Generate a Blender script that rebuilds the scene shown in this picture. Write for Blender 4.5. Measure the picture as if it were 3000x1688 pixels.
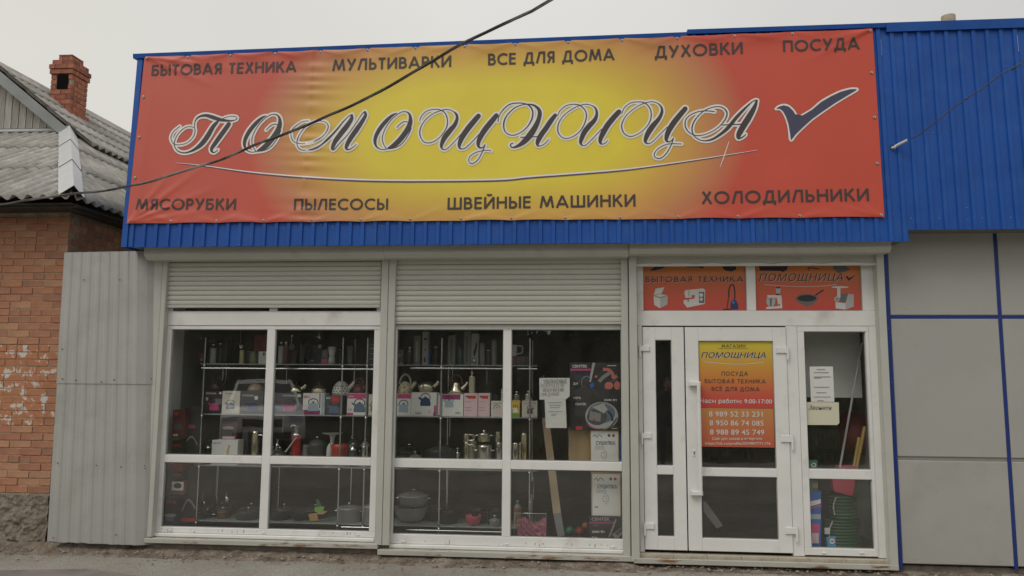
import bpy, bmesh, math, random
from mathutils import Vector, Matrix, noise
random.seed(7)
for o in list(bpy.data.objects): bpy.data.objects.remove(o)
scene = bpy.context.scene
COL = scene.collection
RAD = math.radians

# ------------------------------------------------------------------ camera
CAM_D, CAM_H, FPX = 7.41, 1.741, 2250.0
pitch, yaw, roll = RAD(6.53538), RAD(-4.93489), RAD(0.40510)
FWD = Vector((math.sin(yaw)*math.cos(pitch), math.cos(yaw)*math.cos(pitch), math.sin(pitch)))
r0 = FWD.cross(Vector((0, 0, 1))).normalized(); u0 = r0.cross(FWD)
RT = r0*math.cos(roll)+u0*math.sin(roll); UP = -r0*math.sin(roll)+u0*math.cos(roll)
CAM = Vector((0, -CAM_D, CAM_H))
cd = bpy.data.cameras.new("camera"); cam = bpy.data.objects.new("camera", cd); COL.objects.link(cam)
cd.sensor_width = 36; cd.lens = FPX/3000*36; cd.clip_start = 0.05; cd.clip_end = 2000
m = Matrix((( RT.x, UP.x, -FWD.x, CAM.x), (RT.y, UP.y, -FWD.y, CAM.y), (RT.z, UP.z, -FWD.z, CAM.z), (0, 0, 0, 1)))
cam.matrix_world = m
scene.camera = cam
scene.render.resolution_x = 1024; scene.render.resolution_y = 576

# ------------------------------------------------------------------ sky and sun (hazy overcast)
SUN_EL, SUN_AZ = RAD(48), RAD(215)
world = bpy.data.worlds.new("World"); scene.world = world; world.use_nodes = True
nt = world.node_tree; nt.nodes.clear()
def N(t, **k):
    n = nt.nodes.new(t)
    for a, b in k.items(): setattr(n, a, b)
    return n
out = N('ShaderNodeOutputWorld'); bg = N('ShaderNodeBackground'); sky = N('ShaderNodeTexSky')
sky.sky_type = 'NISHITA'; sky.sun_disc = False; sky.sun_elevation = SUN_EL; sky.sun_rotation = SUN_AZ
sky.dust_density = 6; sky.air_density = 1.5
hs = N('ShaderNodeHueSaturation'); hs.inputs['Saturation'].default_value = 0.12; hs.inputs['Value'].default_value = 0.9
tc = N('ShaderNodeTexCoord'); nz = N('ShaderNodeTexNoise'); nz.inputs['Scale'].default_value = 1.6; nz.inputs['Detail'].default_value = 2
cr = N('ShaderNodeValToRGB')
cr.color_ramp.elements[0].position = .35; cr.color_ramp.elements[0].color = (6.5, 6.42, 6.2, 1)
cr.color_ramp.elements[1].position = .7; cr.color_ramp.elements[1].color = (8.0, 7.9, 7.6, 1)
mx = N('ShaderNodeMix', data_type='RGBA'); mx.inputs[0].default_value = 0.9
L = nt.links.new
L(sky.outputs[0], hs.inputs['Color']); L(tc.outputs['Generated'], nz.inputs['Vector']); L(nz.outputs[0], cr.inputs[0])
sp = N('ShaderNodeSeparateXYZ'); L(tc.outputs['Generated'], sp.inputs[0])
az = N('ShaderNodeValToRGB'); azm = N('ShaderNodeMapRange'); azm.inputs[1].default_value = -1; azm.inputs[2].default_value = 1; L(sp.outputs[0], azm.inputs[0]); L(azm.outputs[0], az.inputs[0])
az.color_ramp.elements[0].position = .12; az.color_ramp.elements[0].color = (1.05, 1.04, .99, 1); az.color_ramp.elements[1].position = .85; az.color_ramp.elements[1].color = (.80, .805, .82, 1)
e_ = az.color_ramp.elements.new(.5); e_.color = (.97, .97, .97, 1)
el = N('ShaderNodeMapRange', interpolation_type='SMOOTHSTEP'); el.inputs[1].default_value = .40; el.inputs[2].default_value = 1.0; el.inputs[3].default_value = 1.0; el.inputs[4].default_value = 1.75; L(sp.outputs[2], el.inputs[0])
m1_ = N('ShaderNodeMix', data_type='RGBA', blend_type='MULTIPLY'); m1_.inputs[0].default_value = 1; L(cr.outputs[0], m1_.inputs[6]); L(az.outputs[0], m1_.inputs[7])
m2_ = N('ShaderNodeMix', data_type='RGBA', blend_type='MULTIPLY'); m2_.inputs[0].default_value = 1; L(m1_.outputs[2], m2_.inputs[6]); L(el.outputs[0], m2_.inputs[7])
L(hs.outputs[0], mx.inputs[6]); L(m2_.outputs[2], mx.inputs[7]); L(mx.outputs[2], bg.inputs[0])
bg.inputs[1].default_value = 0.1
L(bg.outputs[0], out.inputs[0])
sd = bpy.data.lights.new("sun", 'SUN'); sd.energy = 0.75; sd.angle = RAD(25); sd.color = (1, .95, .87)
so = bpy.data.objects.new("sun", sd); COL.objects.link(so)
sdir = Vector((math.sin(SUN_AZ)*math.cos(SUN_EL), math.cos(SUN_AZ)*math.cos(SUN_EL), math.sin(SUN_EL)))
so.rotation_euler = sdir.to_track_quat('Z', 'Y').to_euler()
so.location = sdir*30
scene.view_settings.view_transform = 'Standard'; scene.view_settings.look = 'None'
scene.view_settings.gamma = 1; scene.view_settings.use_curve_mapping = False
scene.view_settings.exposure = 0.0
scene.render.engine = 'CYCLES'
scene.cycles.transparent_max_bounces = 16; scene.cycles.max_bounces = 8

# ------------------------------------------------------------------ measuring helpers
def ray(px, py): return FWD+RT*((px-1500)/FPX)-UP*((py-844)/FPX)
def at(px, py, Y=0.0):
    d = ray(px, py); return CAM+d*((CAM_D+Y)/d.y)
def at_plane(px, py, p0, n):
    d = ray(px, py); return CAM+d*((p0-CAM).dot(n)/d.dot(n))
def atz(px, py, z):
    d = ray(px, py); return CAM+d*((z-CAM_H)/d.z)
def X(px, py, Y=0.0): return at(px, py, Y).x
def Z(px, py, Y=0.0): return at(px, py, Y).z

# ------------------------------------------------------------------ materials
MATS = {}
def mat(name, col, rough=.6, metal=0.0, var=.0, vscale=6.0, bump=0.0, bscale=40.0, spec=.5, col2=None, dirt=None, dscale=2.0, dpos=(.5, .7), coat=0, alpha=None, stretch=None, detail=4):
    if name in MATS: return MATS[name]
    m = bpy.data.materials.new(name); m.use_nodes = True; MATS[name] = m
    t = m.node_tree; b = t.nodes['Principled BSDF']; lk = t.links.new
    b.inputs['Roughness'].default_value = rough; b.inputs['Metallic'].default_value = metal
    b.inputs['Specular IOR Level'].default_value = spec; b.inputs['Coat Weight'].default_value = coat
    c = (*col, 1)
    b.inputs['Base Color'].default_value = c
    tc = t.nodes.new('ShaderNodeTexCoord'); vec = tc.outputs['Object']
    if stretch:
        mp = t.nodes.new('ShaderNodeMapping'); mp.inputs['Scale'].default_value = stretch; lk(vec, mp.inputs[0]); vec = mp.outputs[0]
    last = None
    if var or col2:
        n = t.nodes.new('ShaderNodeTexNoise'); n.inputs['Scale'].default_value = vscale; n.inputs['Detail'].default_value = detail; lk(vec, n.inputs['Vector'])
        r = t.nodes.new('ShaderNodeValToRGB'); lk(n.outputs[0], r.inputs[0])
        a = tuple(x*(1-var) for x in col); d = col2 if col2 else tuple(min(1, x*(1+var)) for x in col)
        r.color_ramp.elements[0].position = .33; r.color_ramp.elements[1].position = .67
        r.color_ramp.elements[0].color = (*a, 1); r.color_ramp.elements[1].color = (*d, 1)
        last = r.outputs[0]
    if dirt:
        n2 = t.nodes.new('ShaderNodeTexNoise'); n2.inputs['Scale'].default_value = dscale; n2.inputs['Detail'].default_value = 6; n2.inputs['Roughness'].default_value = .65; lk(vec, n2.inputs['Vector'])
        mr = t.nodes.new('ShaderNodeMapRange'); mr.inputs[1].default_value = dpos[0]; mr.inputs[2].default_value = dpos[1]; lk(n2.outputs[0], mr.inputs[0])
        mxx = t.nodes.new('ShaderNodeMix'); mxx.data_type = 'RGBA'
        lk(mr.outputs[0], mxx.inputs[0]); mxx.inputs[7].default_value = (*dirt, 1)
        if last: lk(last, mxx.inputs[6])
        else: mxx.inputs[6].default_value = c
        last = mxx.outputs[2]
    if last: lk(last, b.inputs['Base Color'])
    if bump:
        n3 = t.nodes.new('ShaderNodeTexNoise'); n3.inputs['Scale'].default_value = bscale; n3.inputs['Detail'].default_value = 5; lk(vec, n3.inputs['Vector'])
        bp = t.nodes.new('ShaderNodeBump'); bp.inputs['Strength'].default_value = bump; bp.inputs['Distance'].default_value = .01
        lk(n3.outputs[0], bp.inputs['Height']); lk(bp.outputs[0], b.inputs['Normal'])
    return m
def glass_mat(name='window_glass', tint=(.985, .99, .985), f0=.060):
    if name in MATS: return MATS[name]
    m = bpy.data.materials.new(name); m.use_nodes = True; MATS[name] = m
    t = m.node_tree; t.nodes.clear(); lk = t.links.new
    o = t.nodes.new('ShaderNodeOutputMaterial'); mxs = t.nodes.new('ShaderNodeMixShader')
    tr = t.nodes.new('ShaderNodeBsdfTransparent'); tr.inputs[0].default_value = (*tint, 1)
    gl = t.nodes.new('ShaderNodeBsdfGlossy'); gl.inputs['Roughness'].default_value = .0; gl.inputs[0].default_value = (1, 1, 1, 1)
    lw = t.nodes.new('ShaderNodeLayerWeight'); lw.inputs[0].default_value = .5
    pw = t.nodes.new('ShaderNodeMath'); pw.operation = 'POWER'; pw.inputs[1].default_value = 5
    mr = t.nodes.new('ShaderNodeMapRange'); mr.inputs[3].default_value = f0; mr.inputs[4].default_value = 1
    lk(lw.outputs['Facing'], pw.inputs[0]); lk(pw.outputs[0], mr.inputs[0]); lk(mr.outputs[0], mxs.inputs[0])
    nz = t.nodes.new('ShaderNodeTexNoise'); nz.inputs['Scale'].default_value = 1.6; tc = t.nodes.new('ShaderNodeTexCoord'); lk(tc.outputs['Object'], nz.inputs['Vector'])
    bp = t.nodes.new('ShaderNodeBump'); bp.inputs['Strength'].default_value = .12; bp.inputs['Distance'].default_value = .01; lk(nz.outputs[0], bp.inputs['Height']); lk(bp.outputs[0], gl.inputs['Normal'])
    lk(tr.outputs[0], mxs.inputs[1]); lk(gl.outputs[0], mxs.inputs[2]); df = t.nodes.new('ShaderNodeBsdfDiffuse'); df.inputs[0].default_value = (.55, .53, .48, 1)
    n2 = t.nodes.new('ShaderNodeTexNoise'); n2.inputs['Scale'].default_value = 2.2; n2.inputs['Detail'].default_value = 7; n2.inputs['Roughness'].default_value = .7; mp = t.nodes.new('ShaderNodeMapping'); mp.inputs['Scale'].default_value = (1.6, 1, .7); mp.inputs['Rotation'].default_value = (0, .5, 0); lk(tc.outputs['Object'], mp.inputs[0]); lk(mp.outputs[0], n2.inputs['Vector'])
    m3 = t.nodes.new('ShaderNodeMapRange'); m3.inputs[1].default_value = .35; m3.inputs[2].default_value = .75; m3.inputs[3].default_value = .004; m3.inputs[4].default_value = .026; lk(n2.outputs[0], m3.inputs[0])
    ms2 = t.nodes.new('ShaderNodeMixShader'); lk(m3.outputs[0], ms2.inputs[0]); lk(mxs.outputs[0], ms2.inputs[1]); lk(df.outputs[0], ms2.inputs[2]); lk(ms2.outputs[0], o.inputs[0])
    return m
GLASS = glass_mat()
WHITE = mat('white_upvc', (.77, .765, .745), .36, var=.04, vscale=3, dirt=(.50, .47, .42), dscale=2.5, dpos=(.55, .85))
GREY = mat('pale_grey_metal', (.49, .49, .445), .45, var=.04, vscale=3, dirt=(.36, .34, .30), dscale=4, dpos=(.6, .9))
SLAT = mat('shutter_slat_paint', (.56, .555, .50), .45, var=.03, vscale=2)
RUSTY = mat('rusty_sill_metal', (.46, .45, .40), .55, var=.06, vscale=5, dirt=(.22, .10, .045), dscale=9, dpos=(.56, .66), stretch=(.35, 1, 2.2))
BLUE = mat('blue_corrugated_paint', (.013, .085, .37), .42, spec=.3, var=.10, vscale=2.5, dirt=(.03, .11, .34), dscale=5, dpos=(.5, .9))
BLUED = mat('dark_blue_trim', (.012, .035, .20), .45, var=.1)
SHEET = mat('galvanised_sheet', (.43, .43, .405), .45, metal=.2, var=.05, vscale=2, dirt=(.33, .31, .27), dscale=3, dpos=(.5, .9))
CONC = mat('concrete', (.23, .205, .175), .92, var=.25, vscale=7, bump=.8, bscale=35, dirt=(.15, .125, .10), dscale=5)
ROUGHC = mat('rough_render', (.24, .20, .16), .95, var=.35, vscale=14, bump=1.0, bscale=30, dirt=(.12, .10, .08), dscale=12)
PANEL = mat('grey_cassette', (.39, .385, .36), .5, var=.03, vscale=1.5, dirt=(.34, .33, .29), dscale=3, dpos=(.5, .9))
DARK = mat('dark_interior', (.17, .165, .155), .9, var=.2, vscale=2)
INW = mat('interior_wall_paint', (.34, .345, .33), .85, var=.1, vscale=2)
CHROME = mat('chrome', (.75, .76, .77), .22, metal=1)
STEEL = mat('polished_steel', (.72, .71, .68), .18, metal=1)
BRASSY = mat('champagne_steel', (.72, .66, .50), .22, metal=1)
BLACK = mat('black_enamel', (.012, .012, .013), .35)
BLACKM = mat('black_plastic', (.02, .02, .02), .5)
ALU = mat('cast_aluminium', (.36, .37, .36), .5, metal=.6, var=.1)
PAPER = mat('white_paper', (.66, .66, .63), .9)
INK = mat('black_ink', (.045, .04, .045), .7)
SCREW = mat('zinc_screw', (.30, .29, .27), .4, metal=.7)
def flat(name, c, rough=.55): return mat(name, c, rough)

# ------------------------------------------------------------------ building objects
WL = {}
def link(name, me, parent=None, loc=(0, 0, 0), kind=None, label=None, cat=None, group=None):
    o = bpy.data.objects.new(name, me); COL.objects.link(o)
    wl = Vector(loc); WL[o] = wl
    if parent is not None:
        o.parent = parent; o.location = wl-WL[parent]
    else: o.location = wl
    if kind: o['kind'] = kind
    if label: o['label'] = label
    if cat: o['category'] = cat
    if group: o['group'] = group
    return o
def thing(name, label, cat, loc, group=None):
    return link(name, None, None, loc, None, label, cat, group)
class MB:
    def __init__(s): s.v = []; s.f = []; s.mi = []; s.sm = []
    def add(s, vs, fs, mi=0, smooth=False):
        b = len(s.v); s.v += [Vector(v) for v in vs]
        for f in fs: s.f.append(tuple(b+i for i in f)); s.mi.append(mi); s.sm.append(smooth)
        return s
    def box(s, x0, x1, y0, y1, z0, z1, mi=0):
        v = [(x0,y0,z0),(x1,y0,z0),(x1,y1,z0),(x0,y1,z0),(x0,y0,z1),(x1,y0,z1),(x1,y1,z1),(x0,y1,z1)]
        return s.add(v, [(0,3,2,1),(4,5,6,7),(0,1,5,4),(1,2,6,5),(2,3,7,6),(3,0,4,7)], mi)
    def cbox(s, x0, x1, y0, y1, z0, z1, c=.004, mi=0):
        """box with its front (towards -y) edges chamfered"""
        v = [(x0,y1,z0),(x1,y1,z0),(x1,y1,z1),(x0,y1,z1),(x0,y0+c,z0),(x1,y0+c,z0),(x1,y0+c,z1),(x0,y0+c,z1),(x0+c,y0,z0+c),(x1-c,y0,z0+c),(x1-c,y0,z1-c),(x0+c,y0,z1-c)]
        return s.add(v, [(0,3,2,1),(8,9,10,11),(4,5,9,8),(5,6,10,9),(6,7,11,10),(7,4,8,11),(0,1,5,4),(1,2,6,5),(2,3,7,6),(3,0,4,7)], mi)
    def prism(s, pts, vec, mi=0):
        n = len(pts); p = [Vector(q) for q in pts]; v = p+[q+Vector(vec) for q in p]
        return s.add(v, [tuple(range(n)), tuple(range(2*n-1, n-1, -1))]+[(i, i+n, (i+1) % n+n, (i+1) % n) for i in range(n)], mi)
    def quad(s, a, b, c, d, mi=0): return s.add([a, b, c, d], [(0,1,2,3)], mi)
    def tube(s, pts, r, n=8, mi=0, closed=False, cap=True):
        p = [Vector(q) for q in pts]; k = len(p); vs = []; up = Vector((0,0,1)); prev = None
        for i in range(k):
            if closed: t = (p[(i+1) % k]-p[i-1])
            else: t = p[min(i+1, k-1)]-p[max(i-1, 0)]
            t.normalize()
            a = prev if prev is not None else (Vector((0,0,1)) if abs(t.z) < .9 else Vector((1,0,0)))
            a = (a-t*a.dot(t)); a = a.normalized() if a.length > 1e-6 else t.orthogonal().normalized(); prev = a
            b = t.cross(a); ri = r[i] if isinstance(r, (list, tuple)) else r
            vs += [p[i]+(a*math.cos(2*math.pi*j/n)+b*math.sin(2*math.pi*j/n))*ri for j in range(n)]
        fs = []
        for i in range(k if closed else k-1):
            for j in range(n):
                i2 = (i+1) % k; fs.append((i*n+j, i*n+(j+1) % n, i2*n+(j+1) % n, i2*n+j))
        s.add(vs, fs, mi, True)
        if cap and not closed:
            s.add(vs[:n], [tuple(range(n-1, -1, -1))], mi); s.add(vs[-n:], [tuple(range(n))], mi)
        return s
    def lathe(s, prof, c, n=24, mi=0, sx=1, sy=1):
        c = Vector(c); vs = []; k = len(prof)
        for (r, z) in prof: vs += [c+Vector((r*sx*math.cos(2*math.pi*j/n), r*sy*math.sin(2*math.pi*j/n), z)) for j in range(n)]
        fs = [(i*n+j, i*n+(j+1) % n, (i+1)*n+(j+1) % n, (i+1)*n+j) for i in range(k-1) for j in range(n)]
        return s.add(vs, fs, mi, True)
    def ball(s, c, r, n=12, mi=0, sq=(1, 1, 1)):
        c = Vector(c); k = n//2; vs = []; fs = []
        for i in range(k+1):
            a = math.pi*i/k-math.pi/2
            vs += [c+Vector((r*sq[0]*math.cos(a)*math.cos(2*math.pi*j/n), r*sq[1]*math.cos(a)*math.sin(2*math.pi*j/n), r*sq[2]*math.sin(a))) for j in range(n)]
        fs = [(i*n+j, i*n+(j+1) % n, (i+1)*n+(j+1) % n, (i+1)*n+j) for i in range(k) for j in range(n)]
        return s.add(vs, fs, mi, True)
    def build(s, name, mats, parent=None, **k):
        if not isinstance(mats, (list, tuple)): mats = [mats]
        lo = Vector((min(v.x for v in s.v), min(v.y for v in s.v), min(v.z for v in s.v)))
        hi = Vector((max(v.x for v in s.v), max(v.y for v in s.v), max(v.z for v in s.v)))
        base = Vector(((lo.x+hi.x)/2, (lo.y+hi.y)/2, lo.z))
        me = bpy.data.meshes.new(name); me.from_pydata([tuple(v-base) for v in s.v], [], s.f)
        for mm in mats: me.materials.append(mm)
        me.polygons.foreach_set('material_index', s.mi); me.polygons.foreach_set('use_smooth', s.sm); me.update()
        return link(name, me, parent, base, **k)
def Bx(name, m, parent, x0, x1, y0, y1, z0, z1, c=0, **k):
    b = MB()
    if c: b.cbox(min(x0,x1), max(x0,x1), y0, y1, min(z0,z1), max(z0,z1), c)
    else: b.box(min(x0,x1), max(x0,x1), y0, y1, min(z0,z1), max(z0,z1))
    return b.build(name, m, parent, **k)
def copy_tree(o, delta, parent=None, **k):
    c = o.copy(); COL.objects.link(c); WL[c] = WL[o]+Vector(delta)
    if parent is None: c.location = WL[c]
    else: c.parent = parent; c.location = WL[c]-WL[parent]
    for a, b in k.items(): c[a] = b
    for ch in [q for q in WL if q.parent == o]: copy_tree(ch, delta, c)
    return c
def catmull(p, seg=8):
    p = [tuple(q) for q in p]; P = [p[0]]+p+[p[-1]]; out = []
    for i in range(1, len(P)-2):
        a, b, c, d = P[i-1:i+3]
        for k in range(seg):
            t = k/seg
            out.append(tuple(.5*((2*b[j])+(-a[j]+c[j])*t+(2*a[j]-5*b[j]+4*c[j]-d[j])*t*t+(-a[j]+3*b[j]-3*c[j]+d[j])*t**3) for j in range(len(b))))
    out.append(p[-1]); return out
# ------------------------------------------------------------------ lettering and flat print
_tc = {}
def glyphs(s, bold, space):
    k = (s, bold, space)
    if k in _tc: return _tc[k]
    c = bpy.data.curves.new('txt', 'FONT'); c.body = s; c.offset = bold; c.space_character = space; c.resolution_u = 3
    o = bpy.data.objects.new('txt', c); COL.objects.link(o); bpy.context.view_layer.update()
    me = bpy.data.meshes.new_from_object(o.evaluated_get(bpy.context.evaluated_depsgraph_get()))
    v = [(q.co.x, q.co.y) for q in me.vertices]; f = [tuple(p.vertices) for p in me.polygons]
    bpy.data.objects.remove(o); bpy.data.curves.remove(c); bpy.data.meshes.remove(me)
    _tc[k] = (v, f); return v, f
def text(s, P0, P1, cap, m, parent, bold=.0, shear=0.0, space=1.0, off=.0015, up=Vector((0,0,1)), surf=None, name='lettering', lab=None, maxe=None):
    v, f = glyphs(s, bold, space)
    x0 = min(a for a, b in v); x1 = max(a for a, b in v)
    P0 = Vector(P0); P1 = Vector(P1); R = (P1-P0); ln = R.length; R.normalize()
    n = R.cross(up).normalized(); U = up.normalized()
    sx = ln/(x1-x0); sy = cap/.70
    vs = [P0+R*((a-x0)*sx+shear*b*sy)+U*(b*sy)+n*off for a, b in v]
    if surf: # follow the cloth
        bm = bmesh.new(); bv = [bm.verts.new(q) for q in vs]
        for q in f:
            try: bm.faces.new([bv[i] for i in q])
            except ValueError: pass
        bmesh.ops.triangulate(bm, faces=bm.faces[:])
        for _ in range(3):
            es = [e for e in bm.edges if e.calc_length() > (maxe or .05)]
            if not es: break
            bmesh.ops.subdivide_edges(bm, edges=es, cuts=1); bmesh.ops.triangulate(bm, faces=[q for q in bm.faces if len(q.verts) > 3])
        bm.verts.index_update()
        vs = [surf(q.co) for q in bm.verts]; f = [tuple(w.index for w in q.verts) for q in bm.faces]; bm.free()
    b = MB(); b.add(vs, f); o = b.build(name, m, parent)
    if lab: o['label'] = lab
    return o
def ribbon(b, pts, mapf, mi=0, lift0=0.0, lift1=.001, extra=0.0, seg=6, rnd=True):
    """pts: (x, y, halfwidth) in print units; mapf(x, y, lift) -> point"""
    q = catmull(pts, seg) if seg > 1 else [tuple(p) for p in pts]
    n = len(q); vs = []
    L_ = []; R_ = []
    for i in range(n):
        a = q[max(i-1, 0)]; c = q[min(i+1, n-1)]
        dx, dy = c[0]-a[0], c[1]-a[1]; l = math.hypot(dx, dy) or 1; nx, ny = -dy/l, dx/l
        w = max(q[i][2], .5)+extra; L_.append((q[i][0]+nx*w, q[i][1]+ny*w)); R_.append((q[i][0]-nx*w, q[i][1]-ny*w))
    for i in range(n):
        lf = lift0+(lift1-lift0)*i/max(1, n-1)
        vs += [mapf(*L_[i], lf), mapf(*R_[i], lf)]
    b.add(vs, [(2*i, 2*i+1, 2*i+3, 2*i+2) for i in range(n-1)], mi)
    if rnd:
        for k, sgn, lf in ((0, -1, lift0), (n-1, 1, lift1)):
            w = max(q[k][2], .5)+extra
            a = q[max(k-1, 0)]; c = q[min(k+1, n-1)]; th = math.atan2(c[1]-a[1], c[0]-a[0])
            pv = [mapf(q[k][0]+w*math.cos(th+sgn*(-math.pi/2+math.pi*j/6) + (math.pi if sgn < 0 else 0)*0), q[k][1]+w*math.sin(th+sgn*(-math.pi/2+math.pi*j/6)), lf+sgn*2e-5) for j in range(7)] if sgn > 0 else \
                 [mapf(q[k][0]+w*math.cos(th+math.pi/2+math.pi*j/6), q[k][1]+w*math.sin(th+math.pi/2+math.pi*j/6), lf-2e-5) for j in range(7)]
            b.add(pv, [tuple(range(7))], mi)
def fan(b, poly, mapf, lift=0.0, mi=0):
    vs = [mapf(x, y, lift) for x, y in poly]; b.add(vs, [tuple(range(len(vs)))], mi)
def ell(cx, cy, rx, ry, n=16, a0=0, a1=360): return [(cx+rx*math.cos(RAD(a0+(a1-a0)*i/n)), cy+ry*math.sin(RAD(a0+(a1-a0)*i/n))) for i in range(n if a1-a0 == 360 else n+1)]

def arc(cx, cy, rx, ry, a0, a1, n=12): return ('C', [(cx+rx*math.cos(RAD(a0+(a1-a0)*i/n)), cy+ry*math.sin(RAD(a0+(a1-a0)*i/n))) for i in range(n+1)])
def ln(*p): return ('L', list(zip(p[::2], p[1::2])))
V_ = ln(.08, 0, .08, 1)
GL = {'А': (.86, [ln(.06,0,.43,1), ln(.43,1,.80,0), ln(.19,.30,.67,.30)]), 'Б': (.62, [V_, ln(.08,.92,.54,.92), ln(.08,.56,.34,.56), ln(.08,.08,.34,.08), arc(.33,.32,.21,.24,90,-90)]),
 'В': (.60, [V_, ln(.08,.92,.31,.92), ln(.08,.53,.34,.53), ln(.08,.08,.34,.08), arc(.30,.725,.17,.195,90,-90), arc(.33,.305,.20,.225,90,-90)]), 'Г': (.50, [V_, ln(.08,.92,.50,.92)]),
 'Д': (.84, [ln(0,.08,.84,.08), ln(.08,.08,.08,-.18), ln(.76,.08,.76,-.18), ln(.16,.08,.34,.96), ln(.30,.92,.68,.92), ln(.64,.08,.64,1)]), 'Е': (.54, [V_, ln(.08,.92,.52,.92), ln(.08,.53,.50,.53), ln(.08,.08,.52,.08)]),
 'Ё': (.54, [V_, ln(.08,.92,.52,.92), ln(.08,.53,.50,.53), ln(.08,.08,.52,.08), ln(.12,1.2,.22,1.2), ln(.38,1.2,.48,1.2)]), 'З': (.50, [arc(.22,.73,.18,.19,150,-90), arc(.22,.31,.21,.23,90,-150)]),
 'И': (.74, [V_, ln(.66,0,.66,1), ln(.08,.05,.66,.95)]), 'Й': (.74, [V_, ln(.66,0,.66,1), ln(.08,.05,.66,.95), arc(.37,1.25,.15,.11,190,350,8)]), 'К': (.66, [V_, ln(.12,.45,.57,1), ln(.25,.60,.62,0)]),
 'Л': (.74, [ln(.64,0,.64,1), ln(.27,.92,.66,.92), ln(.30,.97,.07,0)]), 'М': (.98, [ln(.07,0,.22,1), ln(.22,.98,.49,.10), ln(.49,.10,.76,.98), ln(.76,1,.91,0)]), 'Н': (.72, [V_, ln(.64,0,.64,1), ln(.08,.53,.64,.53)]),
 'О': (.98, [arc(.49,.5,.42,.43,0,360,26)]), 'П': (.72, [V_, ln(.64,0,.64,1), ln(.08,.92,.64,.92)]), 'Р': (.56, [V_, ln(.08,.92,.30,.92), ln(.08,.46,.30,.46), arc(.28,.69,.20,.23,90,-90)]), 'С': (.80, [arc(.49,.5,.42,.43,48,312,20)]),
 'Т': (.56, [ln(.02,.92,.54,.92), ln(.28,0,.28,1)]), 'У': (.68, [ln(.05,1,.37,.36), ln(.62,1,.19,0)]), 'Х': (.68, [ln(.06,0,.58,1), ln(.09,1,.62,0)]), 'Ш': (1.0, [V_, ln(.50,0,.50,1), ln(.92,0,.92,1), ln(.08,.08,.92,.08)]),
 'Ы': (.84, [V_, ln(.08,.54,.32,.54), ln(.08,.08,.32,.08), arc(.30,.31,.20,.23,90,-90), ln(.76,0,.76,1)]), 'Ь': (.58, [V_, ln(.08,.54,.32,.54), ln(.08,.08,.32,.08), arc(.30,.31,.20,.23,90,-90)]),
 'Я': (.58, [ln(.50,0,.50,1), ln(.28,.92,.50,.92), ln(.28,.46,.50,.46), arc(.30,.69,.20,.23,90,270), ln(.29,.46,.07,0)]), ' ': (.34, [])}
def stext(s, P0, P1, cap, m, parent, up=Vector((0,0,1)), surf=None, off=.0015, hw=.088, gap=.13, name='lettering', **k):
    P0 = Vector(P0); P1 = Vector(P1)
    if ' ' in s: # one object per word
        tot = sum(GL[c][0] for c in s)+gap*(len(s)-1); x = 0; o = None
        ws = s.split(' ')
        for w in ws:
            ww = sum(GL[c][0] for c in w)+gap*(len(w)-1)
            o = stext(w, P0.lerp(P1, x/tot), P0.lerp(P1, (x+ww)/tot), cap, m, parent, up, surf, off, hw, gap, name)
            x += ww+2*gap+GL[' '][0]
        return o
    R = P1-P0; ln_ = R.length; R.normalize(); n = R.cross(up).normalized(); U = up.normalized()
    tot = sum(GL[c][0] for c in s)+gap*(len(s)-1); sx = ln_/tot; b = MB(); x = 0; lf = 0.0
    for c in s:
        w, st = GL[c]
        for kind, pts in st:
            lf = (lf+.00018) % .0016
            if kind == 'L':
                (xa, ya), (xb, yb) = pts; q = max(2, int(math.hypot((xb-xa)*sx, (yb-ya)*cap)/.03)); pts = [(xa+(xb-xa)*i/q, ya+(yb-ya)*i/q) for i in range(q+1)]
            P = [((x+a)*sx, y*cap) for a, y in pts]; vs = []
            for i in range(len(P)):
                a = P[max(i-1, 0)]; d = P[min(i+1, len(P)-1)]
                if kind == 'C' and abs(P[0][0]-P[-1][0])+abs(P[0][1]-P[-1][1]) < 1e-6 and i in (0, len(P)-1): a, d = P[-2], P[1]
                dx, dy = d[0]-a[0], d[1]-a[1]; l = math.hypot(dx, dy); nx, ny = -dy/l*hw*cap, dx/l*hw*cap
                for sg in (1, -1):
                    q = P0+R*(P[i][0]+sg*nx)+U*(P[i][1]+sg*ny)
                    vs.append(surf(q)+n*(lf+.00006*i/len(P)) if surf else q+n*(off+lf*.3+.00004*i/len(P)))
            b.add(vs, [(2*i, 2*i+1, 2*i+3, 2*i+2) for i in range(len(P)-1)])
        x += w+gap
    return b.build(name, m, parent)
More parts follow.
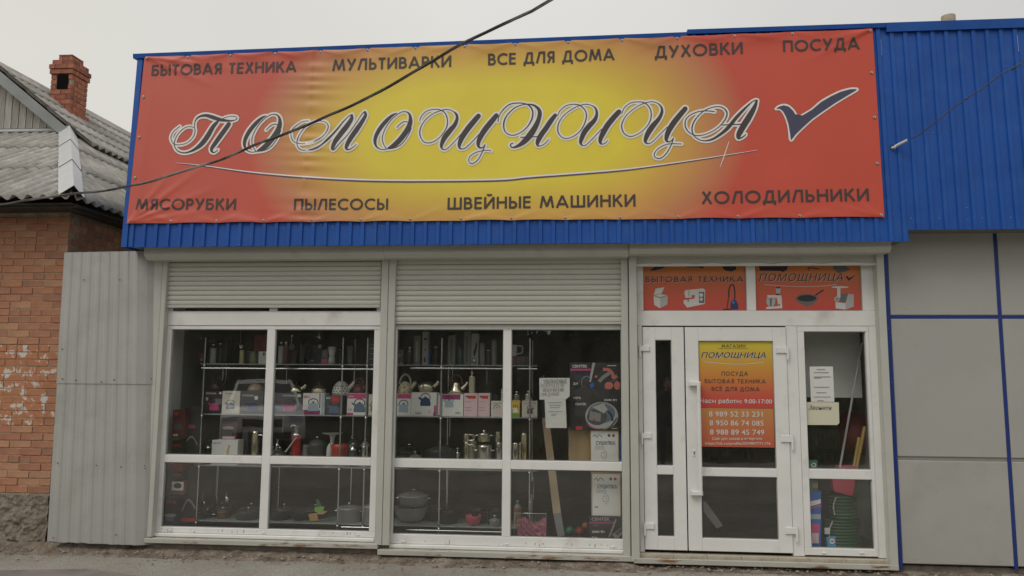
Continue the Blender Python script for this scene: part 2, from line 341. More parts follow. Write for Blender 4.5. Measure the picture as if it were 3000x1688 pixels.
# ================================================================== GROUND
def road_mat():
    m = bpy.data.materials.new('worn_asphalt'); m.use_nodes = True; t = m.node_tree; b = t.nodes['Principled BSDF']; lk = t.links.new
    tc = t.nodes.new('ShaderNodeTexCoord')
    n1 = t.nodes.new('ShaderNodeTexNoise'); n1.inputs['Scale'].default_value = .9; n1.inputs['Detail'].default_value = 6; n1.inputs['Roughness'].default_value = .6
    n2 = t.nodes.new('ShaderNodeTexNoise'); n2.inputs['Scale'].default_value = 55; n2.inputs['Detail'].default_value = 3
    n3 = t.nodes.new('ShaderNodeTexVoronoi'); n3.inputs['Scale'].default_value = 90
    for n in (n1, n2, n3): lk(tc.outputs['Object'], n.inputs['Vector'])
    r = t.nodes.new('ShaderNodeValToRGB'); lk(n1.outputs[0], r.inputs[0])
    e = r.color_ramp.elements; e[0].position = .36; e[0].color = (.25, .225, .195, 1); e[1].position = .66; e[1].color = (.345, .33, .295, 1)
    r2 = t.nodes.new('ShaderNodeValToRGB'); lk(n2.outputs[0], r2.inputs[0]); r2.color_ramp.elements[0].position = .3; r2.color_ramp.elements[0].color = (.75,.75,.75,1); r2.color_ramp.elements[1].position = .7; r2.color_ramp.elements[1].color = (1.15,1.15,1.15,1)
    mx = t.nodes.new('ShaderNodeMix'); mx.data_type = 'RGBA'; mx.blend_type = 'MULTIPLY'; mx.inputs[0].default_value = 1; lk(r.outputs[0], mx.inputs[6]); lk(r2.outputs[0], mx.inputs[7])
    lk(mx.outputs[2], b.inputs['Base Color']); b.inputs['Roughness'].default_value = .92
    bp = t.nodes.new('ShaderNodeBump'); bp.inputs['Strength'].default_value = .5; bp.inputs['Distance'].default_value = .006; lk(n3.outputs[0], bp.inputs['Height']); lk(bp.outputs[0], b.inputs['Normal'])
    return m
ASPH = road_mat()
ASPD = mat('dark_asphalt_patch', (.21, .185, .17), .9, var=.2, vscale=3, bump=.5, bscale=120)
SOIL = mat('dusty_soil', (.17, .135, .105), .97, var=.35, vscale=11, bump=1.0, bscale=45, dirt=(.30, .26, .21), dscale=6)
def gh(x, y):
    """height of the asphalt near the shop front"""
    w = min(1, max(0, (-.25-y)/1.2)); return .02*noise.noise(Vector((x*.6, y*.6, 0)))*w-.035*w+.012*noise.noise(Vector((x*2.2, y*2.2, 3)))
b = MB()
xs = [-300, -80, -30, -14]+[-12+i*.12 for i in range(200)]+[14, 30, 80, 300]
ys = [-300, -120, -50, -28, -16, -10, -8]+[-7+i*.12 for i in range(64)]+[1.5, 8, 30, 100, 300]
vs = [(x, y, gh(x, y) if (-13 < x < 13 and -7.5 < y < 1) else -.01) for y in ys for x in xs]
nx = len(xs)
b.add(vs, [(j*nx+i, j*nx+i+1, (j+1)*nx+i+1, (j+1)*nx+i) for j in range(len(ys)-1) for i in range(nx-1)], smooth=True)
b.build('road', ASPH, kind='structure')
# patch of darker asphalt in front
b = MB(); pl = [(-60, 1672), (60, 1669), (180, 1664), (250, 1663), (320, 1672), (420, 1684), (520, 1694), (560, 1760), (-60, 1760)]
pts = []
for (a, c), (d, e) in zip(pl, pl[1:]+pl[:1]):
    for k in range(8): pts.append((a+(d-a)*k/8, c+(e-c)*k/8))
cen = atz(220, 1712, 0); ring = [atz(p[0], p[1], 0) for p in pts]
vs = [cen]+ring; vs = [Vector((v.x, v.y, gh(v.x, v.y)+.006)) for v in vs]
rings = []
K = 8
allv = []; n = len(ring)
for k in range(K+1):
    for q in ring:
        w = cen.lerp(q, k/K); allv.append((w.x, w.y, gh(w.x, w.y)+.006))
b.add(allv, [(k*n+i, k*n+(i+1) % n, (k+1)*n+(i+1) % n, (k+1)*n+i) for k in range(K) for i in range(n)], smooth=True)
b.build('asphalt_patch', ASPD, kind='structure')
# strip of soil and broken edge along the foot of the buildings
b = MB(); nxs = 420; nys = 9
x0, x1 = -9.0, 6.0
vv = []
for j in range(nys):
    for i in range(nxs):
        x = x0+(x1-x0)*i/(nxs-1); t = j/(nys-1)
        wd = .20+.10*noise.noise(Vector((x*1.3, 5, 0)))+.04*noise.noise(Vector((x*6, 5, 0)))
        if x > .5: wd *= .75
        y = .03-t*(wd+.05)
        hgt = (.065 if x < .55 else .03)*(1-t)**1.5+.016*noise.noise(Vector((x*9, y*9, 0)))*(1-t)+.010*noise.noise(Vector((x*28, y*28, 2)))*(1-t*.6)
        z = gh(x, y)*t+hgt+(.004 if j < nys-1 else -.012)
        vv.append((x, y, z))
b.add(vv, [(j*nxs+i, (j+1)*nxs+i, (j+1)*nxs+i+1, j*nxs+i+1) for j in range(nys-1) for i in range(nxs-1)], smooth=False)
b.build('soil_strip', SOIL, kind='structure')
# loose stones, chips and leaves
b = MB()
for i in range(2200):
    x = random.uniform(-6.2, 4.4); y = -.04-abs(random.gauss(0, .17)); r = random.choice([.004, .006, .008, .012, .018 if random.random() < .3 else .006])
    z = gh(x, y)+.012 if y < -.2 else gh(x, y)+.03
    c = Vector((x, y, z)); a = random.random()*6
    p = [c+Vector((r*math.cos(a+k*1.57)*random.uniform(.6, 1.3), r*math.sin(a+k*1.57)*random.uniform(.6, 1.3), 0)) for k in range(4)]; top = c+Vector((0, 0, r*random.uniform(.4, .9)))
    b.add(p+[top], [(0,1,4), (1,2,4), (2,3,4), (3,0,4)], random.choice([0, 0, 1, 1, 1, 2]))
b.build('loose_debris', [mat('pale_stone', (.34, .31, .27), .9), mat('brown_stone', (.16, .13, .10), .9), mat('dry_leaf', (.27, .15, .07), .8)], kind='stuff', label='small stones, chips and dry leaves lying along the foot of the shop front', cat='debris')

# ================================================================== SHOP BUILDING
shop = thing('shop_building', 'low shop with white framed display windows, grey shutters and a blue corrugated fascia', 'shop', (0, 0, 0))
FY = -.35
SL = 5.20   # right end of building
XL = X(444, 900); XR = 5.2
zTop = 4.9
# --- fascia plane (leans slightly back)
fp0 = Vector((0, FY, 2.97)); lean = math.atan2(.07, 1.95)
fn = Vector((0, -math.cos(lean), math.sin(lean))); fup = Vector((0, math.sin(lean), math.cos(lean)))
def FP(px, py, off=0.0): return at_plane(px, py, fp0+fn*off, fn)
def fY(z, off=0): return FY+(z-2.97)*math.tan(lean)-off
zb1 = FP(1500, 716).z; xStep = FP(2663, 700).x; zb2 = FP(2830, 672).z
xA = FP(366, 640).x; pitchr = .121
zt_l = FP(400, 165).z; xS = FP(2012, 96).x; zt_m = FP(2012, 102).z; zt_s = FP(2012, 95).z; zt_r = FP(3000, 62).z
def ftop(x):
    if x < xS: return zt_l+(zt_m-zt_l)*(x-xA)/(xS-xA)
    return zt_s+(zt_r-zt_s)*(x-xS)/(FP(3000, 62).x-xS)
prof = [(0, 0), (.072, 0), (.077, -.016), (.110, -.016), (.115, 0)]
k0 = 0
nr = int((XR-xA)/pitchr)
ribs_per = 10
for s in range(0, nr, ribs_per):
    b = MB(); pts = []
    dz = random.uniform(-.004, .004); dyy = random.uniform(0, .002)
    for r in range(s, min(s+ribs_per, nr)+0):
        for (dx, dy) in prof: pts.append((xA+r*pitchr+dx, dy-dyy))
    pts.append((xA+min(s+ribs_per, nr)*pitchr-.001, -dyy))
    # split at the step
    seg = []
    pts2 = []
    for q_, (x, d) in enumerate(pts):
        if q_ and pts[q_-1][0] < xStep <= x: pts2 += [(xStep-.0004, pts[q_-1][1]), (xStep+.0004, pts[q_-1][1])]
        pts2.append((x, d))
    for (x, d) in pts2:
        zb = (zb1 if x < xStep else zb2)+dz*.5; zt = ftop(x)-.005
        seg.append((x, d, zb, zt))
    vs = []; fs = []; nrow = 5
    for i, (x, d, zb, zt) in enumerate(seg):
        for j in range(nrow):
            z = zb+(zt-zb)*j/(nrow-1)
            vs.append((x, fY(z, -d)+.0015*noise.noise(Vector((x*3, z*3, 0))), z))
    for i in range(len(seg)-1):
        for j in range(nrow-1):
            fs.append((i*nrow+j, (i+1)*nrow+j, (i+1)*nrow+j+1, i*nrow+j+1))
    b.add(vs, fs)
    o = b.build('fascia_sheet', BLUE, shop)
# jog the rib that crosses the step cleanly
# left end return and backing
b = MB(); zc = ftop(xA)
b.prism([(xA-.004, fY(zb1, .012), zb1), (xA-.004, fY(zc, .012), zc), (xA-.004, fY(zc)+.5, zc), (xA-.004, fY(zb1)+.5, zb1)], (-.004, 0, 0))
b.prism([(xA-.004, fY(zb1, .014), zb1), (xA+.05, fY(zb1, .014), zb1), (xA+.05, fY(zc, .014), zc), (xA-.004, fY(zc, .014), zc)], (0, .004, 0))
b.build('corner_trim', BLUE, shop)
# top caps
def cap(xa, xb, za, zb, hh, ov):
    b = MB(); pr = []
    for x, z in ((xa, za), (xb, zb)):
        y = fY(z); pr.append([(x, y-ov, z-hh), (x, y-ov-.008, z+.010), (x, y+.30, z+.03), (x, y+.30, z+.0)])
    b.add(pr[0]+pr[1], [(0,4,5,1), (1,5,6,2), (2,6,7,3), (3,7,4,0), (0,1,2,3), (4,7,6,5)])
    b.build('cap_flashing', BLUE, shop)
cap(xA-.045, xS-.002, zt_l, zt_m, .035, .030); cap(xS, FP(2592, 80).x, zt_s, ftop(FP(2592, 80).x), .03, .034); cap(FP(2592, 80).x+.002, XR, ftop(FP(2592, 80).x), ftop(XR), .075, .036)
# soffit and roof deck and rear volume
Bx('soffit', mat('soffit_board', (.16, .16, .145), .8, var=.1), shop, xA+.02, xStep, FY+.02, .0, zb1+.02, zb1+.05)
Bx('soffit', mat('soffit_board', (.16, .16, .145), .8), shop, xStep+.002, XR, FY+.02, .0, zb2+.02, zb2+.05)
Bx('roof', mat('roof_felt', (.10, .10, .10), .9), shop, xA+.05, XR, fY(4.8)+.06, 5.2, 4.70, 4.76)
# interior room
rx0, rx1, ry = XL+.02, X(2568, 1200)+.02, 3.6
Bx('floor', mat('shop_floor', (.10, .09, .08), .6, var=.2), shop, rx0-.1, XR, .12, ry, -.05, .13)
Bx('ceiling', mat('shop_ceiling', (.30, .30, .29), .9), shop, rx0-.1, XR, .02, ry, 2.92, 3.0)
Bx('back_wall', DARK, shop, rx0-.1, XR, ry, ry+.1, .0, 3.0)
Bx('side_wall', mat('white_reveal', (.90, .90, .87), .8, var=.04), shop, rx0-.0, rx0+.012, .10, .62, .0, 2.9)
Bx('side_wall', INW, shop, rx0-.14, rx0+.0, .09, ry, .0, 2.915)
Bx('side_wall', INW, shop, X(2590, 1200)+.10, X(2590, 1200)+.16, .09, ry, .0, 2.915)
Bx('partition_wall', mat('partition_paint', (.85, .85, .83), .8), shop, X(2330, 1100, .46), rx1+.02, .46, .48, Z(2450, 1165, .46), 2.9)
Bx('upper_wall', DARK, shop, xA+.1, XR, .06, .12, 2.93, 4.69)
# end wall of the shop on the left
Bx('end_wall', GREY, shop, XL-.02, XL+.0, .0, 5.0, .1, 3.0)
# concrete plinth
pz1 = Z(760, 1590); 
Bx('plinth', CONC, shop, XL-.04, X(1858, 1640), -.005, .4, -.1, Z(1110, 1594)-.005)
Bx('plinth', CONC, shop, X(1858, 1640)+.002, X(2640, 1660), -.002, .4, -.1, Z(2200, 1640)-.004)
Bx('plinth', CONC, shop, X(2640, 1660)+.002, XR, .02, .4, -.1, Z(2800, 1662))

# ---- posts and shutter guide rails
YP = -.05
zBoxB = Z(800, 762, YP)
def post(pxl, pxr, pyt, pyb_z, y0, y1, m=GREY, name='guide_rail', py=900):
    return Bx(name, m, shop, X(pxl, py, y0), X(pxr, py, y0), y0, y1, pyb_z, Z(900, pyt, y0), .004)
zRailB = Z(1100, 1590, YP)
post(441, 467, 745, zRailB-.02, YP, .10, name='corner_post', py=950)
post(469.5, 483, 762, zRailB, YP-.012, .10, py=900)
post(1115, 1135.5, 757, zRailB-.02, YP-.012, .10, py=900)
post(1136.8, 1157, 757, zRailB-.02, YP-.012, .10, py=900)
zr2 = Z(1845, 1632, YP)
post(1820, 1840.5, 757, zr2, YP-.012, .10, py=900)
zr3 = Z(1860, 1646, YP-.04)
post(1843, 1866, 745, zr3, YP-.04, .10, name='door_post', py=860)
post(2572.5, 2594, 745, Z(2630, 1668, YP-.04), YP-.04, .10, name='door_post', py=850)
# ---- shutter boxes (45 degree roller boxes)
def rbox(xa, xb, zt, zb, name='shutter_box', yf=-.235):
    h = (zt-zb); b = MB()
    pr = [(yf, zt), (yf, zb+h*.42), (yf+h*.45, zb), (YP+.03, zb), (YP+.03, zt)]
    b.prism([(xa, y, z) for y, z in pr], (xb-xa, 0, 0)); return b.build(name, GREY, shop)
ztb = zb1+.018
rbox(X(437, 745, -.14), X(1131, 745, -.14)-.002, ztb, Z(800, 763, -.10))
rbox(X(1131, 745, -.14), X(1841, 745, -.14)-.002, ztb, Z(1400, 758, -.10))
rbox(X(1842, 745, -.16), X(2600, 745, -.16), ztb, Z(2200, 747, -.12), yf=-.26)
Bx('grey_band', GREY, shop, X(1864, 760, YP), X(2572, 760, YP), -.055, .04, Z(2200, 776, -.05), Z(2200, 742, -.05))
# ---- roller shutters
def shutter(pxl, pxr, pyt, pyb, n, bar):
    y = -.015
    xa, xb = X(pxl, 850, y), X(pxr, 850, y); zt, zb = Z(1000, pyt, y), Z((pxl+pxr)/2, pyb, y)
    b = MB(); b.box(xa, xb, y+.012, y+.02, zb+.01, zt); s = b.build('roller_shutter', GREY, shop)
    h = (zt-zb-bar)/n
    pr = [(0, 0), (.0, -.001), (-.007, h*.18), (-.0095, h*.5), (-.007, h*.80), (-.001, h*.88), (.008, h*.885), (.008, h*.995), (.010, h*.995), (.010, 0)]
    mm = MB(); mm.prism([(xa, y+yy, zz) for yy, zz in pr], (xb-xa, 0, 0))
    first = None
    for i in range(n):
        z0 = zb+bar+i*h
        if first is None:
            q = MB(); q.prism([(xa, y+yy, z0+zz) for yy, zz in pr], (xb-xa, 0, 0)); first = q.build('slat', SLAT, s)
        else: copy_tree(first, (0, 0, i*h), s)
    if bar: Bx('bottom_bar', GREY, s, xa, xb, y-.012, y+.012, zb, zb+bar-.002, .003)
    return s
shutter(485, 1115.5, 765, 902, 9, .030)
shutter(1157.5, 1819.5, 761, 950, 12, .022)
# ---- white windows
YW, YG = .02, .052
def window(gl, outer, name='window', y=YW, sub='frame', glass=True, gy=YG, parent=shop, mt=WHITE, dd=.05):
    """gl: list of rows (z0, z1) with list of columns (x0, x1); outer rect"""
    rows, cols = gl; X0, X1, Z0, Z1 = outer
    b = MB()
    zs = sorted(rows); xsrt = sorted(cols)
    edges = [Z0]+[q for r in zs for q in r]+[Z1]
    # horizontals full width at top and bottom, verticals between
    b.cbox(X0, X1, y, y+dd, Z0, zs[0][0], .004); b.cbox(X0, X1, y, y+dd, zs[-1][1], Z1, .004)
    xe = [X0]+[q for c in xsrt for q in c]+[X1]
    za, zc = zs[0][0], zs[-1][1]
    for i in range(0, len(xe), 2): b.cbox(xe[i], xe[i+1], y, y+dd, za+.0005, zc-.0005, .004)
    for j in range(len(zs)-1):
        for c in xsrt: b.cbox(c[0]+.0005, c[1]-.0005, y, y+dd, zs[j][1], zs[j+1][0], .004)
    # glazing beads
    w = b.build(name, mt, parent)
    for r in zs:
        for c in xsrt:
            g = MB()
            s = .007
            for (a, bb, cc, d) in ((c[0], c[1], r[0], r[0]+s), (c[0], c[1], r[1]-s, r[1]), (c[0], c[0]+s, r[0]+s, r[1]-s), (c[1]-s, c[1], r[0]+s, r[1]-s)):
                g.box(a+.0004, bb-.0004, gy-.012, gy-.004, cc+.0004, d-.0004)
            g.build('glazing_bead', flat('grey_gasket', (.30, .30, .29), .5), w)
            if glass: Bx('pane', GLASS, w, c[0]+.001, c[1]-.001, gy, gy+.006, r[0]+.001, r[1]-.001)
    return w
def gz(px, py): return Z(px, py, YG)
def gx(px, py): return X(px, py, YG)
def fx(px, py): return X(px, py, YW)
def fz(px, py): return Z(px, py, YW)
w1x0, w1x1 = X(483, 900, .0)+.0, X(1115, 900, .0)
# window 1 : display rows
g1l, g1m0, g1m1, g1r = (gx(507, 967)+gx(475.5, 1539))/2, (gx(789, 966)+gx(760, 1548))/2, (gx(811.5, 966)+gx(785, 1550))/2, (gx(1102, 964)+gx(1081, 1559))/2
zr = dict(b=(gz(475, 1539)+gz(1081, 1559))/2, t0=(gz(484, 1353)+gz(1089, 1364))/2, t1=(gz(487, 1331)+gz(1090, 1341))/2, t=gz(800, 966))
zw1b = fz(760, 1567); zw1t = fz(800, 954.5)
win1 = window(([(zr['b'], zr['t0']), (zr['t1'], zr['t'])], [(g1l, g1m0), (g1m1, g1r)]), (w1x0, w1x1, zw1b, zw1t))
# white band above it, and the slit of glass under the shutter
zband = fz(800, 913.5)
Bx('cover_panel', WHITE, win1, w1x0+.004, w1x1, YW-.008, YW+.04, zw1t+.002, zband, .003)
zs1 = Z(800, 890, YW)
o = window(([(zband+.003, zs1)], [(gx(511, 908), g1m0+.01), (g1m1+.01, gx(1106, 908))]), (w1x0+.001, w1x1-.001, zband+.0015, zs1+.05))
# window 2
w2x0, w2x1 = X(1157.5, 900, .0), X(1819.5, 900, .0)
h1l, h1m0, h1m1, h1r = (gx(1167, 966)+gx(1150, 1560))/2, (gx(1475.6, 966)+gx(1471.5, 1569))/2, (gx(1498.5, 966)+gx(1496.5, 1570))/2, (gx(1818, 967)+gx(1830.5, 1582))/2
zq = dict(b=(gz(1150, 1560)+gz(1830, 1582))/2, t0=(gz(1155, 1367)+gz(1829, 1381))/2, t1=(gz(1157, 1341)+gz(1828, 1355))/2, t=gz(1500, 966))
zw2b = fz(1480, 1601); zw2t = fz(1500, 950.5)
win2 = window(([(zq['b'], zq['t0']), (zq['t1'], zq['t'])], [(h1l, h1m0), (h1m1, h1r)]), (w2x0, w2x1, zw2b, zw2t))
for (xa, xb, zb_, w, px) in ((w1x0, w1x1, zw1b, win1, (497, 770, 1046)), (w2x0, w2x1, zw2b, win2, (1181, 1484, 1798))):
    Bx('window_sill', WHITE, w, xa-.0, xb+.0, YW-.03, YW+.05, zb_-.036, zb_-.002, .006)
    for p in px:
        xx = X(p, 1560 if p < 1100 else 1588); Bx('drain_cap', WHITE, w, xx-.017, xx+.017, YW-.012, YW-.0005, zb_+.018, zb_+.028, .003)
b = MB(); rg = random.Random(4)
for (xa, xb, zz) in ((w1x0, w1x1, zw1b), (w2x0, w2x1, zw2b)):
    for i in range(26):
        x = rg.uniform(xa+.05, xb-.05); h = rg.uniform(.006, .03); z = zz+rg.uniform(.0, .03); w = rg.uniform(.0015, .005)
        b.add([(x-w, YW-.0006, z), (x+w, YW-.0006, z), (x+w*.4, YW-.0006, z+h), (x-w*.6, YW-.0006, z+h*.8)], [(0, 1, 2, 3)])
b.build('chip_mark', flat('dark_chip', (.28, .25, .21), .8), shop, kind='stuff')
# rusty metal strips at the base
Bx('base_channel', RUSTY, shop, X(432, 1580)-.03, X(1112, 1590)-.002, -.075, .08, zw1b-.085, zw1b-.040, .004)
Bx('base_channel', RUSTY, shop, X(1112, 1590), X(1857, 1640), -.078, .08, zw2b-.088, zw2b-.040, .004)
# screws on posts, fascia and band : tiny, joined
b = MB()
def dot(x, y, z, r=.006): b.lathe([(0, -.0), (r, 0), (r*.6, .0)], (0, 0, 0), 4) if 0 else b.ball((x, y, z), r, 6, sq=(1, .6, 1))
for px, py in ((477, 795), (464, 960), (466, 967), (1131, 966), (1137, 966), (1128, 1240), (1120, 1228), (1100, 1545), (1846, 850), (1857, 1010), (2580, 930), (2590, 1330)):
    p = at(px, py, -.066); dot(p.x, p.y, p.z, .004)
for r in range(0, nr, 1):
    if random.random() < .55:
        x = xA+r*pitchr+.04; z = zb1+.20+random.uniform(-.02, .02); dot(x, fY(z, .002), z, .006)
for i in range(14):
    x = random.uniform(2.8, 4.4); z = random.choice([zb2+.17, 3.98, 4.62])+random.uniform(-.03, .03); dot(x, fY(z, .002), z, .006)
b.build('screw', SCREW, shop, kind='stuff')

# ================================================================== DOOR UNIT
YD = .015
dx0, dx1 = X(1866, 860, YD), X(2572, 850, YD)
# transom lights with poster frames
pz0, pz1 = (Z(1884, 911.5, YG)+Z(2524, 912, YG))/2, Z(2200, 776, YG)+.02
pc = [(X(1884, 900, YG), X(2186.5, 900, YG)), (X(2213, 900, YG), X(2524.5, 900, YG))]
zdb = Z(2200, 955.5, YD)
w3 = window(([(pz0, pz1)], pc), (dx0, dx1-.035, zdb+.002, pz1+.02), y=YD)
Bx('edge_strip', mat('cream_strip', (.50, .46, .39), .6), shop, dx1-.033, dx1-.001, .0, .06, Z(2600, 1634), pz1)
# torn insulation strip
b = MB(); base = Z(2200, 779, -.07); n = 90; xa, xb = X(1862, 775, -.07), X(2568, 775, -.07)
vs = []
for i in range(n+1):
    x = xa+(xb-xa)*i/n; h = .016+.012*abs(math.sin(i*.23+1.3*math.sin(i*.05)))+.004*noise.noise(Vector((i*.4, 0, 0)))
    vs += [(x, -.07, base), (x, -.072-.004*math.sin(i*.7), base+h), (x, -.05, base+h), (x, -.05, base)]
b.add(vs, [(4*i+k, 4*i+4+k, 4*i+4+(k+1) % 4, 4*i+(k+1) % 4) for i in range(n) for k in range(4)]); b.build('torn_foil_strip', flat('white_foil', (.62, .62, .58)), shop)
# fixed frame: left jamb, posts, head
zdo = Z(2200, 1626, YD)
jl = X(1872, 1280, YD)-.02
xl_leaf0, xl_leaf1 = (X(1878, 965, YD)+X(1894, 1605, YD))/2, (X(1998.5, 965, YD)+X(2018, 1613, YD))/2
xm0, xm1 = xl_leaf1+.012, (X(2299, 965, YD)+X(2326, 1619, YD))/2
xw0 = (gx(2349, 972)+gx(2377, 1604))/2; xw1 = (gx(2529, 973)+gx(2561.5, 1607))/2
Bx('door_frame', WHITE, shop, dx0, xl_leaf0-.003, YD, YD+.06, zdo, zdb, .003)
Bx('door_frame', WHITE, shop, xm1+.004, xw0-.062, YD, YD+.06, zdo, zdb, .003)
Bx('door_frame', WHITE, shop, xw1+.030, dx1-.035, YD, YD+.06, zdo, zdb, .003)
zl0, zl1 = Z(1950, 1611, YD), zdb-.012
def leaf(x0, x1, panes, z0, z1, name):
    y = YD-.012
    b = MB(); px0, px1 = panes[0][0], panes[0][1]
    b.cbox(x0, px0, y, y+.06, z0, z1, .004); b.cbox(px1, x1, y, y+.06, z0, z1, .004)
    zs = sorted([(p[2], p[3]) for p in panes])
    e = [z0]+[q for r in zs for q in r]+[z1]
    for i in range(0, len(e), 2): b.cbox(px0+.0005, px1-.0005, y, y+.06, e[i]+(.0005 if i else 0), e[i+1]-(.0005 if i < len(e)-2 else 0), .004)
    d = b.build(name, WHITE, shop)
    for r in zs:
        Bx('pane', GLASS, d, px0+.001, px1-.001, y+.03, y+.036, r[0]+.001, r[1]-.001)
        g = MB(); s = .006
        for (a, bb, cc, dd_) in ((px0, px1, r[0], r[0]+s), (px0, px1, r[1]-s, r[1]), (px0, px0+s, r[0]+s, r[1]-s), (px1-s, px1, r[0]+s, r[1]-s)):
            g.box(a+.0004, bb-.0004, y+.02, y+.028, cc+.0004, dd_-.0004)
        g.build('glazing_bead', MATS['grey_gasket'], d)
    return d
YDP = YD+.018
pA0 = (X(1915.5, 997, YDP)+X(1930, 1569, YDP))/2; pA1 = (X(1962.5, 997, YDP)+X(1979, 1569, YDP))/2
side_leaf = leaf(xl_leaf0, xl_leaf1, [(pA0, pA1, Z(1950, 1570.5, YDP), Z(1950, 1389.5, YDP)), (pA0, pA1, Z(1950, 1363.5, YDP), Z(1940, 997, YDP))], zl0, zl1, 'narrow_door_leaf')
pB0 = (X(2039.5, 1000, YDP)+X(2061.5, 1577, YDP))/2; pB1 = (X(2259.5, 1000, YDP)+X(2284, 1579, YDP))/2
zm0 = Z(2180, 1617, YD)
main_leaf = leaf(xm0, xm1, [(pB0, pB1, Z(2170, 1578, YDP), Z(2170, 1396, YDP)), (pB0, pB1, Z(2170, 1371, YDP), Z(2150, 1000, YDP))], zm0, zl1, 'door')
# fixed right light
w4 = window(([(gz(2470, 1605.5), gz(2460, 1402.5)), (gz(2460, 1374.5), gz(2440, 972.5))], [(xw0, xw1)]), (xw0-.060, xw1+.028, Z(2470, 1629, YD), zdb-.002), y=YD-.006)
for p in (2413, 2524):
    xx = X(p, 1620, YD); Bx('drain_cap', WHITE, w4, xx-.016, xx+.016, YD-.02, YD-.0065, Z(p, 1621, YD), Z(p, 1617, YD), .002)
def hinge(px0, py0, px1, py1, left, parent):
    y = YD-.012; x0, x1 = X(px0, py0, y), X(px1, py0, y); z1, z0 = Z(px0, py0, y), Z(px0, py1, y); zm = z1-(z1-z0)*.48
    b = MB(); b.cbox(x0+(0 if left else 0), x1-(0 if left else .012), y-.016, y-.0005, zm, z1, .003)
    xc = x0+.012 if left else x1-.008
    b.tube([(xc, y-.012, z0), (xc, y-.012, z1+.004)], .011, 8); b.build('hinge', WHITE, parent)
for q in ((1870, 1013, 1903, 1046), (1877, 1268, 1908, 1302), (1885, 1532, 1917, 1568)): hinge(*q, True, side_leaf)
for q in ((2273, 1018, 2309, 1053), (2287, 1275, 2323, 1317), (2300, 1545, 2336, 1585)): hinge(*q, False, main_leaf)
# pull handle
y = YD-.07; b = MB()
hx = (X(2044, 1125, y)+X(2056, 1445, y))/2; hz1, hz0 = Z(2044, 1118, y), Z(2056, 1453, y)
b.tube([(hx, y, hz0+.008), (hx, y, hz1-.008)], .017, 12)
for z in (hz0, hz1-.042): b.cbox(hx-.085, hx+.02, y-.005, YD-.0125, z, z+.042, .006)
b.build('pull_handle', WHITE, main_leaf)
b = MB(); kx, kz = X(2033.5, 1328), Z(2033.5, 1328); b.lathe([(.016, 0), (.018, .004), (.018, .01)], (0, 0, 0), 4) if 0 else b.cbox(kx-.015, kx+.015, YD-.019, YD-.0125, kz-.032, kz+.032, .004); k = b.build('lock_plate', WHITE, main_leaf)
b = MB(); b.ball((kx, YD-.019, kz+.008), .008, 8, sq=(1, .4, 1)); b.box(kx-.003, kx+.003, YD-.0215, YD-.018, kz-.014, kz+.004); b.build('keyhole', BLACKM, k)
# sill tiles, step
zs0, zs1_ = Z(2230, 1637), zdo-.004
tx = [dx0-.02, X(1971, 1616), X(2070, 1620), X(2170, 1625), X(2276, 1628), X(2370, 1633), X(2475, 1637), dx1]
for i in range(len(tx)-1):
    bb = MB(); bb.cbox(tx[i]+.0015, tx[i+1]-.0015, -.035, .05, zdo-.040, zdo-.004+random.uniform(-.001, .001), .003); bb.build('sill_tile', mat('cream_tile', (.50, .45, .36), .5, var=.1, dirt=(.3, .25, .18), dscale=6), shop)
Bx('step', CONC, shop, dx0-.03, dx1+.02, -.045, .03, Z(2230, 1655), zdo-.043)
Bx('base_channel', RUSTY, shop, X(1857, 1644, -.09), X(2634, 1668, -.09), -.092, -.052, Z(2230, 1661, -.09), Z(2230, 1646, -.09), .003)
# rust stained gap by the side leaf
Bx('gap_filler', mat('foam_filler', (.20, .10, .05), .9, var=.5, vscale=25), shop, dx0-.006, dx0+.004, YD-.004, YD+.03, zdo, zdb)

# ================================================================== GREY CASSETTE WALL at right
YC = -.03
bx0 = (X(2602, 744, YC)+X(2641, 1655, YC))/2
c20 = (X(2909, 700, YC)+X(2975, 1665, YC))/2; c21 = c20+.032
zA, zB_, zC, zD, zE, zF = zb2+.03, Z(2780, 924, YC), Z(2780, 934, YC), Z(2780, 1340, YC), Z(2780, 1350.5, YC), Z(2800, 1656, YC)
bs0 = (X(2590, 744, YC)+X(2626, 1655, YC))/2
Bx('blue_trim', BLUED, shop, bs0, bx0-.001, YC-.012, .05, Z(2640, 1664), Z(2600, 738, YC), .003)
Bx('blue_trim', BLUED, shop, c20, c21, YC+.008, .05, Z(2980, 1668), zb2+.02)
for (xa, xb) in ((bx0, c20), (c21, XR)):
    Bx('blue_trim', BLUED, shop, xa, xb, YC+.009, .05, zC, zB_)
    Bx('joint_strip', mat('joint_grey', (.27, .265, .24), .6), shop, xa, xb, YC+.012, .05, zE, zD)
PANELS = [PANEL, mat('grey_cassette_b', (.375, .37, .345), .52, var=.05, vscale=1.2, dirt=(.30, .285, .25), dscale=3.5, dpos=(.48, .8)), mat('grey_cassette_c', (.395, .385, .355), .48, var=.05, vscale=1.8, dirt=(.31, .30, .265), dscale=2.5, dpos=(.5, .85))]
for (xa, xb) in ((bx0+.002, c20-.002), (c21+.002, XR)):
    for (z0, z1) in ((zF, zE), (zD, zC), (zB_, zA+.1)):
        Bx('wall_panel', PANELS[(int(z0*7)+int(xa*3)) % 3], shop, xa, xb, YC+random.uniform(-.002, .001), .045, z0+.001, z1-.001, .006)
Bx('wall_backing', CONC, shop, bs0, XR, .052, .12, .0, 3.2)
b = MB()
for px, py in ((2670, 1343), (2897, 1345), (2948, 1346)): p = at(px, py, YC+.01); b.ball(p, .006, 6)
for px, py in ((2595, 812), (2603, 962), (2612, 1120)): p = at(px, py, YC-.013); b.ball(p, .005, 6)
